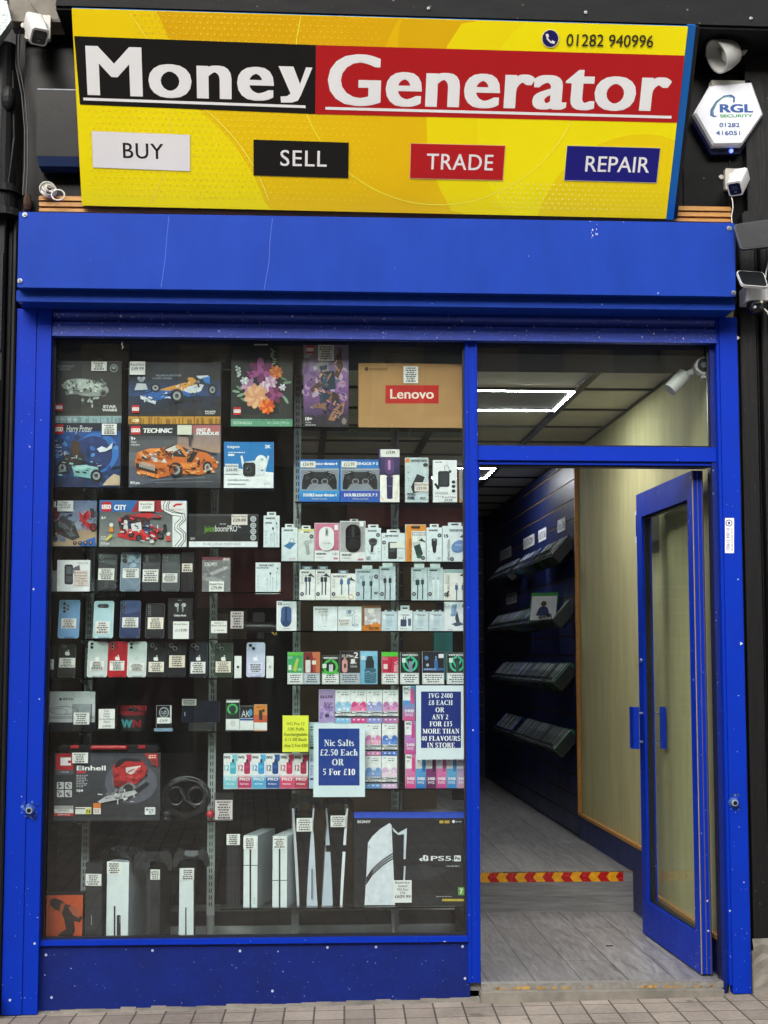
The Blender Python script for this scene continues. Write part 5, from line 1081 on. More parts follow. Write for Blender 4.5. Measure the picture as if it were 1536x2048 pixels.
p.R(199, 1001, 373, 1024, '2468b0'); p.R(262, 1001, 345, 1024, '9a1d28'); p.P([(262, 1001), (275, 1001), (262, 1024), (250, 1024)], '2468b0'); p.R(199, 1024, 373, 1094, '5a5f62', '8d938f'); p.R(345, 1003, 373, 1094, 'e6e8ea'); p.P([(322, 1002), (373, 1002), (373, 1094), (345, 1094), (362, 1070), (345, 1052), (365, 1030), (338, 1028), (323, 1018)], 'e9ebec')
for wd_, c in ((7, '1a1c1e'), (4.2, 'eef0f1')):
    p.L([(334, 1002), (330, 1010), (330, 1021), (345, 1028), (362, 1030), (364, 1038), (352, 1050), (352, 1058), (364, 1068), (365, 1078), (352, 1094)], wd_, c)
p.L([(340, 1003), (336, 1012), (338, 1019), (352, 1024), (369, 1028), (371, 1040), (359, 1052), (360, 1056), (371, 1066), (371, 1080), (362, 1093)], 1.6, '1a1c1e')
p.P([(345, 1012), (352, 1007), (366, 1007), (362, 1011), (352, 1011), (349, 1015)], 'd02028'); p.T('Formula 1', 343, 1017, 366, 1021, 'b8323a')
lego(p, 203, 1004, 223, 1023); p.T('CITY', 229, 1010, 252, 1020, 'f2f4f6', b=.06); p.T('6+', 203, 1033, 212, 1038, 'eee', b=.05); p.T('322 pcs', 202, 1085, 219, 1089, 'f0f0f0', b=.04); p.D(202, 1072, 214, 1080, 2, 'ddd', cen=False)
p.P([(236, 1040), (252, 1030), (300, 1026), (322, 1034), (322, 1040), (300, 1038), (300, 1060), (240, 1060)], '3a2226'); p.P([(256, 1032), (300, 1024), (322, 1036), (300, 1036)], 'c22630'); p.P([(235, 1068), (252, 1058), (292, 1060), (318, 1066), (322, 1076), (300, 1080), (262, 1080), (236, 1074)], 'c81f28'); p.P([(262, 1048), (282, 1044), (284, 1062), (264, 1062)], 'dfe2e4'); p.P([(290, 1046), (302, 1046), (300, 1070), (288, 1070)], '2c3c6a'); p.L([(282, 1060), (296, 1075)], 4, 'e04030')
for x, y, r in ((263, 1070, 6), (278, 1076, 6.5), (304, 1078, 7), (321, 1072, 7), (313, 1062, 5), (248, 1064, 4)): tyre(p, x, y, r, r, '4a4d50')
for x, y, c in ((223, 1056, 'd8862a'), (252, 1050, 'd6d8da'), (337, 1074, 'cf4434'), (330, 1058, '2a2c30')): p.P([(x - 5, y + 8), (x + 5, y + 8), (x + 3, y - 3), (x - 3, y - 3)], c); p.E(x, y - 6, 4, 4, 'dfe0de' if x != 330 else '1c1c1c', 10)
p.P([(222, 1068), (226, 1072), (214, 1082), (210, 1080)], 'c9bd4c'); p.E(304, 1083, 5, 4, 'd0d0cc', 9); p.E(258, 1050, 3, 3, '22468a'); facets(p, 236, 1032, 322, 1082, 60, 5, ['e03a40', '8a141c', 'd8dadc', '2a2c30', '5a5e62'], 5); p.label_card(278, 1003, 309, 1023, lines=(('Brand New', .12, .18, .76, .2), ('£19.99', .25, .5, .5, .24))); p.done()
p = I('speaker_box', 'long black speaker box lettered juiceboom with four round icons', 'product box', (377, 1028, 516, 1095), 'L3', base='1a1c1d', dep=.06, side='0f1011', yaw=0)
p.R(377, 1028, 516, 1032, '3a3d40'); p.R(378, 1083, 515, 1094, 'e6ebee'); p.T('PURE LOUD PORTABLE', 407, 1086, 482, 1090.5, 'a9b0b4', b=.03); p.T('juice', 409, 1051, 429, 1063, '7cc23a'); p.T('boomPRO', 430, 1051, 474, 1063, 'eceeee'); p.T('XL', 475, 1049, 482, 1056, 'eceeee'); p.D(437, 1046, 455, 1050, 1, 'aab')
for y in (1038, 1051, 1063, 1075): p.E(506.5, y, 6, 6, 'b9bec2'); p.ring(506.5, y, 3, 2.4, 1, '3a3d40')
p.RR(379, 1072, 392, 1082, 3, '2c3034'); p.T('40W', 381, 1075, 390, 1080, 'dfe2e4'); p.label_card(463, 1029, 495, 1050, lines=(('Brand New', .05, .1, .9, .18), ('£29.99', .1, .4, .8, .3)), c='e6ddd6'); p.done()
def phone_acc(x0, y0, x1, y1, sh, lab, base='dde8ec', tab=True, kind='accessory_pack', fn=None, yaw=None, side=None, name_h=5, nm=True, tw=.5, dep=.03):
    p = I(kind, lab, 'accessory pack', (x0, y0 + (6 if tab else 0), x1, y1), sh, base=base, dep=dep, side=side or 'b7c4c8', group=None, yaw=yaw)
    W = x1 - x0; c = (x0 + x1) / 2; yt = y0 + (6 if tab else 0)
    if tab: p.tab(c - W * tw / 2 - 1, y0 - 1, c + W * tw / 2 + 1, yt + .4, 'dfe6e9')
    if nm: pmark(p, x0 + W * .15, yt + 4, x0 + W * .72, yt + 7.5)
    p.R(x0, y1 - 2, x1, y1, 'c2ced2')
    if fn: fn(p)
    p.done(); return p
def ear(p, x0=527, y0=1037, x1=559, y1=1096):
    s_ = (x1 - x0) / 32
    p.T('EARPHONE', x0 + 3, y0 + 7, x0 + 17 * s_, y0 + 10.5, '55606a', b=.04)
    for dx, a_, b_ in ((19, 22, 50), (15, 34, 56), (27, 20, 52), (22, 32, 56)): p.L([(x0 + dx * s_, y0 + a_), (x0 + dx * s_, y0 + b_)], .8, 'a9b4ba'); p.E(x0 + dx * s_, y0 + a_ - 2, 1.8, 3, '3a444c' if dx == 19 else 'b9c2c6', 8)
    for i in range(4): p.ring(x0 + 5, y0 + 26 + i * 7, 1.8, 1.8, .6, '9aa6ac', 8)
    p.E(x1 - 6, y0 + 10, 1.4, 2.4, '4a545a', 8)
phone_acc(527, 1025, 559, 1096, 'L3', 'white earphone pack at the right end of the speaker box shelf', fn=ear)
phone_acc(511, 1125, 561, 1188, 'L4', 'white earphone pack standing before the red reflection board', tab=False, fn=lambda p: (ear(p, 511, 1127, 561, 1186), p.P([(556, 1188), (561, 1178), (561, 1188)], 'd07a50')))
# ---- shelf R3
def badge(p, x, y): p.E(x, y, 4, 4.2, '3a4248', 10); p.E(x, y, 1.8, 1.8, 'aab', 8)
def cat_(p, x, y, s_=1): p.P([(x - 9 * s_, y), (x - 4 * s_, y - 3 * s_), (x, y - 7 * s_), (x + 1 * s_, y - 3 * s_), (x + 7 * s_, y + 1 * s_), (x + 9 * s_, y + 6 * s_), (x + 4 * s_, y + 3 * s_), (x - 2 * s_, y + 2 * s_)], '2c343c')
phone_acc(563, 1049, 595, 1123, 'R3', 'slim white pack with a blue padlock-shaped adapter, leftmost in the mouse row', fn=lambda p: (p.P([(567, 1092), (580, 1084), (592, 1086), (580, 1099)], '3e78a8'), p.L([(577, 1086), (582, 1077), (588, 1078), (586, 1087)], 1.4, '7f9cae'), p.R(568, 1067, 577, 1073, 'd7e6e6'), p.T('ADAPTER', 578, 1116, 591, 1119, 'b04a4a')))
phone_acc(596, 1052, 628, 1123, 'R3', 'slim pale pack with a yellow top and a silver car charger', base='d6dedb', fn=lambda p: (p.R(597, 1058, 628, 1063, 'dcd78a'), p.E(613, 1086, 6, 6, 'aeb8b8'), p.E(621, 1083, 4, 4, 'b9c2c2'), p.P([(610, 1090), (618, 1090), (620, 1108), (614, 1111)], '9aa6a6'), badge(p, 623, 1073), p.R(600, 1061, 607, 1067, 'eceee0')))
p = I('mouse_pack', 'pink backed pack holding a white computer mouse', 'mouse pack', (629, 1046, 679, 1123), 'R3', base='e9edef', dep=.05, side='d7a4b4', yaw=0)
p.R(630, 1047, 678, 1101, 'd27c98', 'c8708e'); pmark(p, 633, 1106, 652, 1109.5); p.D(633, 1113, 655, 1116, 1, 'c0a0aa', cen=False); p.R(667, 1115, 676, 1119, 'c87888'); p.D(664, 1105, 676, 1110, 2, '888')
a = p.sub('computer_mouse', GLOSS, .0); a.lift = .004; a.RR(638, 1054, 668, 1101, 13, 'eef0f2'); a.E(653, 1090, 13, 9, 'dfe3e6'); a.RR(650.5, 1056, 656.5, 1073, 2.5, 'b4babf'); a.RR(652, 1060, 655, 1070, 1.4, '5a6066'); a.T('PANTHER', 648, 1086, 660, 1088.5, '3a3c40'); a.lift = 0; p.label_card(669, 1050, 676, 1060, c='eef0f2'); p.done()
p = I('mouse_pack', 'grey backed pack holding a black computer mouse', 'mouse pack', (680, 1042, 731, 1123), 'R3', base='e4e7e8', dep=.05, side='9a9c9e', yaw=0)
p.R(681, 1044, 730, 1104, '9a9a9c', 'b0b0b2'); pmark(p, 684, 1108, 703, 1111.5); p.D(684, 1115, 705, 1118, 1, '999', cen=False); p.R(716, 1117, 727, 1121, 'b87888')
a = p.sub('computer_mouse', GLOSS, .004); a.RR(691, 1049, 721, 1104, 14, '1c1d1f'); a.E(706, 1088, 13, 12, '2a2b2e'); a.RR(703, 1052, 709, 1074, 2.5, '3c3e42'); a.L([(692, 1074), (720, 1074)], .8, '4a4c50'); p.label_card(719, 1043, 727, 1053, c='eef0f2'); p.tab(700, 1038, 716, 1042.5, 'c9cccf'); p.done()
def holder(p): p.E(746, 1085, 8, 7, '2a2c30'); p.E(746, 1082, 9, 6, '54585e'); p.E(746, 1082, 6, 4, '1a1b1e'); p.P([(742, 1088), (748, 1088), (746, 1105), (741, 1104)], '2a2c30'); p.L([(735, 1096), (740, 1106), (750, 1108)], .7, '55606a'); badge(p, 756, 1070); p.R(734, 1067, 739, 1075, 'dfe9e9'); blobs(p, 756, 1090, 758, 1118, 4, 2, ['8a969c']); p.D(733, 1112, 746, 1120, 2, '55606a', cen=False)
phone_acc(731, 1050, 762, 1124, 'R3', 'slim white pack with a black knob phone mount', fn=holder, tw=.6)
phone_acc(763, 1060, 810, 1124, 'R3', 'wider white pack with a black power bank printed low', fn=lambda p: (p.RR(776, 1084, 794, 1118, 3, '25272a'), p.RR(779, 1090, 790, 1104, 2, '4a4c50'), p.D(765, 1073, 785, 1076, 1, '7a868c', cen=False), badge(p, 768, 1085), p.label_card(780, 1086, 808, 1096, c='e4e6de'), blobs(p, 768, 1094, 770, 1110, 3, 2, ['8a969c']), p.T('QUICK', 797, 1114, 807, 1118, 'a85058')))
def orange_pack(p): p.R(812, 1055, 823, 1124, 'e08a28'); p.R(812, 1050, 852, 1062, 'e39230'); p.R(824, 1064, 851, 1071, 'a3a9a8'); pmark(p, 827, 1065.5, 849, 1069.5, 'e8ecec'); p.P([(826, 1087), (838, 1082), (846, 1108), (840, 1115), (833, 1112)], '24403c'); p.P([(826, 1087), (838, 1082), (839, 1088), (828, 1092)], 'c9cdc9'); p.E(838, 1113, 5, 4, '2e5a50'); cat_(p, 844, 1081, .8); badge(p, 846, 1116); vtext(p, 'SUPER FAST 36W', 818, 1078, 1118, 6, 'a8601c'); p.label_card(825, 1072, 834, 1084, c='eef0e8')
phone_acc(811, 1049, 852, 1124, 'R3', 'bright orange edged pack with a dark green car charger', base='e0e7e6', tab=False, nm=False, fn=lambda p: (orange_pack(p), p.RR(822, 1052, 840, 1057, 2, '3a3026')))
phone_acc(853, 1049, 884, 1124, 'R3', 'slim white pack with an upright black car charger', fn=lambda p: (p.RR(863, 1077, 874, 1092, 2, '1e2023'), p.P([(864, 1092), (873, 1092), (872, 1104), (869, 1107), (866, 1104)], '1e2023'), p.R(866, 1079, 872, 1081, '9ab'), badge(p, 879, 1071), p.T('2.4A', 873, 1114, 881, 1119, '33414a'), blobs(p, 856, 1098, 858, 1116, 3, 1.6, ['8a969c'])))
def wless(p): p.R(898, 1058, 932, 1064, 'b3c0c3'); pmark(p, 901, 1059, 929, 1062.5, '5a666a'); p.E(918, 1093, 16, 12, '5a7cae', 22, -25); p.E(917, 1092, 13, 9.5, '6a8cbe', 22, -25); p.T('PANTHER', 911, 1089, 924, 1091.5, 'dfe6f0'); p.T('15', 889, 1069, 896, 1075, '26323a', b=.08); vtext(p, 'WIRELESS CHARGER', 895, 1079, 1121, 5, '3a464e'); cat_(p, 925, 1074, .7); badge(p, 904, 1118); p.R(924, 1119, 933, 1122, '3a464e')
phone_acc(885, 1046, 934, 1124, 'R3', 'pack with a round blue wireless charging pad beside the mullion', base='dfe8e9', nm=False, fn=wless)
# ---- shelf R4 cables
def cable(p, xs_, y0, y1, c, plug='usb'):
    for x in xs_: p.L([(x, y0 + 14), (x + .5, (y0 + y1) / 2), (x, y1)], 2.2, c); p.RR(x - 3, y0 + 4, x + 3, y0 + 14, 1.4, c); p.RR(x - 2, y0, x + 2, y0 + 4.5, .8, 'a9b4ba')
def cpack(x0, y0, x1, y1, lab, base, xs_, ys, c, cat1=True, top=None, extra=None, tab=True, tabc='6f8294'):
    def fn(p):
        if top: p.R(x0 + 1, y0 + 1, x1 - 1, y0 + 7, top)
        cable(p, xs_, ys[0], ys[1], c)
        if cat1: cat_(p, x1 - 8, y0 + 12, .8)
        for i in range(3): p.ring(x0 + 5, y0 + 12 + i * 7, 2.4, 2.4, .7, '7a868c', 9)
        badge(p, x0 + 5, y1 - 12); 
        if extra: extra(p)
    p = I('cable_pack', lab, 'cable pack', (x0, y0, x1, y1), 'R4', base=base, dep=.03, side='c9d2d5')
    if tab: p.tab((x0 + x1) / 2 - 10, y0 - 7, (x0 + x1) / 2 + 10, y0 + .4, tabc, 'd8dee2')
    if not top: pmark(p, x0 + 4, y0 + 4, x0 + (x1 - x0) * .62, y0 + 7.5)
    fn(p); p.done()
cpack(599, 1139, 630, 1200, 'slim white cable pack, leftmost in the cable row', 'eef0ee', (612, 619), (1150, 1190), '2c4054')
cpack(631, 1139, 661, 1200, 'slim white cable pack, second from the left in the cable row', 'eef0ee', (644, 651), (1150, 1190), '262b33')
cpack(662, 1147, 711, 1200, 'wide white cable pack with one blue bent plug', 'eceeea', (683, 697), (1155, 1190), '3e6e9e', extra=lambda p: (p.E(702, 1194, 6, 5.5, 'c9b48a'), p.E(702, 1194, 4, 3.6, 'eee'), p.T('CHARGE SYNC CABLE', 664, 1193, 692, 1196, 'b09050')))
cpack(711, 1138, 758, 1200, 'wide teal-tinted pack with two curved dark cables', 'bfd3da', (727, 742), (1158, 1199), '2a4a54', cat1=False, extra=lambda p: (p.T('FAST', 748, 1184, 756, 1188, '24404a', b=.06), p.ring(724, 1155, 3, 3, .8, '5a7a84', 9), p.ring(742, 1155, 3, 3, .8, '5a7a84', 9), badge(p, 752, 1153)), tabc='dfe6e9')
cpack(759, 1133, 791, 1200, 'tall teal-tinted pack with two straight dark cables', 'c5d6dc', (770, 780), (1152, 1199), '2a343c', cat1=False, tab=True, tabc='dfe6e9')
cpack(823, 1135, 854, 1200, 'teal-tinted cable pack with a dark green square plug, right group', 'c7d8dc', (835, 845), (1155, 1199), '1e4440', cat1=False, tabc='dfe6e9', extra=lambda p: p.RR(831, 1160, 839, 1170, 1, '1e4440'))
cpack(855, 1135, 886, 1200, 'teal-tinted cable pack with white cables, right group', 'c7d8dc', (867, 876), (1155, 1199), 'e6ecee', cat1=False, tabc='dfe6e9')
cpack(887, 1139, 934, 1201, 'cream cable pack with blue plugs next to the mullion', 'ecebe2', (913, 926), (1166, 1200), '3c6490', top='9fc0c4', tab=False, extra=lambda p: (vtext(p, 'CHARGING CABLE', 895, 1150, 1180, 4, '3a4248'), p.P([(895, 1182), (899, 1182), (896, 1189), (899, 1189), (893, 1197), (895, 1190), (892, 1190)], '26282c')))
# ---- shelf R5
p = I('earbud_box', 'plain white earbud box, left of the white pair', 'product box', (627, 1213, 675, 1261), 'R5', base='e8eff3', dep=.045, side='c9d3d9', yaw=1); p.label_card(629, 1215, 657, 1228, lines=(('Brand New', .05, .1, .9, .3), ('£17.99', .3, .52, .6, .3)), c='e2e6e6')
for x in (645, 652): p.E(x, 1230, 3, 3.4, 'c6d2d9', 10); p.R(x - 1, 1232, x + 1, 1242, 'c6d2d9')
p.D(645, 1251, 655, 1254, 1, 'b7c0c6'); p.done()
p = I('earbud_box', 'white box with earbuds and case outline, right of the white pair', 'product box', (676, 1213, 723, 1261), 'R5', base='e6eef2', dep=.045, side='c9d3d9', yaw=-1); p.ring(701, 1225, 8, 5, 1.2, '8fa6b4'); p.E(699, 1224, 4, 4, '7d97a8'); p.L([(690, 1232), (714, 1232)], 1.2, '9ab0bc'); p.ring(707, 1243, 2.6, 8, 1, '8fa6b4'); p.ring(710, 1250, 6, 2, 1.2, '7d97a8'); p.label_card(677, 1238, 700, 1252, lines=(('Brand New', .05, .1, .9, .26), ('£24.99', .15, .52, .7, .32)), c='e6e6e2'); p.done()
p = I('phone_case_pack', 'brown and orange hanging pack under clear film', 'accessory pack', (724, 1213, 762, 1262), 'R5', base='c6c2c4', dep=.03, side='7a5030', yaw=0); p.R(724, 1211, 762, 1216, '8a5c3a'); p.R(724, 1216, 729, 1262, '9a6844'); p.P([(724, 1252), (762, 1243), (762, 1262), (724, 1262)], 'd9822c'); p.T('Oh!', 731, 1250, 741, 1256, '30200c'); p.T('SILICONE', 738, 1254, 758, 1259, '30200c', b=.05); blobs(p, 730, 1220, 758, 1248, 12, 6, ['dcdadc', 'b8b4b8', 'eceaec']); p.label_card(736, 1218, 748, 1226, c='eceae4'); p.done()
def plug(p, x, y, c): p.RR(x - 6, y - 6, x + 6, y + 8, 2, c); [p.R(x + d - .8, y - 12, x + d + .8, y - 6, c) for d in (-4, 4, 0)]
for x0, x1, lab, c, b_ in ((763, 794, 'small pale blue plug pack, first of the four', 'b4c9d6', 'c6d8e2'), (795, 825, 'small white pack with a dark plug and cable, taller than its neighbours', '34465e', 'e6ecf0'), (826, 857, 'small pale plug pack, third of the four', 'bccfda', 'cddbe2'), (858, 889, 'small pale plug pack, fourth of the four', 'bccfda', 'cddbe2')):
    y0 = 1214 if x0 == 795 else 1223
    p = I('plug_pack', lab, 'plug pack', (x0, y0 + (7 if x0 == 795 else 0), x1, 1262), 'R5', base=b_, dep=.035, side='aebfc8'); p.tab((x0 + x1) / 2 - 9, y0 - 3, (x0 + x1) / 2 + 9, y0 + (7.4 if x0 == 795 else .4), 'e4eaee' if x0 == 795 else 'c6d2da')
    pmark(p, x0 + 6, 1229, x1 - 6, 1231.5, '5d6c78'); plug(p, (x0 + x1) / 2 - (3 if x0 == 795 else 0), 1245, c)
    if x0 == 795: p.RR(816, 1237, 822, 1252, 2, '4a6080')
    p.D(x0 + 5, 1256, x1 - 10, 1259, 1, '8a9ba6'); p.label_card(x0 + 3, 1230, x0 + 9, 1238, c='eef2f2'); p.done()
p = I('stand_box', 'white box of a folding blue phone stand, end of the plug shelf', 'product box', (889, 1204, 932, 1262), 'R5', base='e9edf1', dep=.045, side='b9c2ca', yaw=-1); p.P([(904, 1210), (914, 1208), (911, 1232), (901, 1233)], '7e9cc4'); p.P([(903, 1212), (909, 1211), (907, 1228), (902, 1229)], '9ab4d6'); p.P([(914, 1220), (920, 1246), (914, 1250), (910, 1236)], '3c3f45'); p.P([(903, 1248), (918, 1243), (929, 1249), (912, 1253)], '46536a'); p.ring(894, 1211, 5, 2.4, .8, 'b07a90', 10); badge(p, 928, 1212); p.D(895, 1258, 912, 1260.5, 1, 'b08080', cen=False); p.done()
p = I('mouse_box', 'white box with a blue computer mouse printed upright', 'mouse pack', (553, 1202, 593, 1260), 'R5', base='eceef2', dep=.05, side='b9bec6', yaw=0); p.T('O2', 556, 1205, 564, 1210, '2a3040', b=.08); p.D(566, 1207, 578, 1210, 1, '778'); p.E(572, 1240, 11, 14, '2f4a78', 22); p.RR(562, 1213, 583, 1246, 8, '3a5c94'); p.R(570, 1214, 574, 1246, '1f2f50'); p.E(572, 1246, 7, 7, '26406e'); p.D(566, 1256, 580, 1258.5, 1, '889'); p.done()
# ---- phones
def phone(x0, y0, x1, y1, sh, lab, col, edge, cams, tagbox=None, logo=None, island=None, n=5, extra=None, tagc='e4e2de'):
    p = I('smartphone', lab, 'smartphone', (x0, y0, x1, y1 - 2), SHZ[sh] + .004, base=col, dep=.008, side=edge, shape='round', r=.009, lean=11, Y=.115, mat=GLOSS, yaw=0)
    if island:
        a = p.sub('camera_island', GLOSS, .0002); a.RR(*island[:4], island[4], island[5])
    a = p.sub('camera_lens', GLOSS, .0006)
    for cx, cy_, r in cams: a.ring(cx, cy_, r, r, 1.1, '8a8d92', 14); a.E(cx, cy_, r - .3, r - .3, '0d0e10', 14)
    if logo:   # fruit-like maker's mark
        lx, ly, lc = logo; p.E(lx - 1.8, ly, 3.2, 4, lc, 12); p.E(lx + 1.8, ly, 3.2, 4, lc, 12); p.E(lx + 1.6, ly - 6, 1.6, 1, lc, 8, -50)
        p.E(lx + 5, ly - .8, 1.6, 2, col, 8)
    if tagbox: p.label_card(*tagbox, n=n, c=tagc)
    if extra: extra(p)
    o = p.done()
    xm = (x0 + x1) / 2; O = unp(xm, y1, .09); st_ = MB(); w_ = .022
    st_.box(-w_, -.004, .0008, w_, .05, .0028, 'ffffff').box(-w_, -.006, .0008, w_, -.004, .010, 'ffffff')
    tag(st_.build('phone_stand', ACRYL, org=None), 'clear stand under the ' + ' '.join(lab.split()[:11]), 'phone stand', 'clear phone stands').location = (O.x, .105, SHZ[sh])
    return o
def lbl(*a): return a
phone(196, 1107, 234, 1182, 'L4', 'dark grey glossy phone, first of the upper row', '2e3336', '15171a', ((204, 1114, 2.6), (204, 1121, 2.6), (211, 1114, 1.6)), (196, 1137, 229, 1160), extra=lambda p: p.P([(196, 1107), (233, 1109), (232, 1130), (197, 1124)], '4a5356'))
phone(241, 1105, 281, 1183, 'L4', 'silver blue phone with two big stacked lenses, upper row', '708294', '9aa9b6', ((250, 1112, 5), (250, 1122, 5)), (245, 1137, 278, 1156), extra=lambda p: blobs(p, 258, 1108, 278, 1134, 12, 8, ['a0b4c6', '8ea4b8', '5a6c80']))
phone(285, 1107, 321, 1182, 'L4', 'dark phone with a wide black camera bar, upper row', '33373d', '1a1c20', ((294, 1114, 2.4), (294, 1121, 2.4)), (285, 1139, 317, 1164), island=(287, 1109, 319, 1126, 4, '131720'), extra=lambda p: vtext(p, 'poco', 313, 1111, 1124, 3, 'cfd2d6'))
phone(324, 1108, 360, 1182, 'L4', 'grey phone with a square of four lenses, upper row', '4a5054', '6a7074', ((331, 1114, 2.2), (337, 1114, 2.2), (331, 1120, 2.2), (337, 1120, 2.2)), (325, 1147, 355, 1165), island=(327, 1110, 341, 1124, 4, '22262a'))
p = I('media_tower', 'narrow black streaming remote box with a buff label', 'product box', (362, 1105, 388, 1184), 'L4', base='15161a', dep=.03, side='0d0e10', yaw=0)
for i in range(7): p.RR(377, 1146 + i * 5, 386, 1148.5 + i * 5, .8, '2b2d31')
p.label_card(364, 1127, 385, 1144, n=3, c='e2d8cc'); p.D(369, 1152, 372, 1180, 5, '333'); p.done()
p = I('phone_box', 'white box of a small black keypad phone', 'phone box', (114, 1120, 180, 1178), 'L4', base='e9ebed', dep=.04, side='c9ccd0', yaw=0); p.RR(129, 1129, 146, 1169, 4, '2a2d33'); p.R(133, 1133, 143, 1148, '5a6070'); p.P([(146, 1136), (159, 1130), (161, 1146), (147, 1148)], '5a5e64'); p.T('Nokia 105', 157, 1124, 176, 1128, '777'); [p.E(134 + 4 * (i % 3), 1154 + 4 * (i // 3), 1.2, 1, '8a8e94', 6) for i in range(9)]
p.label_card(148, 1141, 176, 1171, lines=(('Brand New', .05, .08, .9, .12), ('No Network', .05, .28, .9, .12), ('+ Charger', .1, .46, .8, .12), ('+ Fully Tested', .02, .64, .94, .1), ('£18', .35, .8, .3, .12)), c='e8d8d2'); p.done()
p = I('phone_box', 'plain white box corner peeking from behind the left post', 'phone box', (84, 1141, 113, 1184), 'L4', base='ced3d8', dep=.05, side='aab0b6', Y=.16, yaw=0); p.R(104, 1155, 106, 1180, 'aab'); p.done()
p = I('memory_pack', 'silver bagged memory stick pack with white slanting label', 'product pack', (404, 1114, 461, 1186), 'L4', base='9fa2a5', dep=.012, side='777', yaw=0, mat=attr_mat('foil_bag', .25, .5, .1, 20, bump=.5)); p.R(404, 1114, 461, 1120, '9a5560'); p.R(445, 1116, 459, 1121, 'e4dcdc'); p.T('DELTA', 410, 1121, 425, 1125, '8a3c40', ital=.2); p.T('DDR5', 409, 1125, 433, 1132, 'f4f4f4', b=.08, ital=.2); p.P([(418, 1146), (452, 1132), (458, 1136), (424, 1152)], 'dfe0e2'); p.P([(404, 1158), (425, 1152), (452, 1162), (420, 1164)], 'c6c8ca')
p.label_card(418, 1163, 448, 1183, lines=(('Brand New', .05, .12, .9, .24), ('£79.99', .15, .48, .7, .32))); p.done()
blob3 = lambda xs_, col: ((xs_[0], xs_[1], 2.6), (xs_[0], xs_[1] + 8, 2.6), (xs_[0], xs_[1] + 16, 2.6))
phone(117, 1200, 159, 1277, 'L5', 'light blue phone with five lens rings, middle row', '6f9cc8', '8fb4d6', ((129, 1208, 3), (129, 1216, 3), (129, 1223, 3), (136, 1212, 2), (136, 1219, 2)), (122, 1237, 153, 1257))
phone(187, 1202, 227, 1278, 'L5', 'pale blue-white phone with a pill-shaped camera bar, middle row', 'b4d2dc', 'd0e2e8', ((199, 1212, 2.3), (204, 1212, 2.3)), (190, 1243, 220, 1268), island=(195, 1208, 218, 1216, 4, '2c3236'), extra=lambda p: p.R(188, 1209, 226, 1210, 'd5e6ea'))
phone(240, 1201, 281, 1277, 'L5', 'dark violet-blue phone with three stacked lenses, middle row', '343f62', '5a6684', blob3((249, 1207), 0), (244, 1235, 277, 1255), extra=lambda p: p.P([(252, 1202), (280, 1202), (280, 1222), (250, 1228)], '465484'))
phone(291, 1207, 329, 1277, 'L5', 'small black phone with three stacked lenses, middle row', '282b2e', '5a5e62', blob3((299, 1213), 0), (295, 1235, 327, 1258), tagc='ece2d4')
p = I('earbud_box', 'black box showing white wireless earbuds, on top of its price card holder', 'product box', (336, 1196, 385, 1236), unp(360, 1238, .10).z, base='1e2122', dep=.03, side='111', yaw=0); p.D(354, 1199, 365, 1202, 1, 'aaa')
for s_ in (-1, 1): p.E(360.5 + s_ * 7, 1210, 4.5, 4, 'b9bfc2', 12); p.P([(360.5 + s_ * 3, 1212), (360.5 + s_ * 7, 1211), (360.5 + s_ * 6, 1224), (360.5 + s_ * 4, 1224)], '9aa2a6')
p.T('Galaxy Buds', 348, 1229, 372, 1232.5, 'e4e6e8', b=.06); p.done()
p = I('card_holder', 'clear holder with a printed card priced 119.99', 'card holder', (336, 1239, 387, 1279), 'L5', base='25262c', dep=.03, side='1c1d22', mat=PLAST, yaw=0); p.label_card(346, 1243, 378, 1278, lines=(('Brand New', .1, .1, .8, .1), ('£119.99', .15, .42, .7, .16)), n=None); p.D(348, 1253, 376, 1257, 1, '888'); p.done()
p = I('card_holder', 'clear tray with a small white price card beside the black camera', 'card holder', (420, 1227, 456, 1279), 'L5', base='26282a', dep=.03, side='1c1d1f', mat=ACRYL, yaw=0); p.label_card(422, 1242, 454, 1266, lines=(('GoPro 7', .2, .08, .6, .16), ('Black Edition', .05, .3, .9, .14), ('£ 99.99', .2, .72, .6, .12))); p.done()
p = I('card_holder', 'clear bag with a printed card in front of the dark field glasses', 'card holder', (459, 1221, 494, 1260), 'L5', base='33343a', dep=.02, side='222', mat=ACRYL, yaw=3); p.label_card(461, 1223, 487, 1257, n=6, c='c9c2c0'); p.done()
b_ = MB(); bo = unp(520, 1262, .2); bo.z = SHZ['L5']
b_.cyl((-.06, .0, .05), (.05, .0, .05), .021, .021, 18, '17181a').cyl((.05, 0, .05), (.07, 0, .05), .014, .014, 16, '2a2c2f').cyl((-.075, 0, .05), (-.06, 0, .05), .024, .024, 18, '222427').box(-.03, -.015, .07, .02, .02, .112, '1b1c1f', ch=.006).box(-.012, -.012, .0005, .016, .012, .03, '141517', ch=.003)
oo = b_.build('spotting_scope', PLAST, smooth=True); oo.location = bo; tag(oo, 'black scope-shaped camera lying across the middle shelf', 'scope')
MB().cyl((-.0755, 0, .05), (-.079, 0, .05), .018, .016, 16, '3a4048').build('eyepiece', GLOSS, oo); MB().tube([(.05, -.01, .03), (.062, -.012, .018), (.07, -.01, .02), (.064, -.008, .032)], .003, 6, 'c9a02e').build('strap_ring', PLAST, oo)
phone(84, 1289, 109, 1355, 'L6', 'dark phone half hidden by the left post, lower row', '2c2a30', '4a484e', ((88, 1294, 2),), (84, 1319, 108, 1339), logo=(93, 1307, '4a484e'))
phone(117, 1289, 151, 1355, 'L6', 'black phone with a home-screen logo and label, second in lower row', '24272a', '5a5d60', ((127, 1293, 2), (132, 1293, 1.2)), (118, 1316, 151, 1335), logo=(135, 1307, 'e6e6e6'))
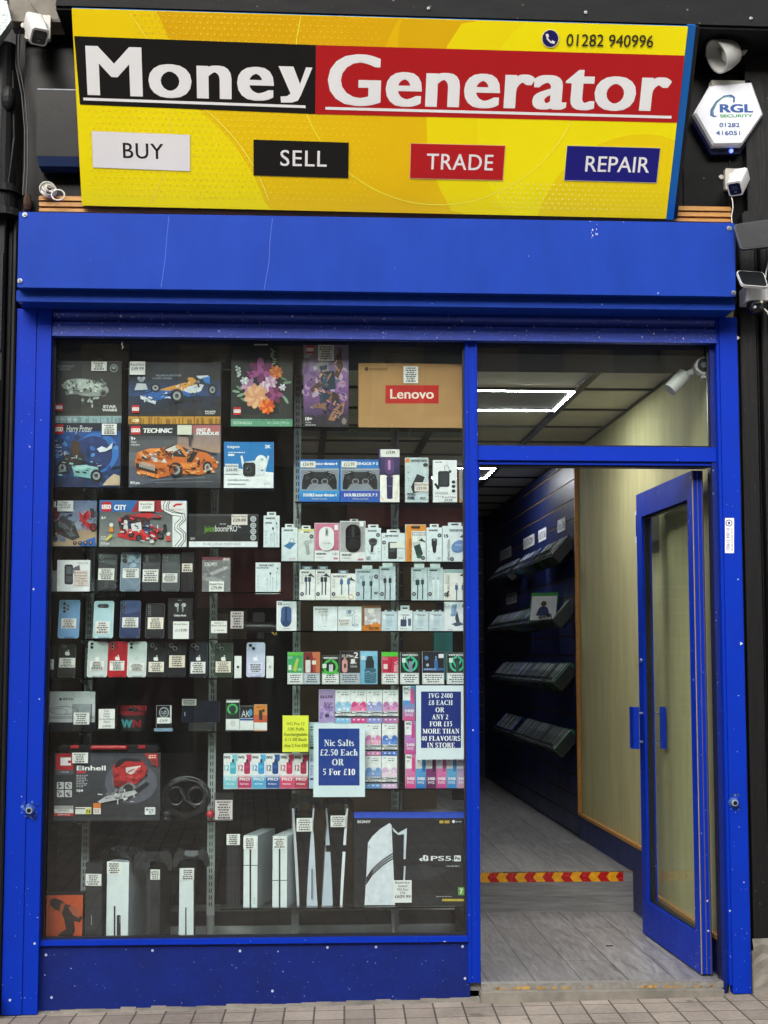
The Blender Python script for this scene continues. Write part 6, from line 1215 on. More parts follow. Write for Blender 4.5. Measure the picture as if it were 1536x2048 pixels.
phone(175, 1283, 215, 1356, 'L6', 'white phone just left of the red one, lower row', 'c9cfcf', 'e0e4e4', ((184, 1288, 2.6), (184, 1295, 2.6)), (180, 1322, 208, 1341), logo=(195, 1318, 'eef0f0'), island=(180, 1284, 189, 1299, 4, 'bcc4c4'))
phone(216, 1283, 255, 1356, 'L6', 'red phone in the lower row', 'b3232f', 'd4424c', ((225, 1288, 2.6), (225, 1295, 2.6)), (219, 1322, 249, 1341), logo=(235, 1317, 'f0e6e6'), island=(221, 1284, 236, 1299, 4, '9c1c28'))
phone(255, 1283, 293, 1356, 'L6', 'white phone just right of the red one, lower row', 'cdd4d4', 'e2e6e6', ((263, 1288, 2.6), (263, 1295, 2.6)), (259, 1326, 289, 1343), logo=(273, 1317, 'c2c8c8'), island=(259, 1284, 274, 1299, 4, 'c2caca'))
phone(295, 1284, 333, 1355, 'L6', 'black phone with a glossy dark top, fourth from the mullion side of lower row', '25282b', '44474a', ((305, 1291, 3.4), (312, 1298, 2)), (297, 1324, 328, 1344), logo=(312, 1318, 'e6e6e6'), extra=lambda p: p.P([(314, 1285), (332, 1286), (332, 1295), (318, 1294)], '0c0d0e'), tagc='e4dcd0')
phone(335, 1285, 372, 1356, 'L6', 'black phone whose label hides its logo, lower row', '23272b', '3c4044', ((343, 1291, 3.6), (350, 1297, 3.6)), (338, 1311, 370, 1335), island=(337, 1286, 354, 1301, 5, '16191c'), tagc='e8dccc')
phone(379, 1285, 415, 1355, 'L6', 'blue-black phone with two diagonal lenses, lower row', '1f2630', '3e4854', ((387, 1291, 3.6), (394, 1296, 3.6)), (381, 1324, 411, 1347), logo=(397, 1318, 'e6e6e6'), island=(381, 1286, 398, 1301, 5, '151b24'))
phone(429, 1286, 466, 1355, 'L6', 'dark green phone with two diagonal lenses, lower row', '2f3c34', '526055', ((437, 1293, 3.4), (444, 1298, 3.4)), (431, 1323, 462, 1345), logo=(447, 1318, 'e6e6e6'), island=(431, 1287, 449, 1303, 5, '26322b'), tagc='e8dccc')
phone(493, 1285, 530, 1355, 'L6', 'lilac phone with two diagonal lenses, right end of lower row', 'c9cbe6', 'dcdcf0', ((501, 1291, 3.2), (507, 1297, 3.2)), (497, 1326, 525, 1346), logo=(511, 1318, 'f2f2f8'), island=(496, 1287, 513, 1302, 5, 'b9bbdc'), tagc='d9d9ee')
for x0, lab in ((469, 'small white charger box left of the lilac phone'), (533, 'small white charger box right of the lilac phone')):
    p = I('charger_box', lab, 'product box', (x0, 1312, x0 + 14, 1356), 'L6', base='eef0f0', dep=.03, side='d2d6d6', yaw=4); p.E(x0 + 7, 1334, 2.6, 3, '26282c' if x0 == 469 else 'b0b4b4', 10); p.done()
# ---- vapes on R6
def vape(x0, y0, x1, lab, top, fn=None, txt='', tc='f0f4f4', warn=True, base='eceeee', y1=1368, wy=1346):
    p = I('vape_kit_box', lab, 'vape kit box', (x0, y0, x1, y1), 'R6', base=top, dep=.028, side='cfd4d6')
    if warn: p.R(x0, wy, x1, y1, base); p.R(x0 + 1, wy + 2, x1 - 1, y1 - 2, '9aa2a6'); p.R(x0 + 1.6, wy + 2.6, x1 - 1.6, y1 - 2.6, base); p.D(x0 + 4, wy + 3, x1 - 4, y1 - 3, 4, '4a4e52')
    if txt: p.T(txt, x0 + 3, y0 + 3, x1 - 3, y0 + 7, tc, b=.04)
    if fn: fn(p)
    p.done()
def pen(p, x, y0, y1, w_, c, c2): p.RR(x - w_, y0 + 8, x + w_, y1, w_ * .6, c); p.P([(x - w_ * .4, y0), (x + w_ * .4, y0), (x + w_ * .6, y0 + 9), (x - w_ * .6, y0 + 9)], c2)
vape(575, 1304, 606, 'bright green vape kit box with a yellow-green pen, leftmost of its row', '3fa86a', lambda p: (p.R(576, 1305, 605, 1311, '5cc23a'), p.P([(585, 1340), (594, 1316), (598, 1318), (592, 1344)], 'b7c94a'), p.T('ECO', 577, 1313, 585, 1317, 'e8f4e8'), p.T('VIBE', 594, 1336, 604, 1342, 'bfe8c8'), p.label_card(577, 1330, 583, 1340, c='e8ece4')), 'VAPORESSO', 'b8e4a8')
vape(607, 1304, 640, 'red and brown vape kit box with a white pod, second in its row', '7c2a28', lambda p: (p.P([(624, 1304), (640, 1304), (640, 1345), (632, 1345)], 'c8744e'), p.RR(611, 1320, 621, 1345, 2, 'dcdcd8'), p.P([(612, 1320), (616, 1312), (620, 1320)], '1c1a1a'), p.RR(626, 1316, 632, 1344, 2, 'b04838'), p.label_card(624, 1321, 632, 1329, c='e8e0d8')), base='c4cdd6')
vape(644, 1311, 678, 'black vape kit box with a green ring and pale pen', '16201c', lambda p: (p.ring(661, 1334, 13, 13, 5, '4cb84a'), pen(p, 662, 1320, 1346, 4, 'c6ccd0', '3a3e40'), p.R(644, 1343, 678, 1347, '4cb84a'), p.label_card(645, 1328, 653, 1336, c='dce8dc')), 'VAPORESSO')
vape(680, 1302, 720, 'black vape kit box with a pink pod and white number 2', '1e1d1f', lambda p: (p.RR(684, 1319, 695, 1345, 5, 'd29a96'), p.P([(686, 1319), (690, 1314), (694, 1320)], 'c08480'), p.RR(688, 1327, 692, 1336, 2, '3a2c2c'), p.T('XLIM', 683, 1309, 700, 1315, 'e8e0e0'), p.T('2', 708, 1305, 716, 1316, 'f2f2f2', b=.04), p.T('PRO', 700, 1311, 707, 1314, 'e8e0e0', b=.08), p.R(700, 1330, 715, 1336, '3a3a3c'), p.T('LEAK', 701, 1324, 714, 1328, 'e0e0e0'), p.T('FLAVOR', 701, 1331, 714, 1335, 'e0e0e0'), p.label_card(702, 1318, 710, 1327, c='e8e4e0')), base='b9c2ca')
vape(721, 1302, 755, 'light blue vape box with a swirled teal tank printed below', '6fb6d8', lambda p: (p.R(721, 1303, 754, 1312, '8cc8e4'), p.RR(731, 1320, 748, 1338, 3, '1c2226'), p.P([(735, 1312), (744, 1312), (747, 1322), (732, 1322)], '2a343a'), p.RR(729, 1336, 752, 1366, 4, '35677e'), *[p.L([(730, 1340 + i * 5), (738, 1338 + i * 5), (744, 1343 + i * 5), (751, 1339 + i * 5)], 1.5, random.choice(['8fb8c8', '1f4256', '5f94a8'])) for i in range(5)], p.label_card(722, 1312, 731, 1320, c='c6dce8')), warn=False)
vape(764, 1304, 796, 'red vape kit box with a green top strip and a slanted red pen', 'cc2c50', lambda p: (p.R(764, 1304, 796, 1313, '58c43c'), p.P([(776, 1344), (781, 1318), (785, 1319), (781, 1345)], 'a81c38'), vtext(p, 'VIBE', 788, 1322, 1344, 7, 'f4dce0'), p.T('ECO', 766, 1315, 775, 1320, 'f4d0d8'), p.label_card(767, 1328, 775, 1338, c='f0dcdc')), 'VAPORESSO', 'a0e088')
def vring(px_): return lambda p: (p.ring(px_, 1328, 13, 13.5, 4, '3fc49a'), p.L([(px_ - 9, 1319), (px_ - 1, 1337), (px_ + 9, 1319)], 4, '3fc49a'), pen(p, px_ + 1, 1314, 1344, 3.6, '8a8ca8' if px_ < 850 else '24443c', '1c2024'), p.label_card(px_ - 16, 1316, px_ - 9, 1325, c='dfe8e4'))
vape(801, 1305, 838, 'black vape kit box with a mint ring and lilac pen', '141c1e', vring(820), 'VAPORESSO')
vape(845, 1303, 888, 'wide black vape kit box with a slim blue pen and small round badges', '181a26', lambda p: (pen(p, 872, 1312, 1338, 3.6, '3a6fae', '7a8cb0'), p.E(853, 1316, 4, 4.4, '5a86b8'), p.E(855, 1330, 3, 3, 'aab4c4'), p.R(845, 1336, 888, 1341, '3c5f9a'), p.T('ARGUS', 848, 1337, 872, 1340, 'cfe0f4'), p.label_card(877, 1308, 887, 1316, c='e4e8ec')))
vape(894, 1305, 934, 'black vape kit box with a mint ring and dark pen, next to the mullion', '141c1e', vring(914), 'VAPORESSO')
# ---- stack of e-liquid packs on R7
z7 = SHZ['R7']
def promax(x0, y0, y1, z, c1, c2, lab, w_=31):
    x1 = x0 + w_; p = I('eliquid_box', lab, 'e-liquid box', (x0, y0, x1, y1), z, base='eef1f2', dep=.035, side='dfe3e4', yaw=0, group='white e-liquid boxes with cloud art')
    W = w_; H = y1 - y0
    p.P([(x0 + 3, y0 + 6), (x0 + 7, y0 + 3.5), (x0 + 11, y0 + 6), (x0 + 8, y0 + 5)], '33414a'); p.D(x0 + 12, y0 + 4, x1 - 4, y0 + 7, 1, '8a969c'); p.D(x0 + 12, y0 + 8, x1 - 4, y0 + 11, 1, '33414a')
    p.E(x0 + 7, y0 + 32, 6.5, 9, c1, 14); p.E(x0 + W - 6, y0 + 32, 6, 9, c1, 14); p.E(x0 + 15, y0 + 37, 10, 7, c2, 14); p.P([(x0, y0 + 34), (x1, y0 + 34), (x1, y0 + 43), (x0, y0 + 43)], c2); blobs(p, x0 + 5, y0 + 27, x1 - 5, y0 + 40, 8, 3.5, [c1, c2, 'eef1f2'])
    p.R(x0, y0 + 42, x1, y0 + 47.5, 'dfe6e8'); p.R(x0, y0 + 43, x0 + 13, y0 + 47.5, '1b1d20'); p.T('PRO', x0 + 2, y0 + 43.6, x0 + 12, y0 + 46.6, 'f4f4f4', b=.1); p.T('MAX', x0 + 14, y0 + 43.6, x1 - 1, y0 + 46.6, '1b1d20', b=.12)
    p.R(x0, y0 + 52, x1, y0 + 55, '1b1d20'); p.D(x0 + 4, y0 + 49, x1 - 4, y0 + 51.5, 1, '667'); p.R(x0, y0 + 56, x1, y1, c1); p.k += 1
    for i in range(3): p.R(x0 + 4 + i * 9, y0 + 58, x0 + 8 + i * 9, y0 + 60.5, 'eef')
    p.RR(x0 + 12, y0 + 16, x0 + 19, y0 + 24, .6, 'f8f8f8'); p.done()
def ztop(py): return unp(760, py, .10).z
zm, zu = ztop(1511), ztop(1446)
for x0, c1, c2, s_ in ((700, '8fcbe6', 'b4dcec', 'pale blue'), (731, '6fa0d8', '8aa8dc', 'deep blue'), (763, 'dbb4d8', 'ecd4e6', 'lilac')): promax(x0, 1511.5, 1576, z7, c1, c2, 'white cloud-art e-liquid box with %s clouds, bottom layer' % s_)
for x0, c1, c2, s_ in ((700, 'b070c0', 'd0a0d8', 'purple'), (731, 'e088b8', 'f0b4d0', 'pink'), (764, '4a78c8', '6c94dc', 'strong blue')): promax(x0 - (0 if x0 > 705 else 0), 1447, 1510.5, zm + .0006, c1, c2, 'white cloud-art e-liquid box with %s clouds, middle layer' % s_)
for x0, c1, c2, s_ in ((670.5, '8cc4e8', 'a8d0ec', 'sky blue'), (702, 'd84888', 'e880ac', 'crimson'), (733.5, '8f96d8', 'a8acde', 'violet blue'), (765.5, 'c078b0', 'd8a0c8', 'mauve')): promax(x0, 1380, 1446, zu + .0006, c1, c2, 'white cloud-art e-liquid box with %s clouds, top layer' % s_)
# support layers behind the blue price poster
p = I('eliquid_box', 'pale green e-liquid boxes seen between the yellow and blue price cards, upper layer', 'e-liquid box', (618, 1445, 668, 1510.5), zm + .0006, base='bcd8dc', dep=.035, side='a8c8cc', yaw=0); p.D(620, 1452, 629, 1462, 2, '3a5a60'); p.D(620, 1470, 629, 1492, 4, '7a9a9e'); p.R(620, 1493, 630, 1498, '2a4a50'); p.done()
p = I('eliquid_box', 'pale blue e-liquid box beside the blue price card, bottom layer', 'e-liquid box', (618, 1511.5, 668, 1576), z7, base='b8cce0', dep=.035, side='a0b4c8', yaw=0); p.D(620, 1516, 629, 1524, 2, '3a4a70'); p.D(620, 1530, 629, 1552, 4, '7a8aa8'); p.R(620, 1556, 630, 1560, '2a3a60'); p.done()
for x0, y0, y1, z, lay in ((669, 1511.5, 1576, z7, 'bottom'), (669, 1447, 1510.5, zm + .0006, 'middle')): promax(x0, y0, y1, z, '9ab4d8', 'b8c8e4', 'cloud-art e-liquid box behind the blue price card, %s layer' % lay, 30)
p = I('eliquid_box', 'lilac e-liquid box with a marbled front, left end of the top layer', 'e-liquid box', (638, 1379, 669.5, 1444), zu + .0006, base='b49ccc', dep=.035, side='d8d0e0', yaw=2); blobs(p, 641, 1406, 667, 1438, 22, 6, ['a48cc4', 'c4b0d8', '9478b8']); p.T('ELUX', 641, 1391, 666, 1396, '3a3048', b=.05); p.D(647, 1404, 666, 1416, 3, '5a4a70'); p.R(650, 1428, 658, 1434, '4a3c60'); p.done()
def ivg(x0, y0, x1, y1, z, c1, c2, lab):
    p = I('vape_box', lab, 'vape box', (x0, y0, x1, y1), z, base=c1, dep=.03, side='dfe3e6', yaw=0); W = x1 - x0; H = y1 - y0
    p.R(x0, y0 + H * .45, x1, y1, c1, c2); p.R(x0, y0, x0 + W * .62, y0 + H * .42, 'eef0f2'); p.T('IVG', x0 + W * .12, y0 + 3, x0 + W * .55, y0 + 8, '1c1e22', b=.06); p.D(x0 + 1.5, y0 + 11, x0 + W * .5, y0 + 16, 2, '8a8e94'); p.RR(x0 + W * .62, y0 + H * .1, x0 + W * .92, y0 + H * .52, 2, c2); p.R(x0 + W * .7, y0 + H * .04, x0 + W * .82, y0 + H * .1, c2)
    p.T('2400', x0 + W * .15, y0 + H * .68, x0 + W * .88, y0 + H * .76, 'eef2f6', b=.08); p.T('IVG', x0 + W * .2, y0 + H * .80, x0 + W * .8, y0 + H * .87, 'eef2f6', b=.03); p.R(x0, y1 - 3, x1, y1, c2); p.done()
zi1, zi2 = ztop(1508.5), ztop(1441)
for i, (c1, c2, s_) in enumerate((('d884b8', 'e04a90', 'pink, first from the left'), ('5aa8dc', '2c78c4', 'blue, second from the left'), ('8a3c78', '5a2050', 'dark plum'), ('e07ab4', 'c84890', 'pink, fourth from the left'), ('6ab4dc', '3888cc', 'blue, fifth from the left'), ('b0a4c8', 'd8a0b8', 'grey lilac'))):
    ivg(811 + i * 20.6, 1509, 811 + i * 20.6 + 20, 1576, z7, c1, c2, 'slim vape box in %s, bottom row under the upper poster' % s_)
ivg(810, 1442, 831, 1508, zi1 + .0006, 'c08cd0', 'd84a98', 'slim purple to pink vape box standing on the bottom row, left of the upper poster')
ivg(806, 1372, 830, 1441, zi2 + .0006, '3f9fd8', 'e0559a', 'slim blue and pink vape box on top of its stack, left of the upper poster')
for i in range(5): ivg(832 + i * 20.6, 1442, 852 + i * 20.6, 1508, zi1 + .0006, random.choice(['d884b8', '5aa8dc', '8a3c78']), random.choice(['c84890', '2c78c4']), 'slim vape box hidden behind the upper poster, number %s along' % ('one', 'two', 'three', 'four', 'five')[i]) if i == 4 else None
for i, (c, c2, s_, f1) in enumerate((('7fd0dc', '48b8cc', 'aqua', 'Lemon Lime'), ('c83a6c', 'b02858', 'cherry red', 'Fizzy Cherry'), ('50b4e0', '3a9cd8', 'sky blue', 'Classic Menthol'), ('2a5ca8', '1c4488', 'navy blue', 'Blue Raspberry'), ('e04a74', 'cc305c', 'coral pink', 'Strawberry'), ('c03858', 'a82c48', 'wine red', 'Red Raspberry'))):
    x0 = 447 + 28.2 * i; x1 = x0 + 27.8
    p = I('vape_box', 'white vape box numbered 12 with a %s lower half' % s_, 'vape box', (x0, 1508, x1, 1576), 'R7', base='f0f2f3', dep=.05, side='dde1e4', yaw=0, group='row of boxes numbered 12')
    p.P([(x0 + 17, 1509), (x1, 1509), (x1, 1520), (x0 + 21, 1530)], c); p.R(x0, 1556, x1, 1576, c); p.R(x0, 1548, x1, 1558, 'f0f2f3', c); p.RR(x0 + 13, 1524, x0 + 25, 1548, 3, c2); p.RR(x0 + 15, 1530, x0 + 23, 1536, 1, c); p.RR(x0 + 17, 1518, x0 + 21, 1525, 1.4, '2a2c34'); p.T('IVG', x0 + 2, 1512, x0 + 13, 1517, '1c1e22', b=.07); p.T('12', x0 + 2, 1530, x0 + 11, 1541, c2, b=.03); p.T('PRO', x0 + 4, 1556, x0 + 24, 1561, 'f4f6f8', b=.07, ital=.15); p.T(f1, x0 + 5, 1566, x0 + 22, 1569, 'f4f6f8', b=.04); p.k += 1; p.done()
# ---- shelf L7
p = I('watch_box', 'long open white watch box leaning behind the label cards', 'watch box', (84, 1383, 190, 1438), SHZ['L7'] + .033, base='dadde0', dep=.02, side='c2c6ca', yaw=0, Y=.17); p.T('WATCH', 125, 1396, 146, 1400.5, '2a2c30', b=.05); p.E(121, 1398.5, 2.4, 2.8, '2a2c30'); p.R(84, 1432, 190, 1438, 'b8bcc0'); p.ring(128, 1421, 28, 8, 2, '9ea4aa'); p.ring(120, 1423, 14, 6, 1.6, 'aab0b6'); p.E(86, 1422, 4, 5, '16171a'); p.done()
MB().box(-.11, .0, -.033, .11, .02, -.001, '20232a').build('support', PLAST, p.obj)
p = I('card_holder', 'clear stand with a white card before the long white watch box', 'card holder', (144, 1408, 182, 1462), 'L7', base='55585c', dep=.02, mat=ACRYL, yaw=0); p.label_card(147, 1425, 179, 1449, n=5); p.done()
p = I('card_holder', 'clear stand with a tall white card left of the red watch tin', 'card holder', (194, 1410, 234, 1462), 'L7', base='55585c', dep=.02, mat=ACRYL, yaw=0); p.label_card(197, 1418, 230, 1457, lines=(('Casio', .35, .05, .3, .09), ('Dunlop', .32, .19, .36, .09), ('G-Shock', .3, .33, .4, .09), ('Limited Edition', .05, .47, .9, .09), ('Watch', .3, .61, .4, .09), ('£179.99', .25, .83, .5, .1))); p.done()
t = empty('watch_tin', (unp(266, 1458, .17).x, .17, SHZ['L7']), 'round watch tin with a red rim and band and bold letters', 'watch tin')
R0 = .050
mm = MB().cyl((0, 0, .001), (0, 0, .062), R0, R0 * 1.02, 28, '1d2326').cyl((0, 0, .0615), (0, 0, .078), R0 * 1.06, R0 * 1.08, 28, '7c1a24').cyl((0, 0, .0785), (0, 0, .079), R0 * .95, R0 * .95, 28, '26262a')
mm.build('tin', PLAST, t, smooth=True)
aa = Art(Vector(t.location) + Vector((0, -R0 * 1.06, 0))); aa.T('W', 243, 1440, 264, 1455, '3f8a90', b=.08); aa.T('N', 266, 1440, 281, 1455, '8a2430', b=.08)
for i, v in enumerate(aa.v): aa.v[i] = (v[0], v[1] - R0 * 1.06 + .0 + R0 * (1 - sqrt(max(0, 1 - (v[0] / (R0 * 1.06)) ** 2))) * .9, v[2])
aa.build('lettering', PAPER, t)
ww = MB().cyl((0, -.012, .079), (0, -.012, .092), .019, .016, 18, '33343a').box(-.011, -.03, .0795, .011, .018, .088, '1d1e22'); wb = MB()
ww.build('wrist_watch', GLOSS, t); wb.add([(R0 * 1.09 * cos(a_), R0 * 1.09 * sin(a_), z_) for z_ in (.079, .10) for a_ in [pi * i / 18 for i in range(19)]], [(i, i + 1, 20 + i, 19 + i) for i in range(18)], '8a1c26'); wb.build('lid_band', PLAST, t)
p = I('watch_case', 'small black and white case holding a silver chronograph watch', 'watch', (313, 1411, 343, 1447), SHZ['L7'] + .012, base='101113', dep=.03, side='c8cccf', yaw=8); p.ring(328, 1425, 9, 9.5, 2.4, '9ca8ae'); p.E(328, 1425, 8, 8.5, '0e1418'); [p.ring(328 + dx, 1425 + dy, 2.2, 2.2, .8, 'b8c6cc', 8) for dx, dy in ((-4, 0), (4, 0), (0, 4))]; p.L([(328, 1425), (331, 1420)], .8, 'eef'); p.R(340, 1411, 343, 1446, 'd6dadc'); p.label_card(314, 1435, 340, 1447, lines=(('£74.99', .2, .3, .6, .4),)); p.done()
o = I('paper_strip', 'pale blue paper strip under the chronograph watch', 'paper strip', (308, 1457, 345, 1463), 'L7', base='7f9ab0', dep=.03, Y=.08, yaw=0, mat=PAPER); o.done()
tz = SHZ['L7'] + .001
p = I('tablet', 'dark navy tablet leaning on the middle shelf with a small label', 'tablet', (364, 1401, 440, 1436), SHZ['L7'] + .03, base='141d2b', dep=.008, side='2a3442', shape='round', r=.006, mat=GLOSS, Y=.2, yaw=-4, lean=6); p.R(369, 1424, 370.5, 1432, 'aab4c0'); p.label_card(364, 1398, 393, 1411, n=3, c='d6d2cc'); o = p.done()
MB().box(-.05, .0, -.03, .05, .03, -.001, '101216').build('rest', PLAST, o)
for x0, x1, y0, c, lab, fn in ((452, 479, 1399, '1d2b28', 'small vape pack with a green letter ring, left of three on clear stands', lambda p: (p.R(453, 1401, 478, 1405, 'dfe6e6'), p.ring(465, 1418, 9, 9, 3.4, '48c06a'), p.RR(461, 1412, 470, 1428, 2, '2a3436'), p.E(466, 1447, 6, 6, 'd6d8d4'))), (480, 507, 1412, '15181b', 'small vape pack with chrome lettering, middle of three on clear stands', lambda p: (p.T('AK', 483, 1421, 500, 1434, 'dfe6ea'), p.E(501, 1425, 4, 7, '5a9ac0'), p.R(480, 1437, 507, 1441, '2a5a9a'), p.R(480, 1436, 507, 1437, 'd6dade'))), (508, 534, 1409, 'd98a3a', 'small orange vape pack, right of three on clear stands', lambda p: (p.R(508, 1430, 534, 1445, 'cc5a3c'), p.RR(518, 1420, 525, 1440, 1.5, '33302e'), p.E(527, 1421, 2.6, 3, '3a2c1c'), p.D(511, 1413, 524, 1416, 1, '6a4418')))):
    p = I('vape_pack', lab, 'vape pack', (x0, y0, x1, 1460), 'L7', base=c, dep=.02, side='cfd4d6', yaw=0); p.R(x0, 1445 if x0 > 500 else 1438 if x0 < 470 else 1441, x1, 1460, 'e9ecec'); p.k += 1; fn(p); p.done()
# ---- L8: tool case
t = I('tool_case', 'large dark tool case with a red jigsaw printed on its sleeve and red clips', 'tool case', (108, 1506, 320, 1640), 'L8', base='33353a', dep=.09, side='1d1e20', yaw=0); p = t
p.P([(180, 1506), (320, 1506), (320, 1634), (150, 1634)], ['45464e', '4c4c56', '2c2d33', '26272b']); p.E(262, 1565, 52, 42, '5c5c68', 30); p.E(262, 1562, 38, 30, '6e6e7c', 30)
p.R(112, 1507, 147, 1540, 'b3262c'); p.R(121, 1515, 142, 1531, 'ece8e8'); p.R(136, 1521, 142, 1526, 'b3262c'); p.R(112, 1540, 147, 1549, '55585e'); p.D(118, 1542, 142, 1546, 1, 'aab'); p.T('Einhell', 154, 1531.5, 211, 1540.5, 'f4f4f4', b=.06); p.P([(154, 1542), (173, 1542), (171, 1546.5), (153, 1546.5)], 'c23238'); p.D(153, 1549, 178, 1575, 8, 'b9bcc2', cen=False); p.T('TC-JS 100', 153, 1579, 166, 1583, 'eee', b=.08)
for x, y in ((114, 1564), (130, 1564), (114, 1580), (130, 1580)): p.RR(x, y, x + 14, y + 14, 1.4, 'c9ccce'); blobs(p, x + 3, y + 3, x + 11, y + 11, 5, 3, ['55585c', 'a04048', '2c2e32'])
p.R(109, 1611, 147, 1618, 'aaa6a6'); p.R(109, 1618, 147, 1626, 'd4d4d2'); p.R(109, 1626, 147, 1632, 'b8262c'); p.T('*****', 118, 1619, 138, 1625, '333'); p.T('SERVICE', 116, 1627.5, 140, 1630.5, 'eee'); p.R(151, 1614, 183, 1628, 'e4e4da'); p.P([(172, 1618), (182, 1616), (182, 1628), (172, 1628)], 'd8cc3a'); p.T('7.4', 173, 1619.5, 181, 1625, '222', b=.06); p.R(151, 1616, 171, 1618, '3a3a3a'); p.R(187, 1606, 202, 1628, 'e2dcd4'); p.R(187, 1606, 202, 1616, 'dc7a28'); p.D(189, 1618, 200, 1626, 3, 'b06060'); p.RR(290, 1614, 311, 1629, 1.5, 'e4e6e8'); p.R(293, 1617, 296, 1621, '333'); p.D(298, 1617, 308, 1627, 3, '666', cen=False)
p.P([(288, 1507), (316, 1507), (316, 1535), (302, 1522)], 'b3262c'); p.D(297, 1509, 313, 1517, 2, 'f0e0c8'); p.E(308, 1524, 5, 7, '7a2a2a')
RD = 'b32a2c'; p.P([(226, 1532), (238, 1520), (262, 1518), (284, 1520), (294, 1534), (292, 1550), (276, 1565), (264, 1572), (258, 1567), (242, 1573), (228, 1571)], RD); p.P([(232, 1526), (240, 1518), (252, 1516), (280, 1518), (284, 1524), (252, 1522), (240, 1532), (230, 1536)], '1e1f22'); p.P([(252, 1535), (282, 1531), (278, 1540), (262, 1549), (252, 1544)], 'dcd4d0'); p.P([(228, 1560), (252, 1562), (258, 1567), (242, 1574), (228, 1572)], '7c1c20'); p.L([(250, 1532), (254, 1562)], 1.4, '7c1c20'); p.P([(240, 1575), (262, 1562), (272, 1574), (258, 1588), (238, 1590)], '8a8c90'); p.E(257, 1576, 10, 8, '2a2b2e'); p.P([(268, 1580), (294, 1562), (298, 1567), (272, 1586)], '202124'); p.P([(196, 1603), (212, 1592), (270, 1580), (276, 1586), (250, 1596), (200, 1606)], 'b9bbbe'); blobs(p, 222, 1578, 250, 1600, 14, 3.5, ['d8dadc', '4a4c50', '8c8e92']); p.R(235, 1592, 237, 1608, 'd0d2d4'); p.E(293, 1550, 3, 2, '1a1a1a'); facets(p, 230, 1530, 290, 1570, 16, 7, ['c43c3c', '8c1c20', 'd8605c'], -30); facets(p, 200, 1582, 272, 1604, 18, 5, ['d8dadc', '6a6c70', '9a9ca0'], -14)
p.label_card(145, 1505, 177, 1526, n=5)
o = p.done()
hm = Art(t.O, t.U, t.V)
def at3(px, py, dy=0): u, v = hm.m(px, py); return Vector((u, dy, v))
c = MB(); a0, b0 = at3(114, 1506), at3(320, 1490); c.box(a0.x, .004, a0.z + .0005, b0.x - .003, .085, b0.z, '1b1c1e', ch=.012); c.build('case_shell', PLAST, o)
for x0, x1 in ((141, 158), (276, 291)): a0, b0 = at3(x0, 1497), at3(x1, 1490); MB().box(a0.x, -.004, a0.z, b0.x, .0035, b0.z, 'b02a30', ch=.002).build('clip', PLAST, o)
a0, b0 = at3(185, 1495), at3(252, 1495); MB().tube([a0 + Vector((-.01, .02, -.006)), a0 + Vector((0, -.006, 0)), b0 + Vector((0, -.006, 0)), b0 + Vector((.01, .02, -.006))], .009, 12, 'b02a30').build('carry_handle', PLAST, o, smooth=True)
wm = MB(); random.seed(5)
vv = []; 
for j in range(4):
    for i in range(22): q_ = hm.m(112 + 208 * i / 21, 1492 + 6.5 * j); vv.append((q_[0], -.0035 - random.uniform(0, .006) * (1 if j < 3 else 0), q_[1]))
wm.add(vv, [(j * 22 + i, j * 22 + i + 1, (j + 1) * 22 + i + 1, (j + 1) * 22 + i) for j in range(3) for i in range(21)], 'ffffff'); wm.build('shrink_wrap', POLY, o)
# coiled headset/cable disc next to the case
cc = unp(372, 1588, .2); cc2 = cc.copy(); cc2.z = SHZ['L8']
m = MB()
for rr_ in (.098, .09, .082): m.tube([(rr_ * cos(a_), .02 * sin(a_) + random.uniform(-.003, .003), .083 + .80 * rr_ * sin(a_)) for a_ in [2 * pi * i / 30 for i in range(31)]], .005, 7, '111213')
for s_ in (-1, 1): m.tube([(s_ * .042 + .034 * cos(a_), 0, .085 + .036 * sin(a_)) for a_ in [2 * pi * i / 20 for i in range(21)]], .0065, 7, '17181a')
m.tube([(-.03, 0, .12), (0, -.012, .07), (.04, -.01, .04)], .004, 6, '3a3c40')
oo = m.build('coiled_cable', PLAST, smooth=True); oo.location = cc2; tag(oo, 'coils of dark cable standing right of the jigsaw case', 'cable coil')
m = MB().ball((0, 0, .018), .028, .02, .018, '1a1b1d').cyl((0, 0, .0), (0, 0, .004), .02, .018, 14, '1a1b1d'); oo = m.build('computer_mouse', PLAST, smooth=True); q_ = unp(332, 1632, .16); q_.z = SHZ['L8']; oo.location = q_; tag(oo, 'rounded black object at the foot of the coiled cable', 'mouse')
m = MB().ball((0, 0, .017), .017, .014, .017, 'c02a3c'); oo = m.build('red_bauble', GLOSS, smooth=True); q_ = unp(421, 1632, .14); q_.z = SHZ['L8']; oo.location = q_; tag(oo, 'small round red object left of the pink label card', 'ornament')
p = I('card_holder', 'pinkish label card in a clear sleeve beside the red round object', 'card holder', (428, 1585, 467, 1641), 'L8', base='555', dep=.006, mat=ACRYL, yaw=0, Y=.09); p.label_card(430, 1600, 465, 1639, n=7, c='ddd0d2'); p.done()
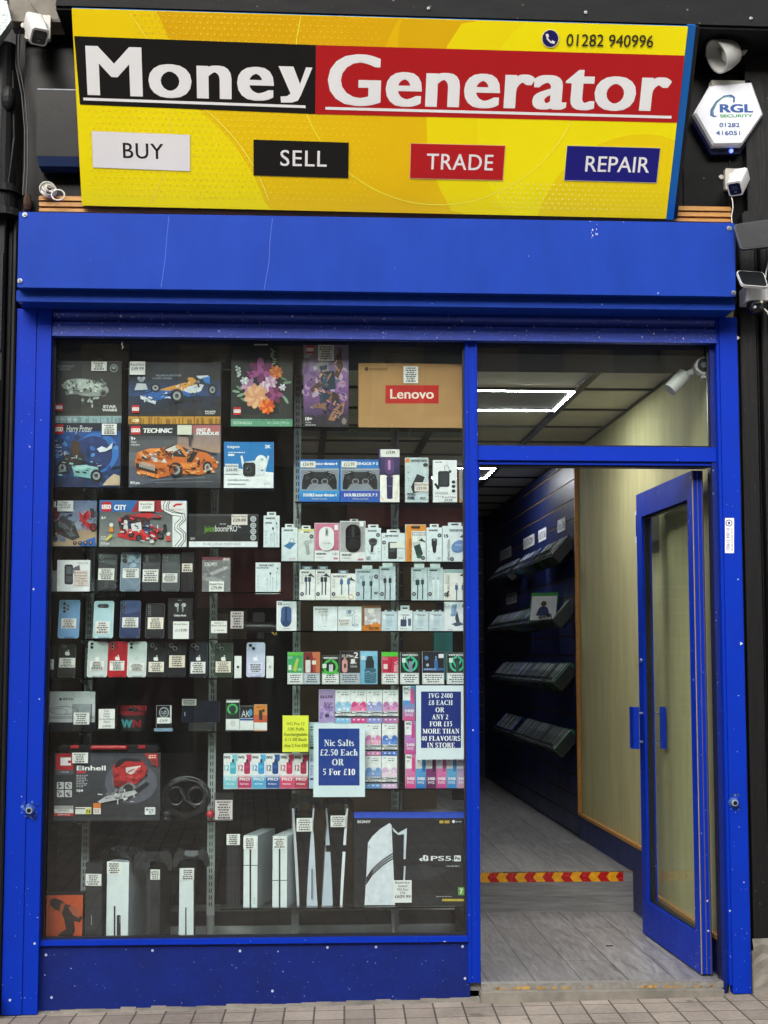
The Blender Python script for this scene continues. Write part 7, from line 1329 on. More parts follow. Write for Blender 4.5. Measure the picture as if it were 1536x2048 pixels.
# ---- consoles
SHC = SHZ['R8']
W_, W2 = 'dde6e8', 'c2ccd0'
def slab(x0, y0, x1, y1, z, lab, colf, cols, gap=None, seam=None, tagb=None, dep=.27, Y=.09, yaw=-14, name='games_console', ink='2a2c30'):
    p = I(name, lab, 'games console', (x0, y0, x1, y1), z, base=colf, dep=dep, side=cols, Y=Y, yaw=yaw, mat=PLAST)
    u0, u1, v0, v1 = p.dims
    if gap: p.R(gap[0], y0 + 2, gap[1], y1, '15171a')
    if seam: p.R(x0, seam, x1, seam + 1.4, '2a2d30')
    if tagb: p.label_card(*tagb, n=5)
    return p
p = slab(487, 1671, 515, 1817, SHC, 'white upright games console with a black slot, textured side, left of the white pair', W_, 'a8b0b4', (499, 502.5), 1730, (487, 1674, 513, 1698)); vtext(p, 'PS4', 507, 1795, 1808, 3, '9aa4a8'); p.done()
p = slab(545, 1672, 574, 1817, SHC, 'white upright games console with a low seam, right of the white pair', W_, 'c2cace', (557.5, 561), 1760, (547, 1675, 572, 1697)); p.done()
p = slab(453, 1690, 480, 1815, SHC, 'dark upright games console in shadow with a white label above', '1f2023', '17181a', None, None, None, yaw=0); [p.R(x, 1694, x + 1, 1812, '3a3c40') for x in (459, 466, 472)]; p.label_card(453, 1668, 480, 1690, n=5); p.done()
def curved(x0, x1, bend, y0, y1, lab, slot=None, tagb=None, split=None):
    """console with two flaring white side plates round a black core"""
    t = empty('games_console', (unp((x0 + x1) / 2, y1, .14).x, .14, SHC), lab, 'games console', 'white winged consoles')
    zt_, zb_ = unp(x0, y0, .14).z, SHC + .001; H = zt_ - zb_; S_ = F_PX / (CAM_D + .14)
    core = MB().ext([(-.013, 0, 0), (.013, 0, 0), (.036, 0, H * .93), (-.036, 0, H * .93)], (0, .2, 0), '131416'); core.build('core', GLOSS, t)
    for s_ in (-1, 1):
        m = MB(); n = 14
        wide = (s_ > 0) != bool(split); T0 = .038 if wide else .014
        for fa, fb in ([(0, .55), (.62, 1)] if split else [(0, 1)]):
            va = []
            for i in range(n + 1):
                f = fa + (fb - fa) * i / n; o1 = .015 + .024 * f ** 1.4; tk = .006 + T0 * max(0, 1 - f * 1.25) ** .8 if wide else .008 + T0 * (.25 - (f - .4) ** 2 if f < .9 else 0)
                for (dx, dy) in ((o1, -.012 - .01 * (1 - f)), (o1 + tk, -.02 - .006 * (1 - f)), (o1 + tk, .2), (o1, .2)): va.append((s_ * dx, dy, H * f))
            fs = [(i * 4 + k, i * 4 + (k + 1) % 4, (i + 1) * 4 + (k + 1) % 4, (i + 1) * 4 + k) for i in range(n) for k in range(4)] + [(0, 1, 2, 3), tuple(n * 4 + k for k in (3, 2, 1, 0))]
            m.add(va, fs, 'c3cedb' if wide else 'dfe4ea')  # wide plate greyer: shading of its curve put into the colour
        pl_ = m.build('side_plate', PLAST, t, smooth=True)
        if slot and s_ > 0: MB().box(.034, -.0315, H * .07, .037, -.027, H * .38, '14161a').build('disc_slot', GLOSS, pl_)
    if split: MB().box(-.040, -.012, H * .55, -.024, .15, H * .62, '16171a').box(.024, -.012, H * .55, .040, .15, H * .62, '16171a').build('stripe_band', GLOSS, t)
    a = Art(Vector(t.location) + Vector((0, -.024, 0))); q0, q1 = a.m(tagb[0], tagb[3]), a.m(tagb[2], tagb[1]); a.box(q0[0], -.001, q0[1], q1[0], 0, q1[1], 'eceae8'); a.lift = .0012; a.D(tagb[0] + 2, tagb[1] + 2, tagb[2] - 2, tagb[3] - 2, 5, '555', bold_last=True)
    a.v = [(v[0], v[1] - .024, v[2]) for v in a.v]; a.build('price_label', PAPER, t)
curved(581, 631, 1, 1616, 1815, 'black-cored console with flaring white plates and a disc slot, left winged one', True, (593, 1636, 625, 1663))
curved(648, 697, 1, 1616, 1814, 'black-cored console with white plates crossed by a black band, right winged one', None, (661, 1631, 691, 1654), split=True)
# black pads on top of the two winged consoles
def gamepad(loc, lab, rz=0, sc=1, tilt=0, light='2b2d31'):
    t = empty('game_controller', loc, lab, 'game controller', 'black game controllers on the consoles'); t.rotation_euler = (tilt, 0, rz); t.scale = (sc,) * 3
    m = MB(); n = 16
    pts = [(-.035, .02), (-.055, .022), (-.072, .008), (-.082, -.03), (-.078, -.055), (-.064, -.052), (-.048, -.022), (0, -.016), (.048, -.022), (.064, -.052), (.078, -.055), (.082, -.03), (.072, .008), (.055, .022), (.035, .02)]
    m.ext([(x, -.016, z) for x, z in pts], (0, .032, 0), '151618'); m.build('body', PLAST, t)
    f = MB().box(-.03, -.0185, -.008, .03, -.0165, .018, light, ch=.004)
    for sx in (-1, 1): f.cyl((sx * .027, -.016, -.012), (sx * .027, -.026, -.012), .010, .010, 14, '2b2d31'); f.box(sx * .052 - .016, -.012, .0225, sx * .052 + .016, .01, .032, '25272b', ch=.003)
    for dx, dz in ((.055, .01), (.063, .002), (.047, .002), (.055, -.006)): f.cyl((dx, -.0162, dz), (dx, -.019, dz), .0035, .003, 10, '3c3e44')
    f.build('buttons', GLOSS, t); return t
q_ = unp(676, 1600, .15); gamepad(q_, 'black controller perched above the right winged console', 0, .8); q_ = unp(611, 1600, .15); gamepad(q_, 'black controller perched above the left winged console', 0, .8)
for px in (676, 611):
    a0 = unp(px, 1617, .15); b_ = unp(px, 1600, .15)
# ---- big console box
p = I('console_box', 'large black console box with a white finned console and blue top edge', 'console box', (708, 1624, 932, 1812), 'R8', base='1b1c1f', dep=.10, side='131416', yaw=0)
p.R(708, 1624, 932, 1636, '1d3fb4', '2a55cc'); p.R(708, 1636, 932, 1812, '1d1e21', '232427')
p.T('SONY', 715, 1641, 741, 1646, 'e8eaec', b=.08); p.RR(879, 1641, 887, 1646.5, 1, 'c9a53c'); p.RR(889, 1641, 899, 1646.5, 1, 'c9a53c'); p.E(907, 1643, 3, 3, 'e8eaec'); p.D(911, 1642, 929, 1645, 1, 'c9ccd0', cen=False)
p.P([(770, 1748), (830, 1722), (915, 1732), (932, 1745), (932, 1770), (880, 1790), (826, 1785), (790, 1770)], '17181b'); p.P([(800, 1735), (840, 1728), (900, 1740), (850, 1760), (812, 1758)], '2a2b30')
p.P([(736, 1685), (745, 1672), (760, 1658), (779, 1646), (783, 1650), (790, 1810), (729, 1810), (732, 1760)], 'dde3ec'); p.P([(784, 1654), (796, 1666), (814, 1656), (811, 1718), (806, 1718), (808, 1672), (790, 1670)], 'cfd6e2'); p.P([(786, 1662), (797, 1670), (808, 1668), (806, 1770), (792, 1790)], '15161a'); p.P([(808, 1732), (811, 1732), (810, 1762), (806, 1764)], 'cfd6e2')
for i in range(3): p.L([(732, 1768 - i * 5), (745, 1748 - i * 5), (765, 1730 - i * 5), (787, 1716 - i * 5)], 2.6, '15161a')
p.L([(739, 1690), (738, 1694), (741, 1696)], 1, '7c8490')
p.P([(846, 1711), (849, 1709.5), (856, 1712), (856, 1718), (853, 1717), (853, 1713), (850, 1712), (850, 1722), (846, 1720)], 'eef0f2'); p.P([(838, 1718), (845, 1715), (845, 1718), (842, 1719), (845, 1720), (845, 1722.5), (840, 1721)], 'eef0f2'); p.P([(851, 1718.5), (857, 1717.5), (857, 1720), (851, 1722.5)], 'eef0f2')
p.T('PS5', 862, 1712, 902, 1721, 'eef0f2', b=.03); p.E(905.5, 1720.5, 1, 1, 'eef0f2', 8); p.RR(908, 1710.5, 921.5, 1722.5, 2, 'eef0f2'); p.T('Pro', 910, 1713, 919.5, 1719.5, '17181b', b=.05); p.D(890, 1730, 921, 1734, 1, 'aeb2b8'); p.R(916, 1774, 928.5, 1790, '6fae3c'); p.T('7', 919.5, 1777, 925, 1787, 'f4f4f4', b=.04); p.R(884, 1797.5, 928, 1802, 'c9b23c'); p.D(872, 1791, 928, 1794.5, 1, '9a9ca0', cen=False)
p.label_card(787, 1760, 823, 1805, lines=(('Brand New', .1, .04, .8, .11), ('Sealed', .25, .2, .5, .1), ('PS5 Pro', .2, .36, .6, .1), ('2TB', .35, .51, .3, .09), ('£609.99', .06, .65, .88, .13)), n=None, c='f0f0f0'); p.done()
# ---- floor row at the left
fz = PZ + .001
p = I('console', 'grey boxed upright console with a label, nearly lost in shadow', 'games console', (171, 1725, 204, 1890), fz, base='2a2c2e', dep=.16, side='1d1e20', mat=PLAST, yaw=-10, Y=.13); p.R(182, 1830, 184, 1850, '8a8c8e'); p.label_card(171, 1748, 203, 1771, n=5); p.name = 'games_console'; p.done()
p = slab(213, 1724, 257, 1890, fz, 'white upright console with a big side and a black controller on top', W_, 'b4bec2', None, None, (214, 1724, 244, 1748), Y=.13, yaw=-16, dep=.23); p.R(227.5, 1812, 231, 1890, '15171a'); p.RR(233.5, 1830, 241.5, 1890, 3, '2a2d30'); vtext(p, 'xbox', 239, 1833, 1846, 3, 'b8bcc0'); o = p.done(); ztp = (o.matrix_world @ Vector((0, 0, p.dims[3]))).z
q_ = unp(243, 1712, .2); q_.z = ztp + .033; gamepad(q_, 'black controller lying on the large white console', radians(-25), .95, radians(-62))
p = slab(291, 1739, 320, 1890, fz, 'black upright console with a label and controller above', '222326', '1a1b1d', None, None, (301, 1739, 320, 1759), Y=.13, yaw=-6, dep=.23); p.R(297, 1745, 298.5, 1885, '45474c'); o = p.done(); ztp = (o.matrix_world @ Vector((0, 0, p.dims[3]))).z
q_ = unp(306, 1728, .15); q_.z = ztp + .048; gamepad(q_, 'black controller standing on the black console', 0, 1.0, radians(-8))
p = slab(358, 1736, 388, 1890, fz, 'slim white upright console with a black slot and controller above', W_, '2a2d30', None, None, (363, 1737, 388, 1760), Y=.13, yaw=2, dep=.23); p.R(370.5, 1815, 373, 1890, '15171a'); p.R(387, 1739, 389, 1890, '222426'); o = p.done(); ztp = (o.matrix_world @ Vector((0, 0, p.dims[3]))).z
q_ = unp(383, 1726, .15); q_.z = ztp + .05; gamepad(q_, 'black controller with a grey front standing on the slim white console', 0, .9, radians(-8), '6a6e74')
p = I('sander_box', 'orange box printed with a black hand-held vacuum tool', 'product box', (92, 1790, 165, 1890), fz, base='c8501f', dep=.1, side='1a1a1a', yaw=2, Y=.13); p.P([(100, 1800), (108, 1796), (122, 1800), (130, 1806), (122, 1824), (108, 1818), (100, 1810)], '241a16'); p.P([(122, 1806), (133, 1808), (126, 1830), (118, 1824)], 'a85030'); p.P([(130, 1808), (140, 1810), (158, 1830), (165, 1834), (160, 1845), (148, 1842), (150, 1862), (142, 1880), (120, 1886), (113, 1880), (118, 1868), (132, 1858), (128, 1838), (124, 1828)], '221a18'); p.P([(136, 1814), (146, 1812), (162, 1824), (158, 1836), (146, 1830)], 'b0583a'); p.done()
p = I('tool_box', 'black box with an orange badge and price label behind the left post', 'product box', (64, 1798, 90, 1890), fz, base='17171a', dep=.1, side='101010', yaw=0, Y=.14); p.RR(60, 1800, 89, 1813, 1, 'b8502c'); p.RR(61, 1801, 88, 1812, 1, '1a1614'); p.T('BLACK+', 66, 1802.5, 87, 1806, 'd8643a'); p.T('DECKER', 66, 1807.5, 87, 1811, 'd8643a'); p.label_card(60, 1814, 88, 1841, lines=(('nd New', .3, .12, .6, .16), ('24.99', .25, .4, .65, .24))); p.R(62, 1870, 68, 1880, 'c23c2c'); p.done()
# ---- papers taped inside the pane
def poster(bx, lab, c, fn, Y=.0558):
    p = Item('price_poster', lab, 'poster', bx, base=c, Y=Y, dep=.0006, side=c, mat=PAPER, yaw=0); fn(p); return p.done()
WH = 'eaf2f6'
def f1(p):
    p.R(842, 1383, 922, 1496, '1c2f7c')
    for t_, x0, x1, y in (('IVG 2400', 857, 906, 1396), ('£8 EACH', 857, 906, 1410), ('OR', 871, 889, 1424.5), ('ANY 2', 864, 897, 1438.5), ('FOR £15', 859, 905, 1452.5), ('MORE THAN', 845, 919, 1467), ('40 FLAVOURS', 842.5, 921.5, 1481.5), ('IN STORE', 854, 910, 1495)): p.S(t_, x0, y - 9.6, x1, y, WH)
poster((832, 1371, 934, 1519), 'white poster with blue panel offering vapes at eight pounds, taped beside the mullion', 'dfeaf2', f1)
def f2(p):
    p.R(637, 1457, 719, 1571, '1f3f92')
    for t_, x0, x1, y in (('Nic Salts', 648, 709, 1492), ('£2.50 Each', 640, 716, 1511), ('OR', 664, 688, 1530.5), ('5 For £10', 645, 711, 1550)): p.S(t_, x0, y - 12.5, x1, y, WH)
poster((627, 1447, 730, 1594), 'white poster with a blue panel reading Nic Salts, taped inside the glass', 'dcecf2', f2)
def f3(p):
    for t_, x0, x1, y in (('IVG Pro 12', 574, 609, 1450.5), ('10K Puffs', 576, 608, 1461), ('Rechargeable', 569, 614, 1471.5), ('£11.00 Each', 570, 613, 1481.5), ('Any 2 For £20', 568.5, 615, 1493.5)): p.T(t_, x0, y - 6, x1, y, '7a8a20', b=.02)
poster((565, 1431, 617, 1504), 'bright yellow handwritten-style card offering two for twenty pounds', 'eaf04c', f3)
# ================================================================== things fixed to the front
def W2(*a): return unp(*a)
def tiltM(o, m): o.matrix_world = m
def sec_cam(loc, aim, lab, s=1.0, plate=True, white='c9cac8'):
    """wall plate + disc + bullet camera; aim = direction of the lens"""
    t = empty('security_camera', loc, lab, 'security camera', 'white bullet cameras')
    pl_ = MB().box(-.045, -.028, -.045, .045, 0, .045, 'b4b0a6', ch=.004).cyl((-.055, -.006, .015), (-.055, -.0005, .015), .010, .010, 12, 'b4b0a6'); pl_.build('wall_plate', PLAST, t)
    MB().cyl((0, -.0285, -.004), (0, -.044, -.004), .036, .030, 22, white).cyl((.02, -.0445, .01), (.02, -.046, .01), .004, .004, 8, '6a6a66').cyl((-.02, -.0445, .01), (-.02, -.046, .01), .004, .004, 8, '6a6a66').build('mount_disc', PLAST, t, smooth=True)
    MB().tube([(0, -.042, -.004), (0, -.06, -.012), (0, -.07, -.02)], .013, 10, white).build('arm', PLAST, t, smooth=True)
    body = MB(); R_, L_ = .031, .125
    body.ext([(a, 0, b) for a, b in [p for cx, cz, A in ((R_ - .012, R_ - .010, 0), (-R_ + .012, R_ - .010, 90), (-R_ + .012, -R_ + .012, 180), (R_ - .012, -R_ + .012, 270)) for p in _arc(cx, cz, .012, .012, A, A + 90, 5)]], (0, L_, 0), white)
    q_ = Vector(aim).normalized().to_track_quat('-Y', 'Z'); M = Matrix.Translation(Vector((0, -.075, -.022))) @ q_.to_matrix().to_4x4() @ Matrix.Translation(Vector((0, -L_ * .62, 0)))
    b_ = body.build('camera_body', PLAST, t, smooth=True); b_.matrix_basis = M
    f = MB().ext([(a, 0, b) for a, b in [p for cx, cz, A in ((.016, .016, 0), (-.016, .016, 90), (-.016, -.016, 180), (.016, -.016, 270)) for p in _arc(cx, cz, .009, .009, A, A + 90, 4)]], (0, -.0016, 0), '121317').box(-.012, -.0024, -.004, .012, -.0018, .014, '2c2f36').box(-.005, -.0024, -.015, .005, -.0018, -.011, '6a6d72')
    fo_ = f.build('lens_window', GLOSS, b_)
    t.scale = (s,) * 3
    return t
c_ = unp(78, 60, -.132); sec_cam(c_, (.30, -.62, -.72), 'white bullet camera on a weathered plate at the top left corner', 1.12)
c_ = unp(1468, 362, -.002); sec_cam(c_, (-.42, -.62, -.66), 'white bullet camera below the hexagonal alarm box', 1.0, white='d9dad8')
# its cable, running down onto the shutter box
a_, b_, e_ = unp(1463, 395, -.10), unp(1466, 415, -.12), unp(1464, 447, -.19)
tag(MB().tube([a_ - e_, unp(1465, 402, -.11) - e_, b_ - e_, unp(1463, 432, -.16) - e_, Vector((0, 0, .001))], .0022, 6, 'c8c6be').build('camera_cable', PLAST, org=None), 'thin white cable hanging from the right bullet camera to the shutter box', 'cable').location = e_
# alarm bell box
A0 = unp(1456, 228, -.075)
al = empty('alarm_box', (A0.x, 0, A0.z), 'white hexagonal alarm box lettered security over a dark blue base', 'alarm box')
HEXP = ((1419, 172), (1503, 165), (1526, 230), (1484, 291), (1425, 292), (1387.5, 227))
hx = [unp(x, y, -.075) for x, y in HEXP]
hxi = [A0 + (p_ - A0) * .94 + Vector((0, -.012, 0)) for p_ in hx]
m = MB(); n = 6
m.add([tuple(p_) for p_ in hx] + [tuple(p_) for p_ in hxi] + [tuple(p_ + Vector((0, .03, 0))) for p_ in hx], [tuple(range(6, 12))] + [(i, (i + 1) % 6, 6 + (i + 1) % 6, 6 + i) for i in range(6)] + [(i, (i + 1) % 6, 12 + (i + 1) % 6, 12 + i) for i in range(6)], 'dcdfe6')
def wpart(name, mb, mat, par, **k): mb.v = [tuple(Vector(v) - Vector(par.location)) for v in mb.v]; return mb.build(name, mat, par, **k)
wpart('cover', m, SIGNV, al)
m = MB(); lo = [A0 + Vector(((p_ - A0).x * .98, .032, (p_ - A0).z * .98 - .028)) for p_ in hx]
m.ext([tuple(p_) for p_ in lo], (0, .042, 0), '10163a'); wpart('base', m, GLOSS, al)
bx0 = unp(1423, 160, -.05); bx1 = unp(1502, 172, -.05)
wpart('backing_strip', MB().box(bx0.x, -.05, bx1.z, bx1.x, -.003, bx0.z, 'c9c6bc'), PLAST, al)
lp = unp(1462, 302, -.045); wpart('strobe', MB().cyl(lp, lp + Vector((0, -.01, 0)), .010, .007, 12, '1a2cc0'), BLUELED, al)
ar = Art(Vector((A0.x, -.0872, A0.z)))
ar.P([(1420, 231), (1421, 219), (1432, 202), (1448, 191), (1463, 189), (1470, 194), (1470, 203), (1466, 207), (1466, 196), (1458, 193), (1446, 196), (1434, 207), (1427, 222), (1428, 231), (1436, 232), (1428, 235)], '2f5a94'); ar.L([(1424, 230), (1427, 216), (1438, 200), (1452, 193), (1462, 196)], 1.2, '5f9a6a')
ar.T('RGL', 1441, 209, 1505, 224.5, '1f4f94', b=.1); ar.T('SECURITY', 1440, 229, 1505, 234.5, '3f9a5a', b=.07); ar.T('01282', 1439, 246, 1479, 254, '2f5a94', b=.03); ar.T('416051', 1432, 262, 1480, 270, '2f5a94', b=.03)
ar.v = [(v[0], v[1] - .0872, v[2]) for v in ar.v]; ar.build('lettering', SIGNV, al)
# floodlight on its bracket
fl = empty('floodlight', unp(1425, 85, -.003), 'white cone-shaped floodlight pointing down, above the alarm box', 'floodlight')
def loc(px, py, Y): return unp(px, py, Y) - Vector(fl.location)
mt = MB()
mt.ext([loc(1402, 62, -.05), loc(1416, 55, -.05), loc(1432, 57, -.05), loc(1434, 78, -.05), loc(1428, 100, -.05), loc(1416, 104, -.05), loc(1414, 84, -.05), loc(1398, 76, -.05)], (0, .05, 0), 'b7b8b5')
mt.ext([loc(1408, 62, -.056), loc(1418, 58, -.056), loc(1430, 80, -.056), loc(1429, 98, -.056), loc(1420, 102, -.056), loc(1418, 82, -.056)], (0, .005, 0), '9a9b98')
mt.build('wall_bracket', PLAST, fl)
hd = MB(); ax0 = loc(1471, 103, -.12); ax1 = ax0 + Vector((-.84, -.34, -.36)).normalized() * .085; d_ = (ax1 - ax0).normalized(); s1 = d_.cross(Vector((0, .2, 1))).normalized(); s2 = d_.cross(s1).normalized(); n = 22; rings = []
for f, ra, rb in ((0, .022, .03), (.08, .042, .048), (.4, .050, .060), (.8, .056, .070), (1.25, .058, .074), (1.25, .052, .067), (.8, .044, .055), (.2, .02, .026)):
    c_ = ax0 + (ax1 - ax0) * f; rings += [c_ + s1 * ra * cos(2 * pi * i / n) + s2 * rb * sin(2 * pi * i / n) for i in range(n)]
hd.add(rings, [(j * n + i, j * n + (i + 1) % n, (j + 1) * n + (i + 1) % n, (j + 1) * n + i) for j in range(7) for i in range(n)] + [tuple(range(n))], 'b4b6b3'); hd.build('lamp_head', PLAST, fl, smooth=True)
MB().ball(tuple(ax0 + (ax1 - ax0) * .6), .022, .022, .034, 'dfe0dc').build('bulb', GLOSS, fl, smooth=True)
bk_ = MB()
for i in range(5): f = .15 + .12 * i; c_ = ax0 + (ax1 - ax0) * f * .75 + s1 * 0; bk_.box(c_.x + .036, c_.y - .02, c_.z - .002, c_.x + .052, c_.y + .03, c_.z + .002, '9a9c99')
bk_.build('cooling_fins', PLAST, fl)
MB().tube([loc(1424, 96, -.04), loc(1430, 92, -.09), ax0 + (ax1 - ax0) * .3 + Vector((-.04, 0, 0))], .008, 8, 'a9aaa7').build('hinge_arm', PLAST, fl)
# corner of another glass floodlight, top left
fc = empty('floodlight', unp(0, 40, -.2), 'edge of a ribbed glass floodlight at the extreme top left', 'floodlight')
hd = MB(); hd.ext([(-.12, 0, -.12), (-.02, 0, -.10), (.045, 0, .0), (.025, 0, .08), (-.12, 0, .11)], (0, .06, 0), '848c8e'); hd.build('glass_shade', attr_mat('ribbed_glass', .2, .2, .3, 90, bump=.6), fc)
# black louvre box over the left of the sign
bb_ = [unp(75, 180, -.12), unp(160, 330, -.12)]
e = empty('black_box', ((bb_[0].x + bb_[1].x) / 2, 0, bb_[1].z), 'flat glossy black box with a blue reflection painted on its lower edge, left of the sign', 'wall box')
wpart('case', MB().box(bb_[0].x, -.12, bb_[1].z + .035, bb_[1].x, -.001, bb_[0].z, '101114', ch=.004).box(bb_[1].x + .001, -.10, bb_[1].z + .01, bb_[1].x + .016, -.001, bb_[0].z, '1b1c20'), BLACKG, e)
wpart('blue_reflection_edge', MB().ext([(bb_[0].x + .004, -.12, bb_[1].z + .0345), (bb_[1].x, -.12, bb_[1].z + .0345), (bb_[1].x - .001, -.10, bb_[1].z), (bb_[0].x + .008, -.10, bb_[1].z)], (0, .09, 0), '1c2f55'), GLOSS, e)  # blue here is a reflection painted onto the bottom of the box
wpart('top_flange', MB().box(bb_[0].x, -.122, bb_[0].z + .0005, bb_[1].x + .01, -.001, bb_[0].z + .006, '55585c'), METAL, e)
# coil of white cable on the moulding
cp_ = unp(100, 380, -.06); m = MB(); random.seed(9)
for k in range(9):
    r = random.uniform(.018, .033); ph = random.uniform(0, pi); off_ = Vector((random.uniform(-.01, .008), random.uniform(-.015, .01), random.uniform(-.006, .010)))
    m.tube([off_ + Vector((r * cos(a_), .012 * sin(a_ + ph), r * sin(a_) * .85)) for a_ in [2 * pi * i / 18 for i in range(19)]], .0028, 6, 'd6d3ca')
m.tube([Vector((.036 + .026 * cos(a_), -.02, -.026 + .022 * sin(a_))) for a_ in [2 * pi * i / 20 for i in range(21)]], .003, 6, 'd6d3ca')
o = m.build('cable_coil', PLAST, smooth=True); o.location = cp_; tag(o, 'loose coil of white cable tied up at the left end of the wood moulding', 'cable coil')
# old brown debris at the moulding's left end
p0 = unp(55, 405, -.04); tag(MB().ball((0, 0, 0), .018, .03, .04, '4a3526', 8, 5).build('nest_debris', WOOD, org=None), 'brown crumbly debris wedged at the left end of the moulding', 'debris').location = p0
# cable running up the left pilaster edge
pts = [unp(x, y, -.10) for x, y in ((62, 20), (34, 60), (32, 130), (44, 190), (50, 260), (50, 330), (46, 390))]
tag(MB().tube([p_ - pts[0] for p_ in pts], .004, 6, '1c1d20').tube([p_ - pts[0] + Vector((.012, 0, 0)) for p_ in pts[1:]], .003, 6, '26272a').build('cable', PLAST), 'black cables running down beside the left pilaster capital', 'cable').location = pts[0]
pts = [unp(x, y, -.14) for x, y in ((140, 8), (132, 28), (112, 38), (80, 30), (62, 6))]
tag(MB().tube([p_ - pts[0] for p_ in pts], .0025, 6, '55504a').build('cable', PLAST), 'thin cable looping under the beam above the left camera', 'cable').location = pts[0]
# solar panels + dual-lens camera on the right pilaster
def slab3(name, pts, lab, cat, col, frame=None, th=.012, Y=-.22, dy=None):
    ps = [unp(x, y, Y + (dy[i] if dy else 0)) for i, (x, y) in enumerate(pts)]; c = sum(ps, Vector()) / len(ps)
    e = empty(name, c, lab, cat); ctr = Vector()
    nrm = (ps[1] - ps[0]).cross(ps[-1] - ps[0]).normalized(); nrm = nrm if nrm.y < 0 else -nrm
    def rnd(ps, r):
        out = []
        for i in range(len(ps)):
            a_, b_, c_ = ps[i - 1], ps[i], ps[(i + 1) % len(ps)]; u_ = b_ + (a_ - b_).normalized() * r; v_ = b_ + (c_ - b_).normalized() * r
            for k in range(5): t_ = k / 4; out.append(u_ * (1 - t_) ** 2 + b_ * 2 * t_ * (1 - t_) + v_ * t_ ** 2)
        return out
    rp_ = rnd([p_ - c for p_ in ps], .018); MB().ext([tuple(p_) for p_ in rp_], -nrm * th, frame or '26282b').build('frame', PLAST, e)
    MB().ext([tuple(p_ * .94 + nrm * .0015) for p_ in rp_], -nrm * .001, col).build('cells', GLOSS if 0 else PLAST, e); return e
slab3('solar_panel', ((1466, 449), (1600, 430), (1606, 486), (1481, 499)), 'dark solar panel tilted beside the right end of the shutter box', 'solar panel', '0d0f12', '2c3036', dy=(0, 0, -.05, -.05))
slab3('solar_panel', ((1472, 541), (1527, 544), (1537, 574), (1484, 570)), 'small white-rimmed solar panel above the dual-lens camera', 'solar panel', '0e1013', 'c9ccce', Y=-.20, dy=(.0, 0, -.06, -.06))
dc = empty('security_camera', unp(1499, 600, -.06), 'white camera with a black multi-lens head under the small solar panel', 'security camera')
x_ = .043
m = MB().ext([(-x_, -.10, -.03), (-x_ + .01, -.125, -.03), (x_ - .004, -.125, -.03), (x_, -.115, -.03), (x_, 0, -.03), (-x_, 0, -.03)], (0, 0, .065), 'c9cbcc'); m.cyl((0, -.07, .035), (0, -.07, .052), .018, .016, 14, 'b9bbbc'); m.build('housing', PLAST, dc)
MB().ball((0, -.085, -.045), .038, .042, .04, '141518').build('lens_head', GLOSS, dc, smooth=True)
lm = MB()
for dx, dz, r, c in ((-.014, .006, .009, '33363b'), (.012, .008, .0065, 'e8dcc0'), (-.016, -.014, .006, 'a8b0b8'), (.012, -.014, .011, '2a2d33')): lm.cyl((dx, -.118, -.045 + dz), (dx, -.1295, -.045 + dz), r, r * .9, 14, c)
lm.build('lenses', GLOSS, dc); MB().tube([(.03, -.10, -.06), (.042, -.105, -.075), (.056, -.10, -.10)], .0035, 6, 'd6d6d2').build('aerial', PLAST, dc)
pts = [unp(x, y, -.16) for x, y in ((1536, 486), (1540, 500), (1538, 520), (1532, 545), (1531, 556))]
tag(MB().tube([p_ - pts[0] for p_ in pts], .003, 6, 'bcc4c2').build('cable', PLAST), 'pale cable joining the two solar panels at the right edge', 'cable').location = pts[0]
for px, py, s_ in ((1476, 676, .008), (1482, 1287, .007)):
    q_ = unp(px, py, -.028); m = MB().ext([(-s_ * .6, 0, -s_), (s_, 0, 0), (-s_ * .6, 0, s_)], (0, -.004, 0), 'd6d8da'); tag(m.build('cable_clip', PLAST), 'small white cable clip stub on the %s part of the right post edge' % ('upper' if py < 900 else 'middle'), 'clip').location = q_
# dangling thread under the shutter bar
q_ = unp(245, 690, -.02); tag(MB().tube([(0, 0, .012), (-.004, 0, .002), (.003, 0, -.006), (-.002, 0, -.016)], .0012, 5, 'b9b4a4').build('thread', FABR), 'frayed pale thread hanging under the shutter bottom bar', 'thread').location = q_

# ================================================================== the other side of the street (seen only as reflections)
op = empty('opposite_building', (0, -17, 0), 'stone arcaded building across the street', 'building')
OY = -17
def opart(n, mb, mat): return mb.build(n, mat, op, org=op.location)
m = MB().box(-22, OY - .6, 4.3, 22, OY - .3, 11); opart('wall', m, STONE)
m = MB()
for i in range(-6, 7):
    xc = i * 3.0; m.box(xc - .35, OY - .3, 4.3, xc + .35, OY, 9.0)
    m.add([(xc + 1.15 * cos(a_), OY - .28 + dy, 6.6 + 1.25 * sin(a_)) for dy in (0, .22) for a_ in [pi * k / 16 for k in range(17)]] + [(xc + 1.4 * cos(a_), OY - .28 + .22, 6.6 + 1.5 * sin(a_)) for a_ in [pi * k / 16 for k in range(17)]], [(k, k + 1, 18 + k, 17 + k) for k in range(16)] + [(17 + k, 18 + k, 35 + k, 34 + k) for k in range(16)], 'a3927c')
    m.v = m.v
for z in (4.3, 4.9, 8.6, 9.4): m.box(-22, OY - .3, z, 22, OY + .1, z + .18)
m.v = [(x + 1.5 if 0 else x, y, z) for x, y, z in m.v]
opart('arcade', m, STONE)
m = MB()
for i in range(-6, 7):
    xc = i * 3.0
    m.add([(xc - 1.1, OY - .27, 5.1), (xc + 1.1, OY - .27, 5.1)] + [(xc + 1.1 * cos(a_), OY - .27, 6.6 + 1.2 * sin(a_)) for a_ in [pi * k / 14 for k in range(15)]], [tuple(range(17))], '22262a')
opart('window_glass', m, GLOSS)
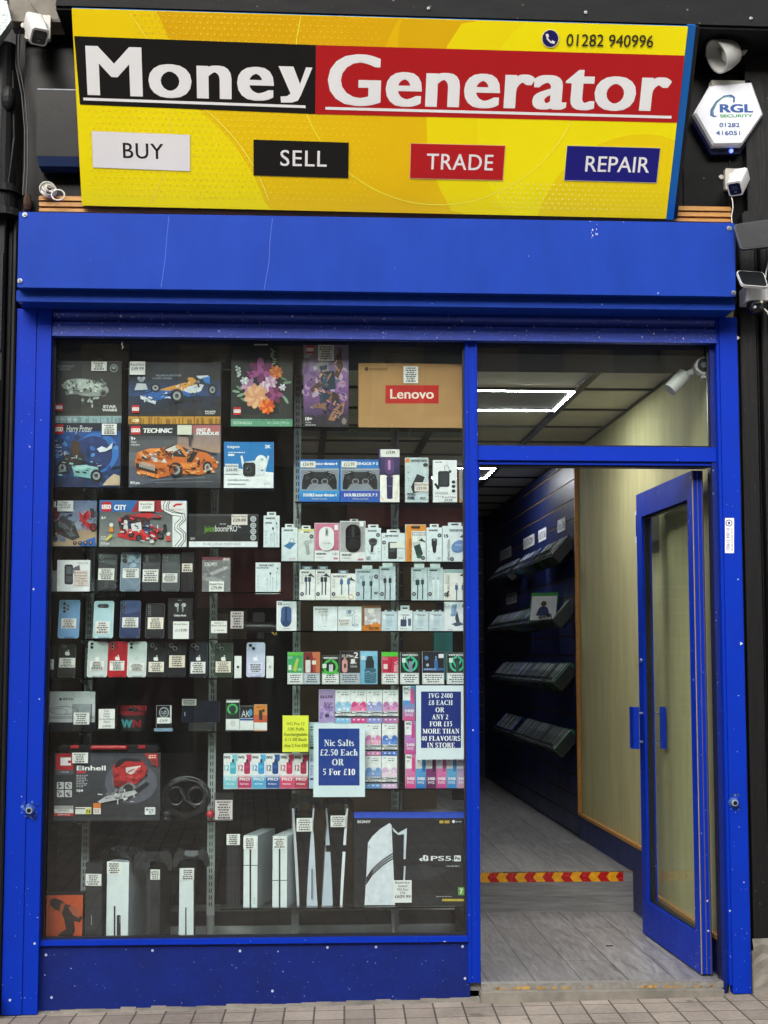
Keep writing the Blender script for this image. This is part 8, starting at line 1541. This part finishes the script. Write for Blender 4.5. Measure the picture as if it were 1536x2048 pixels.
m = MB().box(-22, OY - .5, -.4, 22, OY - .1, 3.3, '1b1917').box(-22, OY - .5, 3.3, 22, OY - .02, 4.3, '26201c').box(-9.6, OY - .1, 3.3, -6.2, OY, 3.9, '26201c'); opart('shopfront', m, PLAST)
m = MB()
for x0, x1, c in ((-2.4, -.6, '5a1418'), (1.2, 3.0, '57493b'), (-7.6, -6.6, '6b5a48'), (5, 7, '6b5a48')): m.box(x0, OY - .1, .4, x1, OY - .05, 3.2, c)
opart('doors', m, PLAST)
m = MB()
for x in (-9, -6.3, -3.55, -1.3, 1.0, 3.3, 5.2, 8): m.box(x - .28, OY - .1, -.4, x + .28, OY + .05, 4.28)
opart('pier', m, STONE)
m = MB()
for x0, x1 in ((-5.9, -3.9), (-3.2, -2.6), (1.3, 3.0), (3.6, 4.9)): m.box(x0, OY - .1, 2.9, x1, OY - .06, 3.25, '8d8a80').box(x0, OY - .1, .0, x1, OY - .06, .5, '6a6050')
opart('window_band', m, PLAST)
def optext(s_, px0, px1, py, h, c, b=0):
    D = CAM_D + 17; sc_ = F_PX / D; v, f = glyphs(s_); mn = min(p[0] for p in v); mx = max(p[0] for p in v); H = caph()
    x0, x1 = (px0 - 600) / sc_, (px1 - 600) / sc_; z = CAM_H + (1318 - py) / sc_; hh = h / sc_
    mb = MB().add([(x0 + (x1 - x0) * (p[0] - mn) / (mx - mn), OY + .012, z + hh * p[1] / H) for p in v], f, c); o = opart('lettering', mb, PAPER)
optext("IT'S TIME", 204, 146, 984, 9, 'd8d8d4'); optext('TO QUIT', 196, 148, 998, 9, 'd8d8d4'); optext("THE WORLD'S PREMIER VAPE", 255, 108, 1195, 8, 'c8c8c4'); optext('Vape', 300, 110, 1178, 28, 'c8c8c4')

lf = unp(1402, 1992, -.03); d_ = ray(1402, 1992)
m = MB().add([(-.022, 0, .001), (-.008, -.006, .004), (.012, -.004, .003), (.024, .004, .001), (.008, .009, .004), (-.012, .008, .003)], [(0, 1, 2, 3, 4, 5)], 'b9b060'); o = m.build('fallen_leaf', PAPER); o.location = (lf.x, -.05, gz(lf.x) + .002); tag(o, 'small yellow leaf on the paving just below the door threshold', 'leaf')
